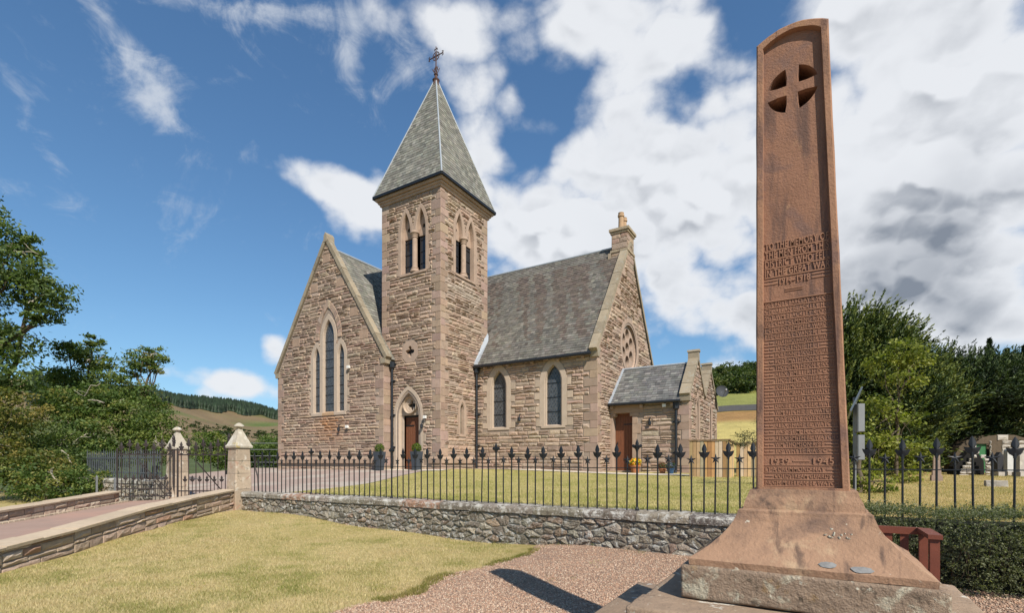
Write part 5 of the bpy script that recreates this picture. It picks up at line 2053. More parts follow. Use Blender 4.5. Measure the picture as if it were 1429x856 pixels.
# grey palisade railing beyond the gate on its own low wall
lw2 = thing('rubble_wall', (-18, 6.75, 0.2), 'short low stone wall with rounded end under the grey palisade railing by the trees', 'wall')
mb, core, cop = MB(), MB(), MB()
f2 = Frame((-20.55, 6.55, 0), (1, 0, 0), (0, 0, 1), (0, -1, 0))
rubble_fill(mb, f2, 0, 5.2, 0.0, 0.722, 0.26, 0.15, PAL_WALL, 310)
f3 = Frame((-20.55, 6.95, 0), (0, -1, 0), (0, 0, 1), (-1, 0, 0))
fill_stones(mb, f3, rect(0, 0.4, 0.0, 0.72), [], 0.0, 0.72, hh=(0.1, 0.2), ll=(0.15, 0.4), pal=PAL_WALL, seed=311, jit=0.012)
core.box(-20.53, -15.3, 6.555, 6.95, 0, 0.715)
x = -20.62
while x < -15.4:
    w = rnd.uniform(0.8, 1.1)
    t = min(x + w, -15.32)
    c = pick(ct, rnd, 0.1)
    pr_ = [(6.50, 0.722), (6.50, 0.80), (6.56, 0.845), (6.95, 0.845), (7.0, 0.80), (7.0, 0.722)]
    vs_ = [(x + 0.004, y, z) for y, z in pr_] + [(t - 0.004, y, z) for y, z in pr_]
    cop.add(vs_, [(i, (i + 1) % 6, (i + 1) % 6 + 6, i + 6) for i in range(6)] + [(5, 4, 3, 2, 1, 0), (6, 7, 8, 9, 10, 11)], c)
    x = t
a_ = mb.build('wall_face', 'wall_rubble', lw2)
core.build('wall_core', 'wall_mortar', a_)
cop.build('coping', 'wall_coping', lw2, recalc=True)
pal = thing('palisade_railing', (-18, 6.75, 0.84), 'grey palisade railing of plain upright bars beyond the gate, in front of the trees', 'railing')
mb = MB()
mb.bar((-20.4, 6.75, 1.02), (-15.4, 6.75, 1.02), 0.02, 0.04)
mb.bar((-20.4, 6.75, 1.46), (-15.4, 6.75, 1.46), 0.02, 0.05)
mb.build('rail', 'grey_fence', pal)
b0 = MB()
b0.box(-0.019, 0.019, -0.008, 0.008, 0.0, 0.74)
b0.add([(-0.019, -0.008, 0.74), (0.019, -0.008, 0.74), (0.019, 0.008, 0.74), (-0.019, 0.008, 0.74), (0, 0, 0.86)], [(0, 1, 4), (1, 2, 4), (2, 3, 4), (3, 0, 4)])
pb = b0.build('pale', 'grey_fence', None)
for k in range(36):
    q = pb if k == 0 else pb.copy()
    if k:
        COL.objects.link(q)
    q.parent = pal
    q.location = (-2.38 + 0.139 * k, 0, 0.005 + (0.06 if k % 9 == 0 else 0))
for (x, y, h) in ((-18.05, 6.2, 0.95), (-16.3, 6.0, 0.92)):
    mb = MB()
    mb.box(x - 0.02, x + 0.02, y - 0.02, y + 0.02, 0.05, h - 0.05)
    mb.add([(x - 0.02, y - 0.02, h - 0.05), (x + 0.02, y - 0.02, h - 0.05), (x + 0.02, y + 0.02, h - 0.05), (x - 0.02, y + 0.02, h - 0.05), (x, y, h)], [(0, 1, 4), (1, 2, 4), (2, 3, 4), (3, 0, 4)])
    o = mb.build('marker_post', 'metal_grey')
    tag(o, 'thin pale marker post standing before the palisade railing' if x < -17 else 'thin pale marker post beside the thick end of the open gate leaf', 'post', 'marker posts')

# ------------------------------------------------------------------ war memorial
MX, MY = -0.058, 2.95
mem = thing('war_memorial', (MX, MY, 0.0), 'tall red sandstone war memorial slab with wheel cross and raised names on a stepped base', 'war memorial')


def rough_block(mb, x0, x1, y0, y1, z0, z1, bev=0.014, amp=0.004, seg=7, seed=0):
    """hewn block: bevelled, subdivided, slightly uneven"""
    bm = bmesh.new()
    bmesh.ops.create_cube(bm, size=1)
    for v in bm.verts:
        v.co = Vector((x0 + (v.co.x + 0.5) * (x1 - x0), y0 + (v.co.y + 0.5) * (y1 - y0), z0 + (v.co.z + 0.5) * (z1 - z0)))
    bmesh.ops.bevel(bm, geom=list(bm.edges), offset=bev, segments=2, affect='EDGES', profile=0.5)
    bmesh.ops.subdivide_edges(bm, edges=[e for e in bm.edges if e.calc_length() > 0.08], cuts=seg, use_grid_fill=True)
    off = Vector((seed * 3.1, seed * 1.7, seed))
    for v in bm.verts:
        n_ = noise.noise_vector(v.co * 6 + off) * amp + noise.noise_vector(v.co * 19 + off) * amp * 0.6
        v.co += n_
    bm.verts.index_update()
    mb.add([v.co[:] for v in bm.verts], [tuple(v.index for v in f.verts) for f in bm.faces])
    bm.free()


mb = MB()
rough_block(mb, -1.245, 1.13, 1.70, 4.05, -0.15, 0.325, 0.02, 0.006, 9, 1)
mb.build('lower_step', 'memorial_step', mem, smooth=True)
mb = MB()
rough_block(mb, -0.755, -0.12, 2.245, 2.50, 0.33, 0.642, 0.016, 0.006, 6, 2)
rough_block(mb, -0.115, 0.66, 2.25, 2.50, 0.33, 0.640, 0.016, 0.006, 6, 3)
rough_block(mb, -0.75, 0.655, 2.505, 3.62, 0.33, 0.632, 0.016, 0.006, 9, 4)
mb.build('upper_step', 'memorial_step', mem, smooth=True)
mb = MB()
rough_block(mb, MX - 0.512, MX + 0.512, MY - 0.415, MY + 0.415, 0.638, 0.80, 0.012, 0.003, 9, 5)
mb.build('plinth_block', 'memorial_block', mem, smooth=True)
# flared base
prof = [(0.475, 0.802), (0.477, 0.832), (0.462, 0.842), (0.432, 0.862), (0.392, 0.895), (0.350, 0.938), (0.320, 0.975), (0.297, 1.012), (0.282, 1.050), (0.279, 1.064), (0.272, 1.070), (0.256, 1.073),
        (0.254, 1.085), (0.245, 1.115), (0.232, 1.145), (0.226, 1.168)]
mb = MB()
K = 24
vs_, fs_ = [], []
for hx, z in prof:
    hy = hx - 0.205 + 0.125
    c = 0.010
    ringp = []
    cor = [(-hx, -hy), (hx, -hy), (hx, hy), (-hx, hy)]
    for k in range(4):
        (x0, y0), (x1, y1) = cor[k], cor[(k + 1) % 4]
        for i in range(K):
            f = i / K
            ringp.append((x0 + (x1 - x0) * f, y0 + (y1 - y0) * f))
    for (x, y) in ringp:
        p = Vector((MX + x, MY + y, z))
        q = noise.noise_vector(p * 7) * 0.004 + noise.noise_vector(p * 22) * 0.002
        vs_.append(p + q)
m = 4 * K
for i in range(len(prof) - 1):
    for k in range(m):
        fs_.append((i * m + k, i * m + (k + 1) % m, (i + 1) * m + (k + 1) % m, (i + 1) * m + k))
fs_ += [tuple(range((len(prof) - 1) * m, len(prof) * m))]
mb.add(vs_, fs_)
flare = mb.build('flared_base', 'memorial_base', mem)
# two round grey mortar patches and a cluster of white lichen on the slope of the base
def slope_spot(cx, cy, cz, nrm, rx, ry, mat, name, seed, amp=0.25):
    rnd = random.Random(seed)
    N = Vector(nrm).normalized()
    U = Vector((1, 0, 0))
    V = N.cross(U)
    mb = MB()
    K = 18
    c = Vector((cx, cy, cz)) + N * 0.0075
    vs = [c + N * 0.001] + [c - N * 0.004 + U * (rx * math.cos(2 * math.pi * k / K) * (1 + rnd.uniform(-amp, amp))) + V * (ry * math.sin(2 * math.pi * k / K) * (1 + rnd.uniform(-amp, amp))) for k in range(K)]
    mb.add(vs, [(0, 1 + k, 1 + (k + 1) % K) for k in range(K)])
    mb.build(name, mat, flare)


slope_spot(0.045, 2.583, 0.852, (0, -0.555, 0.832), 0.034, 0.020, 'mortar_patch', 'mortar_patch', 1, 0.1)
slope_spot(0.168, 2.573, 0.845, (0, -0.555, 0.832), 0.040, 0.020, 'mortar_patch', 'mortar_patch', 2, 0.1)
rs_ = random.Random(12)
for k in range(13):
    a, q = rs_.gauss(0, 0.026), rs_.gauss(0, 0.022)
    slope_spot(0.075 + a, 2.709 - q * 0.63, 0.974 - q * 0.777, (0, -0.777, 0.63), rs_.uniform(0.003, 0.008), rs_.uniform(0.003, 0.006), 'white_lichen', 'lichen_patch', 20 + k, 0.4)
# shaft
PD = -0.025
SY = 2.84
SH = Frame((0, SY, 0), (1, 0, 0), (0, 0, 1), (0, -1, 0))
SB, ST = 1.166, 3.445


def shaft_x(z):
    f = (z - SB) / (ST - SB)
    return -0.262 + 0.001 * f, 0.141 + (0.0526 - 0.141) * f


def shaft_outline(ins, bottom, top_ins):
    pts = []
    l, r = shaft_x(bottom)
    pts += [(l + ins, bottom), ((l + r) / 2, bottom), (r - ins, bottom)]
    NZ = 14
    zt = ST - top_ins
    for k in range(1, NZ + 1):
        z = bottom + (zt - bottom) * k / NZ
        pts.append((shaft_x(z)[1] - ins, z))
    l, r = shaft_x(zt)
    l, r = l + ins, r - ins
    for k in range(1, 12):
        f = k / 12
        pts.append((r + (l - r) * f, zt + (0.048 - top_ins * 0.1) * (1 - (2 * f - 1) ** 2)))
    for k in range(NZ, 0, -1):
        z = bottom + (zt - bottom) * k / NZ
        pts.append((shaft_x(z)[0] + ins, z))
    return pts


o0, o1, i0, i1 = shaft_outline(0, SB, 0), shaft_outline(0.007, SB, 0.007), shaft_outline(0.030, SB + 0.012, 0.030), shaft_outline(0.034, SB + 0.014, 0.034)
n = len(o0)
mb = MB()
rs = random.Random(4)
jig = lambda P: [SH(u + rs.uniform(-.0012, .0012), v + rs.uniform(-.0012, .0012), d) for u, v, d in P]
vs_ = jig([(u, v, -0.22) for u, v in o0]) + jig([(u, v, -0.008) for u, v in o0]) + jig([(u, v, 0) for u, v in o1]) + jig([(u, v, 0) for u, v in i0]) + [SH(u, v, PD) for u, v in i1]
fs_ = []
for L_ in range(4):
    for k in range(n):
        a, b = L_ * n + k, L_ * n + (k + 1) % n
        fs_.append((a, b, b + n, a + n))
mb.add(vs_, fs_)
WC, WR = (-0.101, 3.178), 0.113
wedges = []
for q in range(4):
    base = q * math.pi / 2
    loc = [(0.024, 0.024)] + [(WR * math.cos(t), WR * math.sin(t)) for t in [rad(15 + 60 * i / 9) for i in range(10)]]
    # slightly concave sides
    loc.insert(1, (0.064, 0.0225))
    loc.append((0.0225, 0.064))
    wedges.append([(WC[0] + x * math.cos(base) - y * math.sin(base), WC[1] + x * math.sin(base) + y * math.cos(base)) for x, y in loc])
rim_n = len(mb.v)
for q in range(n, 4 * n):
    mb.c[q] = (1.16, 1.22, 1.18)
backing(mb, SH, i1, wedges, d=PD)
backing(mb, SH, o0, d=-0.22)
for w in wedges:
    m = len(w)
    cu, cv = sum(p[0] for p in w) / m, sum(p[1] for p in w) / m
    w2 = [(cu + (u - cu) * 0.90, cv + (v - cv) * 0.90) for u, v in w]
    mb.add([SH(u, v, PD) for u, v in w] + [SH(u, v, PD - 0.02) for u, v in w2] + [SH(u, v, -0.205) for u, v in w2],
           [(L_ * m + i, L_ * m + (i + 1) % m, (L_ + 1) * m + (i + 1) % m, (L_ + 1) * m + i) for L_ in range(2) for i in range(m)] + [tuple(range(2 * m, 3 * m))])
shaft = mb.build('shaft', 'memorial_stone', mem, recalc=False)


def text_geo(body, bold=0.008):
    cu = bpy.data.curves.new('t', 'FONT')
    cu.body = body
    cu.size = 1.0
    cu.extrude = 0.5
    cu.offset = bold
    cu.space_character = 1.12
    cu.resolution_u = 3
    ob = bpy.data.objects.new('t', cu)
    COL.objects.link(ob)
    dg = bpy.context.evaluated_depsgraph_get()
    me = bpy.data.meshes.new_from_object(ob.evaluated_get(dg))
    V = np.array([v.co[:] for v in me.vertices])
    F = [tuple(p.vertices) for p in me.polygons]
    bpy.data.objects.remove(ob)
    bpy.data.meshes.remove(me)
    bpy.data.curves.remove(cu)
    return V, F




def put_text(mb, body, u0, u1, zc, h, d=0.006):
    V, F = text_geo(body)
    if not len(V):
        return
    lo, hi = V.min(0), V.max(0)
    sx, sz = (u1 - u0) / (hi[0] - lo[0]), h / 0.70
    vs_ = [SH(u0 + (x - lo[0]) * sx, zc - h / 2 + y * sz, PD - 0.001 + (z + 0.5) * d) for x, y, z in V]
    mb.add(vs_, F)


def ridge(mb, u0, u1, zc, h, d=0.0032):
    mb.prism(SH, rect(u0, u1, zc - h / 2, zc + h / 2), PD - 0.002, PD + d, back=False)


mb = MB()
for body, z in (('TO THE MEMORY OF', 2.407), ('THE MEN FROM THIS', 2.362), ('DISTRICT WHO FELL', 2.316), ('IN THE GREAT WAR', 2.270)):
    l, r = shaft_x(z)
    put_text(mb, body, l + 0.040, r - 0.040, z, 0.035, 0.0062)
    ridge(mb, l + 0.038, r - 0.037, z - 0.0228, 0.005, 0.004)
l, r = shaft_x(2.222)
put_text(mb, '1914\u20131918', l + 0.105, r - 0.125, 2.222, 0.033, 0.006)
for (a, b) in ((l + 0.04, l + 0.098), (r - 0.115, r - 0.038)):
    ridge(mb, a, b, 2.232, 0.005)
    ridge(mb, a, b, 2.214, 0.005)
ridge(mb, l + 0.13, r - 0.155, 2.178, 0.004)
ridge(mb, l + 0.13, r - 0.155, 2.168, 0.004)
mb.build('inscription', 'memorial_letter', shaft)
NAMES = [('', 'SGT\u00b7ROBT\u00b7BARCLAY\u00b7R\u00b7SCOTS', 1.0), ('', 'CPL\u00b7ALLAN\u00b7BLACKLEY\u00b7H\u00b7L\u00b7I', 1.0), ('', 'SGT\u00b7WM\u00b7BLACKLEY\u00b7K\u00b7O\u00b7S\u00b7B', 1.0),
         ('', 'SGT\u00b7CHAS\u00b7CUMMING\u00b7R\u00b7SCOTS', 1.0), ('', 'L\u00b7CPL\u00b7GEO\u00b7DEMPSTER\u00b7WARDEN', 1.0), ('', 'PTE\u00b7GILBERT\u00b7EVANS\u00b7R\u00b7E', 0.82),
         ('=', 'ALEX\u00b7FARQUHARSON\u00b7BK\u00b7WATCH', 1.0), ('=', 'JAS\u00b7GLENNIE\u00b7H\u00b7L\u00b7I', 0.75), ('=', 'ROBT\u00b7INNES\u00b7SCOTS\u00b7GUARDS', 1.0),
         ('=', 'ROBT\u00b7MATHESON\u00b7R\u00b7E', 0.8), ('=', 'THOS\u00b7G\u00b7MATHESON\u00b7R\u00b7SCOTS', 1.0), ('=', 'ALEX\u00b7T\u00b7MILLER\u00b7H\u00b7D\u00b7C', 0.86),
         ('=', 'THOS\u00b7F\u00b7MONCRIEFF\u00b7R\u00b7A\u00b7S\u00b7C', 1.0), ('=', 'JOSEPH\u00b7MORRISON\u00b7SCOTS\u00b7GDS', 1.0), ('=', 'WM\u00b7LOMBARD\u00b7BLK\u00b7WATCH', 0.92),
         ('=', 'WALTER\u00b7REID\u00b7R\u00b7SCOTS', 0.84), ('=', 'DANIEL\u00b7REOCH\u00b7BLK\u00b7WATCH', 1.0), ('=', 'WM\u00b7RITCHIE\u00b7BL\u00b7WATCH', 0.94), ('=', 'ROBT\u00b7SCOTT\u00b7SCOTS\u00b7GUARDS', 1.0),
         ('=', 'ALEX\u00b7SHARP\u00b7BL\u00b7WATCH', 0.96), ('=', 'JAS\u00b7SIM\u00b7R\u00b7G\u00b7A', 0.8), ('=', 'ALEX\u00b7SMITH\u00b7BL\u00b7WATCH', 0.96), ('=', 'WM\u00b7THOMSON\u00b7R\u00b7S\u00b7F', 0.78), ('=', 'JAS\u00b7WHYTE\u00b7R\u00b7A\u00b7S\u00b7C', 0.82)]
mb = MB()
zt_, zb_ = 2.108, 1.362
for i, (pre, body, wf_) in enumerate(NAMES):
    z = zt_ + (zb_ - zt_) * i / (len(NAMES) - 1)
    l, r = shaft_x(z)
    a, b = l + 0.040, r - 0.040
    if pre:
        ridge(mb, a, a + 0.017, z, 0.006)
        ridge(mb, a + 0.022, a + 0.039, z, 0.006)
        a += 0.046
    e = a + (b - a) * wf_
    put_text(mb, body, a, e, z, 0.0208, 0.0036)
    if wf_ < 0.97:
        ridge(mb, e + 0.008, b, z, 0.005)
    ridge(mb, l + 0.037, r - 0.036, z - 0.0162, 0.0040, 0.0034)
ridge(mb, l + 0.037, r - 0.036, zt_ + 0.0165, 0.0045, 0.006)
mb.build('inscription', 'memorial_letter', shaft)
mb = MB()
l, r = shaft_x(1.31)
put_text(mb, '1939', l + 0.068, l + 0.150, 1.311, 0.033, 0.0065)
put_text(mb, '1945', r - 0.145, r - 0.060, 1.311, 0.033, 0.0065)
ridge(mb, l + 0.165, r - 0.16, 1.311, 0.006)
ridge(mb, l + 0.037, r - 0.036, 1.290, 0.0045)
for body, z, a, b in (('LT\u00b7A\u00b7DRUMMOND-HAY', 1.270, 0.042, 0.10), ('COLDSTREAM\u00b7GUARDS', 1.236, 0.085, 0.075), ('HUGH\u00b7M\u00b7LELLAN\u00b7BL\u00b7WATCH', 1.202, 0.042, 0.045)):
    l, r = shaft_x(z)
    put_text(mb, body, l + a, r - b, z, 0.021, 0.0044)
    if a > 0.05:
        ridge(mb, l + 0.042, l + a - 0.008, z, 0.005)
    if b > 0.05:
        ridge(mb, r - b + 0.008, r - 0.042, z, 0.005)
    ridge(mb, l + 0.037, r - 0.036, z - 0.0168, 0.0045)
mb.build('inscription', 'memorial_letter', shaft)

# ------------------------------------------------------------------ bench behind the memorial
bench = thing('park_bench', (0.15, 5.4, 0.05), 'brown wooden slatted bench half hidden behind the war memorial', 'bench')
BX0, BX1, BYB, BYF = -0.62, 0.80, 5.58, 5.10
mb = MB()
mb.bar((BX0, BYB, 0.705), (BX1, BYB, 0.705), 0.05, 0.06)
mb.bar((BX0, BYB, 0.40), (BX1, BYB, 0.40), 0.035, 0.045)
mb.build('back_rail', 'bench_wood', bench)
for k in range(11):
    x = BX0 + 0.13 + k * 0.116
    mb = MB()
    mb.box(x - 0.03, x + 0.03, BYB - 0.009, BYB + 0.009, 0.42, 0.68)
    mb.build('back_slat', 'bench_wood', bench)
for x in (BX0, BX1):
    for y in (BYF, BYB):
        mb = MB()
        mb.box(x - 0.03, x + 0.03, y - 0.03, y + 0.03, 0.0, 0.70 if y == BYF else 0.672)
        mb.build('leg', 'bench_wood', bench)
    mb = MB()
    mb.box(x - 0.045, x + 0.045, BYF - 0.05, BYB - 0.027, 0.703, 0.738)
    mb.build('armrest', 'bench_wood', bench)
for k in range(5):
    y = BYF + 0.02 + k * 0.088
    mb = MB()
    mb.box(BX0 + 0.033, BX1 - 0.033, y, y + 0.075, 0.33, 0.352)
    mb.build('seat_slat', 'bench_wood', bench)

# ------------------------------------------------------------------ timber fence by the porch
tf = thing('timber_fence', (-2.9, 17.5, 0.85), 'new timber board fence of upright planks at the corner of the church porch', 'fence')


def boards(p, q, z0, z1, seed, wood, name):
    rnd = random.Random(seed)
    p, q = Vector(p), Vector(q)
    L = (q - p).length
    U = ((q - p) / L).to_3d()
    fr = Frame((p.x, p.y, 0), U, (0, 0, 1), (U.y, -U.x, 0))
    mb = MB()
    u = 0
    while u < L - 0.02:
        w = min(0.115, L - u)
        g = rnd.uniform(0.75, 1.2)
        c = tuple(v * g * rnd.uniform(0.94, 1.06) for v in rnd.choice(wood))
        block(mb, fr, u + 0.006, u + w - 0.006, z0, z1 + rnd.uniform(-0.01, 0.01), 0.012 + rnd.uniform(0, 0.012), c, 0.004)
        u += w
    mb.prism(fr, rect(-0.02, L + 0.02, z1 + 0.012, z1 + 0.05), -0.05, 0.045, (0.20, 0.13, 0.07))
    mb.prism(fr, rect(0, L, z0, z1), -0.06, -0.022, (0.16, 0.10, 0.05))
    return mb.build(name, 'board_wood', tf)


WOOD = [(0.50, 0.34, 0.17), (0.56, 0.40, 0.22), (0.44, 0.30, 0.15), (0.52, 0.42, 0.28), (0.46, 0.27, 0.11)]
boards((-3.62, 17.4), (-2.36, 17.4), 0.82, 2.03, 1, WOOD, 'board_panel')
boards((-2.36, 17.4), (-2.36, 18.2), 0.82, 1.99, 2, WOOD, 'board_panel')
boards((-2.30, 18.4), (-1.55, 18.4), 0.82, 1.94, 3, WOOD, 'board_panel')
boards((-1.42, 20.2), (0.2, 20.2), 1.0, 1.95, 4, [(0.50, 0.28, 0.09), (0.46, 0.25, 0.08)], 'gate_panel')


# ------------------------------------------------------------------ planters, pots, graveyard
def ball_leaves(c, r, n, size, cols, rng, flat=1.0):
    d = rng.normal(size=(n, 3))
    d /= np.linalg.norm(d, axis=1)[:, None]
    p = np.array(c) + d * (r * rng.uniform(0.75, 1.05, (n, 1))) * np.array([1, 1, flat])
    V = leaf_quads(p, size * rng.uniform(0.7, 1.3, n), 0.6, rng, nrm=d)
    C = np.array(cols)[rng.integers(0, len(cols), n)] * rng.uniform(0.75, 1.25, (n, 1))
    return V, C


def leaf_quads(p, L, aspect, rng, nrm=None, axis=None, jitter=0.7):
    n = len(p)
    if nrm is None:
        nrm = rng.normal(size=(n, 3)) + np.array([0, 0, 0.8])
    else:
        nrm = nrm + rng.normal(size=(n, 3)) * 0.5
    nrm = nrm / np.linalg.norm(nrm, axis=1)[:, None]
    t = rng.normal(size=(n, 3)) if axis is None else axis + rng.normal(size=(n, 3)) * jitter
    t -= nrm * (t * nrm).sum(1)[:, None]
    t /= np.linalg.norm(t, axis=1)[:, None] + 1e-9
    s = np.cross(nrm, t)
    L = np.asarray(L).reshape(-1, 1)
    w = L * aspect
    return np.stack([p - t * L / 2, p + s * w / 2 + nrm * w * 0.12, p + t * L / 2, p - s * w / 2 + nrm * w * 0.12], 1)


def planter(x, y, z, label):
    o = thing('planter', (x, y, z), label, 'planter', 'tall grey planters at the church door')
    mb = MB()
    a, b, h = 0.13, 0.19, 0.78
    mb.add([(x - a, y - a, z), (x + a, y - a, z), (x + a, y + a, z), (x - a, y + a, z), (x - b, y - b, z + h), (x + b, y - b, z + h), (x + b, y + b, z + h), (x - b, y + b, z + h)],
           [(0, 3, 2, 1), (0, 1, 5, 4), (1, 2, 6, 5), (2, 3, 7, 6), (3, 0, 4, 7), (4, 5, 6, 7)])
    mb.build('pot', 'planter_grey', o)
    V, C = ball_leaves((x, y, z + h + 0.14), 0.2, 900, 0.05, [(0.10, 0.16, 0.02), (0.16, 0.22, 0.03), (0.07, 0.11, 0.02)], RNG)
    soup('box_bush', V, C, 'leaf', o)


planter(-15.85, 15.22, 1.01, 'tall grey planter with clipped green bush left of the arched door, by the downpipe')
planter(-14.12, 15.62, 1.01, 'tall grey planter with clipped green bush right of the arched church door')


def flower_pot(x, y, z, h, r, mat, label, flowers=None, size=0.05):
    o = thing('flower_pot', (x, y, z), label, 'flower pot', 'pots by the porch')
    mb = MB()
    mb.lathe(x, y, [(r * 0.7, z), (r * 0.95, z + h * 0.8), (r * 1.08, z + h * 0.82), (r * 1.08, z + h), (r * 0.9, z + h), (r * 0.85, z + h * 0.9)], 16)
    mb.build('pot', mat, o)
    if flowers:
        V, C = ball_leaves((x, y, z + h + 0.10), r * 1.25, 500, size, flowers, RNG, 0.75)
        soup('flowers', V, C, 'petal', o)


flower_pot(-6.05, 19.25, 0.92, 0.30, 0.19, 'terracotta', 'terracotta pot full of yellow and orange flowers beside the porch door', [(0.85, 0.50, 0.02), (0.80, 0.22, 0.02), (0.75, 0.62, 0.05), (0.12, 0.2, 0.03)], 0.09)
flower_pot(-4.98, 19.2, 0.90, 0.20, 0.13, 'terracotta', 'small red clay pot with leaves on the lawn below the porch wall', [(0.07, 0.12, 0.03), (0.2, 0.05, 0.03)])
flower_pot(-4.60, 18.9, 0.90, 0.20, 0.14, 'blue_glaze', 'small blue glazed pot near the foot of the porch downpipe', [(0.05, 0.09, 0.03), (0.10, 0.12, 0.2)])

grave = thing('gravestone', (2.9, 18.2, 0.78), 'narrow red granite obelisk standing on the graveyard grass', 'gravestone')
mb = MB()
gx, gy, gz = 2.9, 18.2, 0.76
for (w0, w1, z0, z1) in ((0.125, 0.12, 0, 0.2), (0.095, 0.09, 0.2, 0.38), (0.075, 0.065, 0.38, 0.98), (0.065, 0.02, 0.98, 1.05)):
    mb.add([(gx - w0, gy - w0, gz + z0), (gx + w0, gy - w0, gz + z0), (gx + w0, gy + w0, gz + z0), (gx - w0, gy + w0, gz + z0),
            (gx - w1, gy - w1, gz + z1), (gx + w1, gy - w1, gz + z1), (gx + w1, gy + w1, gz + z1), (gx - w1, gy + w1, gz + z1)],
           [(0, 3, 2, 1), (4, 5, 6, 7), (0, 1, 5, 4), (1, 2, 6, 5), (2, 3, 7, 6), (3, 0, 4, 7)])
mb.build('obelisk', 'red_granite', grave)


def headstone(x, y, z, w, h, mat, label, kind='round'):
    o = thing('gravestone', (x, y, z), label, 'gravestone', 'gravestones at the edge of the yews')
    fr = Frame((x, y, z), (RX, RY, 0), (0, 0, 1), (-FX, -FY, 0))
    mb = MB()
    if kind == 'round':
        p = [(-w / 2, 0), (w / 2, 0), (w / 2, h - w / 2)] + [(w / 2 * math.cos(t), h - w / 2 + w / 2 * math.sin(t)) for t in [math.pi * i / 10 for i in range(1, 10)]] + [(-w / 2, h - w / 2)]
    else:
        p = [(-w / 2, 0), (w / 2, 0), (w / 2, h * 0.85), (0, h), (-w / 2, h * 0.85)]
    mb.prism(fr, p, -0.07, 0.07)
    mb.build('slab', mat, o)
    mb = MB()
    mb.prism(fr, rect(-w * 0.7, w * 0.7, -0.05, 0.16), -0.14, 0.14)
    mb.build('footing', 'grave_stone', o)


def gpos(u, b):
    return at(u * b, b)


vx, vy = gpos(0.953, 18.4)
vault = thing('burial_vault', (vx, vy, 0.85), 'ruined stone burial vault with green door among the yews', 'tomb')
fr = Frame((vx, vy, 0.84), (RX, RY, 0), (0, 0, 1), (-FX, -FY, 0))
mb, core = MB(), MB()
vp = [(-0.75, 0), (1.5, 0), (1.5, 1.35), (1.0, 1.5), (0.4, 1.52), (-0.2, 1.42), (-0.6, 1.1), (-0.75, 0.8)]
dh = rect(-0.42, 0.05, 0, 1.18)
fill_stones(mb, fr, vp, [dh, rect(0.12, 0.5, 0, 1.2)], 0, 1.52, hh=(0.12, 0.24), ll=(0.2, 0.45), pal=[(0.34, 0.32, 0.28), (0.40, 0.38, 0.34), (0.28, 0.26, 0.22)], seed=400, jit=0.02)
backing(core, fr, vp, [dh], d=-0.005)
core.prism(Frame(fr(0, 0, -0.5), fr.U, fr.V, fr.N), vp, -0.5, 0.0)
w_ = mb.build('vault_wall', 'grave_stone', vault)
core.build('wall_core', 'soil', w_)
mb = MB()
block(mb, Frame(fr(0, 0, -0.12), fr.U, fr.V, fr.N), -0.42, 0.05, 0, 1.18, 0.02)
mb.build('door', 'green_paint', vault)
x, y = gpos(0.996, 16.8)
headstone(x, y, 0.86, 0.27, 0.95, 'white_marble', 'white marble headstone with rounded top in front of the burial vault')
x, y = gpos(1.020, 15.8)
headstone(x, y, 0.86, 0.24, 0.80, 'grave_stone', 'grey pointed headstone at the right edge, just beyond the white one', 'point')
x, y = gpos(0.974, 16.2)
headstone(x, y, 0.86, 0.19, 0.80, 'black_granite', 'dark pointed granite headstone in the shade before the vault', 'point')
# rough stone grotto
gx_, gy_ = gpos(0.930, 16.8)
grot = thing('stone_grotto', (gx_, gy_, 0.8), 'small arched grotto of rough stones at the foot of the dark yews', 'grotto')
fr = Frame((gx_, gy_, 0.84), (RX, RY, 0), (0, 0, 1), (-FX, -FY, 0))
mb, core = MB(), MB()
gp_ = [(-0.6, 0), (0.5, 0), (0.48, 0.55), (0.25, 0.86), (0.0, 0.9), (-0.25, 0.6), (-0.5, 0.35)]
hole = lancet(0.08, 0.42, 0, 0.4, 0.66)
fill_stones(mb, fr, gp_, [hole], 0, 0.9, hh=(0.08, 0.16), ll=(0.12, 0.28), pal=[(0.42, 0.36, 0.26), (0.34, 0.28, 0.20), (0.46, 0.41, 0.31)], seed=410, jit=0.02)
core.prism(Frame(fr(0, 0, -0.25), fr.U, fr.V, fr.N), gp_, -0.25, 0.0)
w_ = mb.build('stones', 'grave_stone', grot)
core.build('shade_core', 'dark_void', w_)  # backing coloured near black, paints the shade inside the arch
bx_, by_ = gpos(0.965, 11.6)
mb = MB()
rough_block(mb, bx_ - 0.16, bx_ + 0.22, by_ - 0.1, by_ + 0.1, 0.66, 0.90, 0.01, 0.008, 3, 7)
tag(mb.build('stone_block', 'grave_stone'), 'low rough grey stone block lying on the graveyard grass', 'stone')

# post with a solar panel and two plates, seen past the memorial
spx, spy = at(6.86, 10.0)
sp = thing('solar_panel_post', (spx, spy, 0.62), 'grey post with tilted solar panel and two metal boxes beyond the memorial', 'post')
fr = Frame((spx, spy, 0), (RX, RY, 0), (0, 0, 1), (-FX, -FY, 0))
mb = MB()
mb.tube([(spx, spy, 0.55), (spx, spy, 2.62)], 0.03, 10)
mb.build('pole', 'metal_grey', sp)
for z0, z1 in ((1.92, 2.48), (1.36, 1.86)):
    mb = MB()
    block(mb, Frame(fr(0, 0, 0.10), fr.U, fr.V, fr.N), -0.02, 0.12, z0, z1, 0.03, bev=0.012)
    mb.prism(fr, rect(-0.02, 0.12, z0, z1), -0.02, 0.078)
    mb.build('control_box', 'metal_grey', sp)
mb = MB()
c0 = fr(-0.03, 2.50, 0.05)
sd = (fr.U * 0.42 + Vector((0, 0, 1)) * 0.86).normalized()
wd = Vector((-spx, -spy, 0)).normalized()
mb.bar(c0 - sd * 0.26, c0 + sd * 0.26, 0.5, 0.03, up=sd.cross(wd))
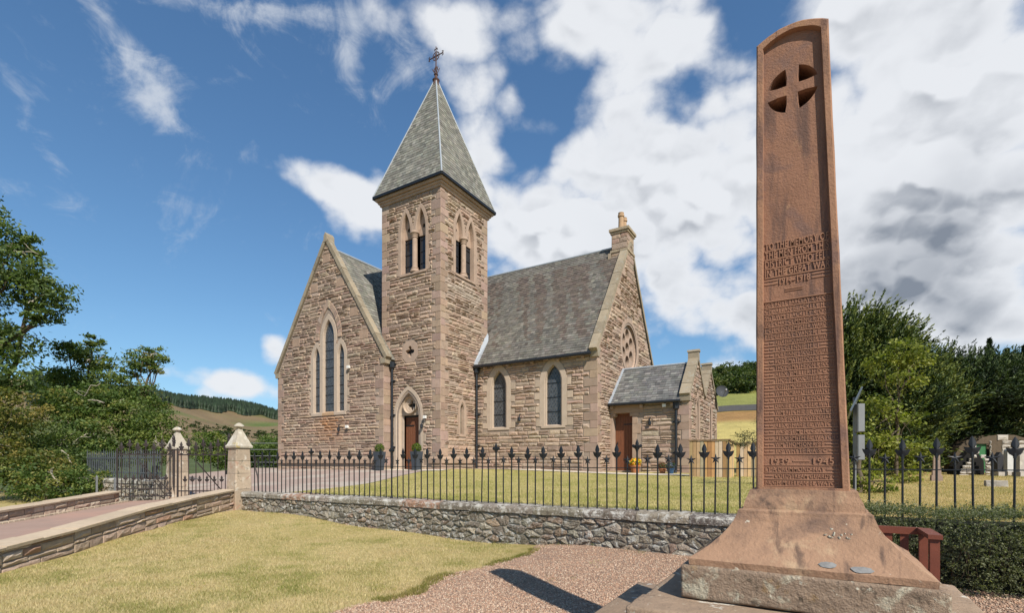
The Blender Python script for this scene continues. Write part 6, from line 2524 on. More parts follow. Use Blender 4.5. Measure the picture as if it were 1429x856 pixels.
mb.build('solar_panel', 'panel_blue', sp)
# ------------------------------------------------------------------ grass blades and pebbles
def blade_field(name, N, bmin, bmax, u0, u1, keep, zf, hrange, wid, cols, seed, power=1.0):
    rng = np.random.default_rng(seed)
    b = bmin * (bmax / bmin) ** rng.uniform(0, 1, N) if power == 1.0 else np.sqrt(rng.uniform(bmin ** 2, bmax ** 2, N))
    a = b * rng.uniform(u0, u1, N)
    x, y = a * RX + b * FX, a * RY + b * FY
    k = keep(x, y)
    x, y = x[k], y[k]
    n = len(x)
    z = zf(x, y)
    h = rng.uniform(*hrange, n)
    ang = rng.uniform(0, 2 * np.pi, n)
    lean = rng.normal(size=(n, 2)) * 0.45
    w = wid * rng.uniform(0.7, 1.4, n) / 2
    p0 = np.stack([x - np.cos(ang) * w, y - np.sin(ang) * w, z - 0.004], -1)
    p1 = np.stack([x + np.cos(ang) * w, y + np.sin(ang) * w, z - 0.004], -1)
    p2 = np.stack([x + lean[:, 0] * h, y + lean[:, 1] * h, z + h], -1)
    V = np.stack([p0, p1, p2], 1)
    patch = np.array([noise.noise(Vector((q[0] * 0.7, q[1] * 0.7, 2.0))) * 0.75 + noise.noise(Vector((q[0] * 2.6, q[1] * 2.6, 5.0))) * 0.65 for q in zip(x, y)])
    c = np.array(cols)
    f = np.clip(0.5 + patch + rng.normal(size=n) * 0.28, 0, 0.999) * (len(c) - 1)
    i = f.astype(int)
    fr = (f - i)[:, None]
    C = (c[i] * (1 - fr) + c[np.minimum(i + 1, len(c) - 1)] * fr) * rng.uniform(0.8, 1.2, (n, 1))
    return struct(soup(name, V, C, 'blade'), 'stuff')


ON_LAWN = lambda x, y: (x < grass_edge(y)) & (y < 7.0) & (x > near_pt(y) + 0.10 * 1.0)
GCOL = [(0.27, 0.27, 0.085), (0.45, 0.385, 0.17), (0.57, 0.465, 0.25), (0.63, 0.525, 0.31), (0.53, 0.41, 0.23)]
blade_field('lawn_grass', 330000, 3.9, 13.8, -1.06, 0.0, ON_LAWN, z_front, (0.012, 0.034), 0.0062, GCOL, 21)
EDGE = lambda x, y: (np.abs(x - grass_edge(y) + 0.03) < 0.055 + 0.05 * np.sin(7 * y) ** 2) & (y < 7.0) & (np.sin(3.3 * y + 1) > -0.5)
blade_field('edge_grass', 160000, 3.9, 9.5, -0.42, 0.12, EDGE, z_front, (0.02, 0.06), 0.007, [(0.13, 0.15, 0.025), (0.19, 0.19, 0.04), (0.30, 0.24, 0.08)], 22)
ON_CHURCH_LAWN = lambda x, y: (x < 0.55 + 0.15 * np.sin(3 * y)) & (y > 7.5) & (y < 19.6) & ~((x < np.interp(y, [7.3, 9.0, 11.5, 13.5, 15.0, 17.0], [-11.2, -11.6, -12.3, -13.0, -13.4, -13.4]))) & \
    ~((y > 17.7) & (x > -13.4) & (x < -3.9)) & ~((y > 15.3) & (x < -13.0))
blade_field('church_lawn_grass', 260000, 6.0, 24, -0.62, 1.06, ON_CHURCH_LAWN, z_in, (0.018, 0.045), 0.010,
            [(0.27, 0.28, 0.075), (0.39, 0.36, 0.13), (0.48, 0.41, 0.18), (0.57, 0.475, 0.26)], 23)
blade_field('graveyard_grass_blades', 130000, 6.0, 24, 0.0, 1.08, lambda x, y: (x > 0.4) & (y > 7.5), z_in, (0.015, 0.05), 0.010, [(0.24, 0.25, 0.06), (0.42, 0.34, 0.12), (0.54, 0.40, 0.18), (0.60, 0.46, 0.24)], 28)
WALLFOOT = lambda x, y: (y > 6.86) & (y < 7.03) & (np.sin(5.1 * x) + np.sin(11.3 * x + 1) > 0.5) & (x < 0.4)
blade_field('wall_foot_grass', 60000, 5.5, 13.5, -1.0, 0.36, WALLFOOT, z_front, (0.02, 0.08), 0.006, [(0.12, 0.14, 0.03), (0.22, 0.19, 0.06)], 24)


def pebbles(name, N, bmin, bmax, u0, u1, keep, zf, size, seed):
    rng = np.random.default_rng(seed)
    b = bmin * (bmax / bmin) ** rng.uniform(0, 1, N)
    a = b * rng.uniform(u0, u1, N)
    x, y = a * RX + b * FX, a * RY + b * FY
    k = keep(x, y)
    x, y = x[k], y[k]
    n = len(x)
    s = size * rng.uniform(0.5, 1.35, n) ** 1.3
    z = zf(x, y) + 0.010
    base = np.array([(1, 0, 0), (0, 1, 0), (-1, 0, 0), (0, -1, 0), (0, 0, 0.75), (0, 0, -0.5)], float)
    V = base[None] * (1 + rng.uniform(-0.35, 0.35, (n, 6, 1))) * s[:, None, None]
    th = rng.uniform(0, 6.28, n)
    cx, sx = np.cos(th)[:, None], np.sin(th)[:, None]
    X, Y = V[..., 0] * cx - V[..., 1] * sx, V[..., 0] * sx + V[..., 1] * cx
    V = np.stack([X + x[:, None], Y + y[:, None], V[..., 2] + z[:, None]], -1).reshape(-1, 3)
    f = np.array([(0, 1, 4), (1, 2, 4), (2, 3, 4), (3, 0, 4), (1, 0, 5), (2, 1, 5), (3, 2, 5), (0, 3, 5)])
    F = (f[None] + 6 * np.arange(n)[:, None, None]).reshape(-1, 3)
    pal = np.array([(0.41, 0.272, 0.187), (0.47, 0.335, 0.24), (0.35, 0.22, 0.15), (0.53, 0.41, 0.30), (0.26, 0.182, 0.135), (0.43, 0.255, 0.165), (0.37, 0.245, 0.17)])
    C = np.repeat(pal[rng.integers(0, len(pal), n)] * rng.uniform(0.8, 1.2, (n, 1)), 6, 0)
    return struct(indexed(name, V, F, C, 'pebble'), 'stuff')


ON_GRAVEL = lambda x, y: (x > grass_edge(y) - 0.05) & (y < 6.98) & ~((x > -1.25) & (x < 1.13) & (y < 4.05))
pebbles('gravel', 150000, 3.7, 10.5, -0.45, 0.50, ON_GRAVEL, z_front, 0.0085, 31)
pebbles('gravel', 16000, 3.7, 7.0, 0.55, 1.08, ON_GRAVEL, z_front, 0.011, 32)


WEEDS = lambda x, y: ON_GRAVEL(x, y) & (np.array([noise.noise(Vector((a * 1.9, b * 1.9, 8.0))) + 0.6 * noise.noise(Vector((a * 6, b * 6, 3.0))) for a, b in zip(x, y)]) > 0.62)
blade_field('gravel_weeds', 26000, 3.9, 9.5, -0.42, 0.2, WEEDS, z_front, (0.012, 0.04), 0.007, [(0.16, 0.19, 0.04), (0.26, 0.26, 0.07), (0.40, 0.34, 0.13)], 26)
TUFTS = lambda x, y: ON_LAWN(x, y) & (np.array([noise.noise(Vector((a * 2.3, b * 2.3, 18.0))) + 0.5 * noise.noise(Vector((a * 8, b * 8, 13.0))) for a, b in zip(x, y)]) > 0.55)
blade_field('lawn_clover', 60000, 3.9, 13.0, -1.06, 0.0, TUFTS, z_front, (0.02, 0.05), 0.008, [(0.17, 0.21, 0.04), (0.26, 0.27, 0.06), (0.36, 0.33, 0.10)], 27)


# ------------------------------------------------------------------ trees
def crown_leaves(clumps, size, cols, rng, aspect=0.55, per=70, flat=0.75, droop=0.0, up=0.5, sub_r=0.26):
    """clumps: (x, y, z, radius, leaves).  Leaves gather in sprays through the shell of every clump."""
    Vs, Cs = [], []
    cols = np.array(cols)
    for (cx, cy, cz, r, n) in clumps:
        m = max(5, int(n / per))
        d = rng.normal(size=(m, 3))
        d /= np.linalg.norm(d, axis=1)[:, None]
        rr = r * rng.uniform(0.35, 1.08, m) ** 0.7
        sc = np.array([cx, cy, cz]) + d * rr[:, None] * np.array([1, 1, flat])
        sub = rng.integers(0, m, n)
        off = rng.normal(size=(n, 3)) * (r * sub_r) * np.array([1, 1, 0.45])
        rad_ = np.linalg.norm(off[:, :2], axis=1)
        off[:, 2] -= droop * rad_
        p = sc[sub] + off
        nrm = rng.normal(size=(n, 3)) * 0.8 + np.array([0, 0, up]) + d[sub] * 0.5
        Vs.append(leaf_quads(p, size * rng.uniform(0.65, 1.35, n), aspect, rng, nrm=nrm))
        t = rng.uniform(0, 1, m)
        ci = np.clip(t[sub] + rng.normal(size=n) * 0.14, 0, 0.999) * (len(cols) - 1)
        i = ci.astype(int)
        f = (ci - i)[:, None]
        Cs.append((cols[i] * (1 - f) + cols[np.minimum(i + 1, len(cols) - 1)] * f) * rng.uniform(0.8, 1.2, (n, 1)))
    return np.concatenate(Vs), np.concatenate(Cs)


def limb(mb, p, q, r0, r1, rnd, wob=0.12, n=5, sides=6):
    p, q = Vector(p), Vector(q)
    L = (q - p).length
    pts, rs_ = [], []
    for i in range(n + 1):
        f = i / n
        o = Vector((rnd.uniform(-1, 1), rnd.uniform(-1, 1), rnd.uniform(-0.3, 1))) * (wob * L * 0.5 * math.sin(math.pi * f))
        pts.append(p.lerp(q, f) + o)
        rs_.append(r0 + (r1 - r0) * f)
    mb.tube(pts, rs_, sides)
    return pts


def tree(name, label, cat, base, fork, r0, clumps, size, cols, seed, group=None, mat='leaf', bark='bark', aspect=0.55, per=70, bare=0, **kw):
    rng = np.random.default_rng(seed)
    rnd = random.Random(seed)
    o = thing(name, base, label, cat, group)
    mb = MB()
    tp = limb(mb, (base[0], base[1], base[2] - 0.2), fork, r0, r0 * 0.55, rnd, 0.08, 6, 10)
    for (cx, cy, cz, r, n) in clumps:
        s = tp[rnd.randint(3, 6)]
        pts = limb(mb, s, (cx, cy, cz), r0 * 0.38, r0 * 0.08, rnd, 0.12, 6, 6)
        for k in range(3):
            e = Vector((cx, cy, cz)) + Vector((rnd.uniform(-1, 1), rnd.uniform(-1, 1), rnd.uniform(-0.6, 0.8))) * r * 0.85
            limb(mb, pts[rnd.randint(2, 5)], e, r0 * 0.12, r0 * 0.03, rnd, 0.15, 4, 5)
    mb.build('trunk', bark, o, smooth=True)
    if bare:
        b = MB()
        for k in range(bare):
            (cx, cy, cz, r, n) = clumps[rnd.randrange(len(clumps))]
            dirv_ = Vector((-cx, -cy, 0)).normalized()
            s = Vector((cx, cy, cz)) + dirv_ * r * 0.5 + Vector((rnd.uniform(-.4, .4), rnd.uniform(-.4, .4), rnd.uniform(-.3, .5))) * r
            e = s + Vector((rnd.uniform(-1, 1), rnd.uniform(-1, 1), rnd.uniform(-0.9, 0.6))).normalized() * r * rnd.uniform(0.5, 0.9) + dirv_ * r * 0.5
            pts = limb(b, s, e, 0.03, 0.010, rnd, 0.3, 5, 5)
            for q in range(3):
                g = pts[rnd.randint(1, 4)]
                limb(b, g, g + Vector((rnd.uniform(-1, 1), rnd.uniform(-1, 1), rnd.uniform(-.6, .8))).normalized() * r * 0.35, 0.014, 0.005, rnd, 0.3, 3, 4)
        b.build('bare_branch', 'pale_bark', o, smooth=True)
    V, C = crown_leaves(clumps, size, cols, rng, aspect=aspect, per=per, **kw)
    soup('crown', V, C, mat, o)
    return o


def CL(lst, k=1.0):
    """clumps given as (right, ahead, z, radius, leaves)"""
    return [(*at(a, b), z, r, int(n * k)) for a, b, z, r, n in lst]


G_ASH = [(0.045, 0.078, 0.022), (0.078, 0.122, 0.032), (0.115, 0.165, 0.042), (0.165, 0.21, 0.058)]
G_MID = [(0.055, 0.090, 0.022), (0.100, 0.150, 0.034), (0.150, 0.200, 0.046), (0.22, 0.25, 0.065)]
G_YEL = [(0.10, 0.13, 0.022), (0.17, 0.20, 0.035), (0.24, 0.26, 0.05), (0.31, 0.31, 0.075)]
G_BUSH = [(0.055, 0.095, 0.022), (0.095, 0.150, 0.036), (0.140, 0.200, 0.048), (0.26, 0.25, 0.07)]
G_YEW = [(0.014, 0.028, 0.008), (0.032, 0.056, 0.014), (0.080, 0.115, 0.024), (0.18, 0.20, 0.042)]

x, y = at(-19.8, 18)
tree('ash_tree', 'largest tree at the left edge, spreading dark green crown above the ramp', 'tree', (x, y, -0.2), (*at(-19.4, 18), 5.2), 0.34,
     CL([(-19.6, 17.6, 10.0, 1.1, 2600), (-18.3, 17.2, 9.3, 1.0, 2400), (-17.2, 17.2, 8.1, 1.0, 2300), (-16.6, 17.6, 7.2, 0.85, 1900), (-18.6, 16.8, 7.6, 1.4, 3600), (-20.4, 17.0, 8.4, 1.5, 3600),
         (-19.0, 16.6, 5.9, 1.5, 3800), (-17.6, 17.2, 5.6, 1.0, 2300), (-20.6, 16.8, 6.1, 1.5, 3300), (-17.0, 16.6, 4.2, 1.0, 2400), (-18.8, 16.2, 4.0, 1.5, 3800), (-20.2, 18.5, 10.9, 1.0, 1700),
         (-16.9, 17.4, 8.9, 0.5, 700), (-16.4, 17.4, 6.5, 0.5, 700)]), 0.155, G_ASH, 1, aspect=0.42, per=46, bare=3, sub_r=0.22)
x, y = at(-17.4, 20.5)
tree('ash_tree', 'loose crowned tree behind the shrubs, two thin tops showing sky, right of the largest tree', 'tree', (x, y, -0.2), (*at(-17.4, 20.5), 3.4), 0.2,
     CL([(-18.2, 20.5, 5.9, 0.62, 1300), (-17.2, 20.6, 5.5, 0.7, 1500), (-17.4, 20.6, 6.35, 0.38, 500), (-18.3, 20.4, 4.6, 0.9, 2200), (-16.6, 20.4, 4.5, 0.9, 2200), (-17.4, 20, 3.6, 1.0, 2600)]),
     0.13, G_MID, 2, aspect=0.45, per=46, bare=2, sub_r=0.22)
x, y = at(-15.9, 21.5)
tree('ash_tree', 'slender tree with a round tuft of crown standing highest above the shrubs near the gate', 'tree', (x, y, -0.2), (*at(-15.9, 21.5), 4.4), 0.15,
     CL([(-15.9, 21.5, 5.7, 0.62, 1100), (-15.4, 21.5, 5.95, 0.5, 700), (-16.3, 21.4, 5.35, 0.45, 600), (-15.2, 21.5, 5.35, 0.35, 320), (-15.8, 21.2, 4.2, 0.8, 1700), (-15.2, 21, 3.6, 0.7, 1300)]),
     0.12, G_BUSH, 3, aspect=0.45, per=40, bare=4, sub_r=0.22)


def shrub(label, a, b, zb, clumps, size, cols, seed, group='shrubs by the driveway', bare=0, per=60):
    x, y = at(a, b)
    return tree('shrub', label, 'shrub', (x, y, zb), (x, y, zb + 0.9), 0.07, CL(clumps), size, cols, seed, group, per=per, bare=bare, aspect=0.5, sub_r=0.17)


shrub('dense green shrub just left of the stone gate pillars, behind the palisade railing', -13.9, 19.5, 0.3,
      [(-14.0, 19.5, 2.6, 1.0, 3400), (-14.8, 19.6, 3.2, 1.0, 3200), (-13.4, 19.3, 1.9, 0.9, 2800), (-14.9, 19.0, 1.9, 1.0, 3000)], 0.10, G_MID, 11, bare=3)
shrub('big leafy shrub behind the rounded end of the low wall', -15.8, 18.4, 0.2,
      [(-15.8, 18.4, 2.4, 1.1, 3800), (-16.4, 18.8, 3.6, 1.0, 3200), (-15.2, 18.2, 1.6, 0.9, 2800), (-16.6, 18.0, 1.5, 1.0, 3000), (-15.4, 18.9, 3.5, 0.8, 2200)], 0.11, G_BUSH, 12, bare=5)
shrub('dark bushy shrub over the far ramp wall, left of the rounded wall end', -15.4, 16.4, 0.1,
      [(-15.2, 16.6, 1.3, 0.9, 3200), (-15.9, 16.4, 2.2, 1.0, 3200), (-14.7, 16.6, 0.9, 0.7, 2200)], 0.095, G_ASH, 13, bare=3)
shrub('yellowish shrub at the far left behind the ramp wall', -15.6, 15.0, 0.0,
      [(-15.4, 15.0, 1.5, 1.0, 3400), (-16.3, 15.2, 2.5, 1.0, 3000), (-14.4, 15.2, 1.1, 0.9, 2800), (-15.4, 15.4, 3.0, 0.9, 2400)], 0.095, [(0.07, 0.095, 0.02), (0.12, 0.14, 0.03), (0.18, 0.18, 0.045), (0.29, 0.23, 0.065)], 14, bare=4)
shrub('low leafy shrub at the foot of the shrubs, nearest the ramp wall', -13.6, 14.6, 0.0,
      [(-13.5, 14.8, 0.7, 0.8, 2600), (-14.3, 14.8, 0.9, 0.8, 2400), (-12.9, 15.4, 0.6, 0.7, 2000)], 0.085, G_BUSH, 15, bare=1)
shrub('bright green shrub seen through the right gate leaf', -17.6, 31, 0.4,
      [(-17.8, 31, 1.9, 1.3, 2200), (-16.6, 31, 1.6, 1.0, 1600), (-19.0, 31.5, 2.4, 1.3, 2200)], 0.16, [(0.06, 0.10, 0.02), (0.10, 0.15, 0.028), (0.15, 0.20, 0.04), (0.22, 0.24, 0.05)], 16)
shrub('dark round shrub between the two stone gate pillars', -17.2, 36, 0.6,
      [(-17.4, 36, 2.2, 1.3, 2000), (-16.2, 36, 1.8, 1.1, 1600), (-18.6, 36.5, 1.8, 1.3, 1600)], 0.17, G_ASH, 17)
shrub('leafy shrub between the right gate pillar and the church gable', -14.2, 29, 0.6,
      [(-14.2, 29, 1.7, 1.1, 2200), (-13.3, 29, 1.5, 0.9, 1600), (-15.2, 29, 1.6, 0.9, 1600)], 0.15, [(0.05, 0.085, 0.018), (0.08, 0.13, 0.025), (0.13, 0.18, 0.035)], 18)
shrub('tall shrub behind the right gate pillar at the foot of the moor', -17.5, 40, 0.8,
      [(-18.5, 40, 2.4, 1.5, 1800), (-20.0, 41, 2.6, 1.5, 1800), (-16.8, 40, 1.9, 1.2, 1400)], 0.2, G_MID, 19)


# yews: sprays of needles that all sweep up and to the right
def yew(label, a, b, zb, blobs, seed, cols=G_YEW, spray=(0.55, 1.1), needle=0.12, sweep=(0.55, 0.75), group='yews in the graveyard'):
    rng = np.random.default_rng(seed)
    rnd = random.Random(seed)
    x, y = at(a, b)
    o = thing('yew_tree', (x, y, zb), label, 'tree', group)
    mb = MB()
    tp = limb(mb, (x, y, zb - 0.2), (x, y, zb + 2.4), 0.3, 0.16, rnd, 0.08, 6, 9)
    Vs, Cs = [], []
    cols = np.array(cols)
    for (ba, bb, bz, r, n_s) in blobs:
        bx, by = at(ba, bb)
        limb(mb, tp[rnd.randint(2, 6)], (bx, by, bz), 0.09, 0.02, rnd, 0.1, 5, 6)
        d = rng.normal(size=(n_s, 3))
        d[:, 2] = np.abs(d[:, 2]) * 0.9 - 0.35
        d /= np.linalg.norm(d, axis=1)[:, None]
        st = np.array([bx, by, bz]) + d * r * rng.uniform(0.55, 0.95, (n_s, 1))
        right = np.array([RX, RY, 0.0])
        ax_ = d * 0.8 + right * sweep[0] * rng.uniform(0.4, 1.2, (n_s, 1)) + np.array([0, 0, sweep[1]]) + rng.normal(size=(n_s, 3)) * 0.22
        ax_ /= np.linalg.norm(ax_, axis=1)[:, None]
        Ls = rng.uniform(*spray, n_s)
        k = 34
        t = rng.uniform(0, 1, (n_s, k))
        wob = rng.normal(size=(n_s, k, 3)) * (0.062 * (1.08 - t))[..., None]
        p = st[:, None] + ax_[:, None] * (t * Ls[:, None])[..., None] + wob
        p = p.reshape(-1, 3)
        axr = np.repeat(ax_, k, 0)
        V = leaf_quads(p, needle * rng.uniform(0.7, 1.4, len(p)), 0.28, rng, axis=axr, jitter=0.20)
        tone = np.clip(-0.05 + 0.95 * t.reshape(-1) + rng.normal(size=len(p)) * 0.12 + np.repeat(rng.normal(size=n_s) * 0.2, k), 0, 0.999) * (len(cols) - 1)
        i = tone.astype(int)
        f = (tone - i)[:, None]
        Vs.append(V)
        Cs.append((cols[i] * (1 - f) + cols[np.minimum(i + 1, len(cols) - 1)] * f) * rng.uniform(0.8, 1.2, (len(p), 1)))
    mb.build('trunk', 'bark', o, smooth=True)
    soup('crown', np.concatenate(Vs), np.concatenate(Cs), 'needle', o)
    return o


yew('tallest dark yew right behind the war memorial, feathery tips sweeping right', 12.6, 17.5, 0.8,
    [(11.2, 17.5, 5.2, 1.0, 330), (12.2, 17.6, 5.7, 0.9, 330), (13.0, 17.6, 5.2, 0.8, 300), (12.4, 17.0, 4.4, 1.4, 520), (11.4, 17.0, 3.6, 1.2, 430), (13.6, 17.3, 3.9, 0.9, 300), (10.9, 17.2, 4.4, 1.1, 380),
     (12.8, 16.6, 3.0, 1.5, 520), (11.6, 16.6, 2.0, 1.2, 400), (10.8, 17.0, 2.6, 1.0, 300), (12.8, 17.0, 1.6, 1.0, 260), (11.4, 17.0, 1.2, 0.8, 220), (13.9, 17.6, 2.6, 1.1, 300), (13.8, 17.8, 1.4, 0.9, 240)], 41)
yew('broad dark drooping yew at the right edge behind the gravestones', 18.6, 20.5, 0.8,
    [(15.9, 20.0, 4.1, 1.1, 400), (17.2, 20.2, 4.55, 1.0, 400), (18.4, 20.2, 4.45, 1.1, 400), (19.6, 20.4, 4.2, 1.2, 400), (20.8, 20.4, 4.0, 1.2, 360), (16.4, 19.6, 3.6, 1.3, 480), (17.8, 19.4, 3.8, 1.4, 520),
     (19.2, 19.4, 3.6, 1.4, 520), (20.6, 19.8, 3.3, 1.3, 420), (15.2, 20.0, 3.4, 1.0, 320), (16.6, 20.0, 2.4, 1.2, 400), (18.4, 20.2, 2.5, 1.3, 400), (20.0, 20.6, 2.3, 1.2, 340), (15.2, 20.2, 2.0, 1.0, 280), (14.6, 20.2, 2.6, 0.9, 260), (15.0, 20.2, 1.2, 0.8, 220), (16.4, 20.6, 1.4, 1.1, 300), (17.8, 21.0, 1.4, 1.1, 300), (19.4, 21.2, 1.5, 1.1, 300), (21.0, 21.0, 1.6, 1.2, 300), (22.0, 20.6, 3.4, 1.3, 300)], 42, cols=[(0.010, 0.020, 0.007), (0.018, 0.034, 0.010), (0.036, 0.062, 0.016), (0.080, 0.112, 0.028)],
    sweep=(0.25, 0.55))
x, y = at(10.0, 13.0)
tree('maple_tree', 'slender young tree with yellow green leaves before the dark yews', 'tree', (x, y, 0.65), (*at(10.05, 13.0), 3.0), 0.05,
     CL([(10.1, 13.0, 4.2, 0.42, 620), (10.5, 13.0, 4.0, 0.40, 520), (9.7, 13.0, 3.85, 0.38, 480), (10.15, 12.9, 3.45, 0.40, 480), (9.6, 13.0, 2.75, 0.42, 520), (10.3, 13.0, 2.5, 0.35, 360), (9.3, 13.0, 2.1, 0.45, 560),
         (10.0, 12.9, 1.75, 0.45, 560), (10.6, 13.0, 1.6, 0.38, 360), (9.2, 12.9, 1.2, 0.42, 480), (10.2, 12.9, 1.05, 0.40, 420)]), 0.085, G_YEL, 43, aspect=0.6, per=24, sub_r=0.26)
x, y = at(6.55, 12.6)
tree('spruce_tree', 'small dark conifer mostly hidden behind the memorial, one branch reaching out left', 'tree', (x, y, 0.65), (x, y, 2.0), 0.05,
     CL([(6.0, 12.6, 1.95, 0.36, 500), (5.75, 12.6, 1.78, 0.25, 320), (6.5, 12.6, 2.3, 0.4, 500), (6.7, 12.6, 1.6, 0.45, 600), (6.6, 12.7, 3.0, 0.3, 300)]), 0.06, [(0.02, 0.03, 0.01), (0.04, 0.05, 0.015), (0.07, 0.075, 0.02)], 44, mat='needle', aspect=0.25, per=30, flat=0.4)
# shady leaf spray low at the fence
x, y = at(7.3, 10.2)
shrub('low yellow green bush at the foot of the solar panel post, behind the railing', 7.1, 10.2, 0.62,
      [(7.1, 10.2, 0.95, 0.32, 420), (7.5, 10.2, 0.85, 0.28, 320), (6.9, 10.3, 1.25, 0.25, 220)], 0.075, G_YEL, 45, group='graveyard shrubs', per=24)

# hedge in front of the railings on the right
hedge = thing('hedge', (1.8, 6.75, 0), 'low clipped cotoneaster hedge hiding the foot of the railings on the right', 'hedge')
rng = np.random.default_rng(50)
n_s = 5200
hx = rng.uniform(0.25, 3.4, n_s)
tt = rng.uniform(0, 1, n_s)
face = rng.uniform(0, 1, n_s) < 0.62
hy = np.where(face, 6.42 + 0.07 * np.sin(hx * 3.3) + 0.05 * np.sin(hx * 7.7 + 1), rng.uniform(6.4, 7.3, n_s))
top = 0.765 + 0.018 * np.sin(hx * 4.1) + 0.012 * np.sin(hx * 9.3)
hz = np.where(face, 0.04 + (top - 0.06) * tt ** 0.8, top)
hy = hy + np.where(face, 0.10 * (1 - hz / 0.8) - 0.06 * np.sin(np.pi * hz / 0.8), 0) + rng.normal(size=n_s) * 0.025
start = np.stack([hx, hy, hz], -1)
axd = np.stack([rng.normal(size=n_s) * 0.6 + 0.2, np.where(face, -0.55, -0.1) + rng.normal(size=n_s) * 0.25, np.where(face, 0.05, 0.55) + rng.normal(size=n_s) * 0.45], -1)
axd /= np.linalg.norm(axd, axis=1)[:, None]
k = 13
t = rng.uniform(0, 1, (n_s, k))
Ls = rng.uniform(0.06, 0.15, n_s)
p = start[:, None] + axd[:, None] * (t * Ls[:, None])[..., None] + rng.normal(size=(n_s, k, 3)) * 0.008
p[..., 2] -= 0.25 * (t * Ls[:, None]) ** 1.5
p = p.reshape(-1, 3)
V = leaf_quads(p, 0.019 * rng.uniform(0.7, 1.4, len(p)), 0.5, rng, axis=np.repeat(axd, k, 0), jitter=0.8)
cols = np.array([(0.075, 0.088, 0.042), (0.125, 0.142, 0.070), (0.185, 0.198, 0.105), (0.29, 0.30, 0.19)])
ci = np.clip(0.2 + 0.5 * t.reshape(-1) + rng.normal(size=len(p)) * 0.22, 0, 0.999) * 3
i = ci.astype(int)
f = (ci - i)[:, None]
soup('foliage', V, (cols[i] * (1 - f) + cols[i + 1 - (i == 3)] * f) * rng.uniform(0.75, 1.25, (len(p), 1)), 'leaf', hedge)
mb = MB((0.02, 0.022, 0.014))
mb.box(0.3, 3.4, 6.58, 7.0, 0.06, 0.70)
mb.build('inner_shade', 'rubble', hedge)  # solid near-black box, painted shade for the inside of the hedge
mb = MB()
rnd = random.Random(8)
for q in range(160):
    xx = rnd.uniform(0.3, 3.4)
    limb(mb, (xx, 6.66, 0.0), (xx + rnd.uniform(-.1, .1), 6.44 + rnd.uniform(-.04, .06), rnd.uniform(0.2, 0.7)), 0.008, 0.003, rnd, 0.1, 3, 4)
mb.build('stems', 'bark', hedge)

# ------------------------------------------------------------------ far terrain
PHI = np.array([-180, -90, -60, -45, -36.4, -31, -25, -15, 0, 10, 18, 23.7, 30, 38, 46, 60, 90, 180], float)
TEL = np.array([0.05, 0.07, 0.12, 0.118, 0.112, 0.098, 0.083, 0.07, 0.07, 0.10, 0.155, 0.165, 0.16, 0.16, 0.16, 0.14, 0.06, 0.05])
RSK = np.array([900, 900, 900, 900, 900, 900, 900, 800, 500, 260, 170, 168, 168, 168, 168, 260, 800, 900], float)


def terrain_z(r, phi):
    tel, rs = np.interp(phi, PHI, TEL), np.interp(phi, PHI, RSK)
    pw = np.interp(phi, [-180, -20, 10, 180], [1.45, 1.4, 1.25, 1.3])
    t = np.clip((r - 40) / (rs - 40), 0, None)
    z = tel * rs * np.where(t < 1, t ** pw, 1 + (t - 1) * 0.04)
    x = r * np.sin(np.radians(phi)) * RX + r * np.cos(np.radians(phi)) * FX
    y = r * np.sin(np.radians(phi)) * RY + r * np.cos(np.radians(phi)) * FY
    low = 0.70 * S01((y - 10.0) / 9.0) - 0.42 + 0.42 * S01((r - 40) / 10)
    und = S01((r - 50) / 60) * (0.016 * r * np.sin(phi * 0.42 + 1.0) * np.sin(r / 140.0 + 0.6) * np.where(phi < 0, 0.55, 0.12))
    return z + low + und, x, y


phis = np.concatenate([np.arange(-180, -62, 4), np.arange(-62, 62, 0.5), np.arange(62, 181, 4)])
rsv = np.concatenate([[0.5, 4, 8, 14, 20], np.geomspace(26, 3200, 90)])
P_, R_ = np.meshgrid(phis, rsv)
Z_, X_, Y_ = terrain_z(R_, P_)
V = np.stack([X_, Y_, Z_], -1).reshape(-1, 3)
nx, ny = len(phis), len(rsv)
ii = np.arange(nx - 1)[None, :] + nx * np.arange(ny - 1)[:, None]
F = np.stack([ii, ii + nx, ii + 1 + nx, ii + 1], -1).reshape(-1, 4)[:, ::-1]
C = np.zeros((len(V), 3))
rng = np.random.default_rng(60)
pf, rf = P_.ravel(), R_.ravel()
for q in range(len(V)):
    n1 = noise.noise(Vector((V[q][0] * 0.012, V[q][1] * 0.012, 1.0)))
    n2 = noise.noise(Vector((V[q][0] * 0.05, V[q][1] * 0.05, 4.0)))
    if pf[q] < 6:
        far = min(1, max(0, (rf[q] - 90) / 120))
        moor = np.array((0.185, 0.130, 0.065)) * (1 + 0.25 * n2) + np.array((-0.05, 0.0, -0.02)) * max(0, n1 * 3)
        C[q] = np.array((0.075, 0.095, 0.03)) * (1 - far) + moor * far
    else:
        if rf[q] < 84:
            c = np.array((0.43, 0.345, 0.115))
        elif rf[q] < 97:
            c = np.array((0.30, 0.17, 0.06))
        elif rf[q] < 128:
            c = np.array((0.22, 0.225, 0.06))
        else:
            c = np.array((0.14, 0.16, 0.04)) + np.array((0.16, 0.10, 0.02)) * max(0, n2 * 2)
        C[q] = c * (1 + 0.12 * n2)
to = indexed('hillside', V, F, C, 'terrain')
to.data.polygons.foreach_set('use_smooth', [True] * len(to.data.polygons))
struct(to)

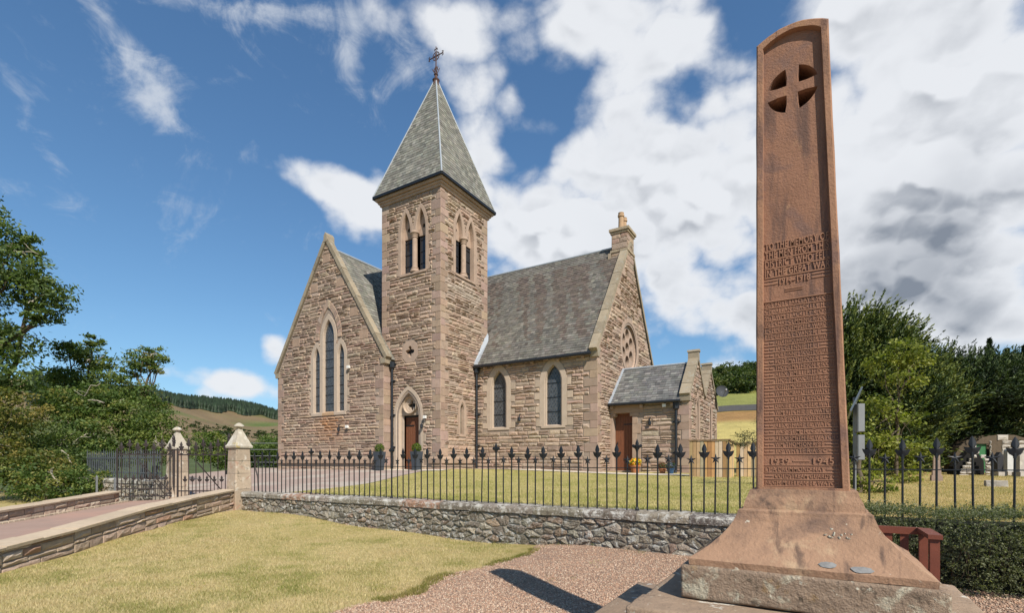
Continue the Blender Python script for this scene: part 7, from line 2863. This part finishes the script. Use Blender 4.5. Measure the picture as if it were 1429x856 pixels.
# dark road along the right hillside with its low barrier
mb, bar_ = MB(), MB()
ph_ = np.arange(12, 60, 1.0)
vs_ = []
for p in ph_:
    for r in (97.5, 101.5):
        z, x, y = terrain_z(np.array(r), np.array(p))
        vs_.append((float(x), float(y), float(z) + 0.35))
mb.add(vs_, [(2 * k, 2 * k + 1, 2 * k + 3, 2 * k + 2) for k in range(len(ph_) - 1)])
struct(mb.build('road', 'asphalt'))
for k in range(len(ph_) - 1):
    z, x, y = terrain_z(np.array(97.0), np.array(ph_[k]))
    z2, x2, y2 = terrain_z(np.array(97.0), np.array(ph_[k + 1]))
    bar_.bar((float(x), float(y), float(z) + 0.55), (float(x2), float(y2), float(z2) + 0.55), 0.25, 1.0)
tag(bar_.build('roadside_wall', 'asphalt'), 'long dark roadside wall crossing the golden hillside field on the right', 'wall')


# far woods
def cone_wood(name, pts, seed, hr=(8, 14)):
    rng = np.random.default_rng(seed)
    Vs, Fs, Cs = [], [], []
    k = 0
    for (x, y, z) in pts:
        h = rng.uniform(*hr)
        w = h * rng.uniform(0.2, 0.3)
        lean = rng.normal(size=2) * 0.3
        col = np.array((0.020, 0.034, 0.016)) * rng.uniform(0.7, 1.6)
        n = 7
        vs = []
        for lv, (fw, fh) in enumerate(((1, 0.05), (0.62, 0.45))):
            for i in range(n):
                a = 2 * math.pi * i / n + lv
                q = fw * w * rng.uniform(0.7, 1.2)
                vs.append((x + q * math.cos(a), y + q * math.sin(a), z + fh * h))
        vs.append((x + lean[0], y + lean[1], z + h))
        Vs += vs
        for i in range(n):
            j = (i + 1) % n
            Fs += [(k + i, k + j, k + n + j), (k + i, k + n + j, k + n + i), (k + n + i, k + n + j, k + 2 * n)]
        Cs += [col * rng.uniform(0.8, 1.2) for _ in vs]
        k += len(vs)
    return struct(indexed(name, np.array(Vs), np.array(Fs), np.array(Cs), 'needle'), 'stuff')


rng = np.random.default_rng(70)
pts = []
while len(pts) < 4200:
    p = rng.uniform(-44, -23)
    lo = np.interp(p, [-44, -37, -34, -31, -28, -24], [0.62, 0.66, 0.74, 0.86, 0.90, 0.93])
    r = 900 * rng.uniform(lo + 0.03 * math.sin(p * 2.3), 1.02)
    z, x, y = terrain_z(np.array(r), np.array(p))
    pts.append((float(x), float(y), float(z) - 0.5))
cone_wood('conifer_plantation', pts, 71, (9, 16))


def far_leaves(name, spots, size, cols, seed, per=40):
    rng = np.random.default_rng(seed)
    V, C = crown_leaves(spots, size, cols, rng, per=per, aspect=0.8, flat=0.9, sub_r=0.22)
    return struct(soup(name, V, C, 'leaf'), 'stuff')


rng = np.random.default_rng(72)
spots = []
for q in range(150):
    p = rng.uniform(13, 31)
    r = rng.uniform(126, 178)
    if 20.5 < p < 23.0 and 126 < r < 150 and rng.uniform() < 0.6:
        continue
    z, x, y = terrain_z(np.array(r), np.array(p))
    big = rng.uniform(1.8, 3.4)
    spots.append((float(x), float(y), float(z) + big * 0.75, big, 420))
far_leaves('hillside_wood', spots, 0.55, [(0.025, 0.042, 0.012), (0.045, 0.072, 0.018), (0.075, 0.105, 0.026), (0.12, 0.135, 0.035)], 73)
spots = []
for q in range(26):
    p, r = rng.uniform(-33, -24.5), rng.uniform(150, 420)
    z, x, y = terrain_z(np.array(r), np.array(p))
    big = rng.uniform(1.5, 3.5)
    spots.append((float(x), float(y), float(z) + big * 0.5, big, 200))
far_leaves('moor_scrub', spots, 0.6, [(0.02, 0.034, 0.012), (0.04, 0.06, 0.016), (0.07, 0.09, 0.024)], 74)
# conifers behind the yews on the right
for q, (a, b, h) in enumerate(((54.5, 57, 15.5), (57.5, 58, 14.6), (60.5, 59, 15.2), (64.5, 61, 15.6), (51.0, 58, 14.0), (48.0, 57, 13.2))):
    x, y = at(a, b)
    z, _, _ = terrain_z(np.array(math.hypot(a, b)), np.array(math.degrees(math.atan2(a, b))))
    z = float(z)
    rng = np.random.default_rng(80 + q)
    o = thing('spruce_tree', (x, y, z), 'tall dark conifer on the skyline behind the yews at the right edge', 'tree', 'conifers on the right skyline')
    mb = MB()
    mb.tube([(x, y, z - 0.3), (x, y, h)], [0.22, 0.03], 6)
    mb.build('trunk', 'bark', o)
    n = 2600
    f = rng.uniform(0, 1, n) ** 0.75
    ang = rng.uniform(0, 2 * np.pi, n)
    rr = (1 - f) * 2.4 * rng.uniform(0.3, 1.0, n) * (0.75 + 0.35 * np.sin(f * 60))
    hh = z + 1 + (h - z - 1) * f - rr * 0.25
    p = np.stack([x + rr * np.cos(ang), y + rr * np.sin(ang), hh], -1)
    axd = np.stack([np.cos(ang), np.sin(ang), -0.25 + 0 * ang], -1)
    V = leaf_quads(p, 0.5 * rng.uniform(0.6, 1.3, n), 0.35, rng, axis=axd, jitter=0.3)
    C = np.array([(0.018, 0.032, 0.014)]) * rng.uniform(0.6, 1.9, (n, 1))
    soup('crown', V, C, 'needle', o)
# wire fence panel between the pillar and the church
x0, y0 = at(-14.6, 27.5)
x1, y1 = at(-12.6, 27.5)
wfn = thing('field_gate', (x0, y0, 0.8), 'thin galvanised field gate between the right gate pillar and the church gable', 'gate')
mb = MB()
for z in (1.0, 1.35, 1.7, 2.05, 2.4):
    mb.tube([(x0, y0, z), (x1, y1, z)], 0.018, 6)
mb.build('rail', 'metal_grey', wfn)
for (x, y) in ((x0, y0), (x1, y1)):
    mb = MB()
    mb.tube([(x, y, 0.7), (x, y, 2.5)], 0.03, 6)
    mb.build('post', 'metal_grey', wfn)
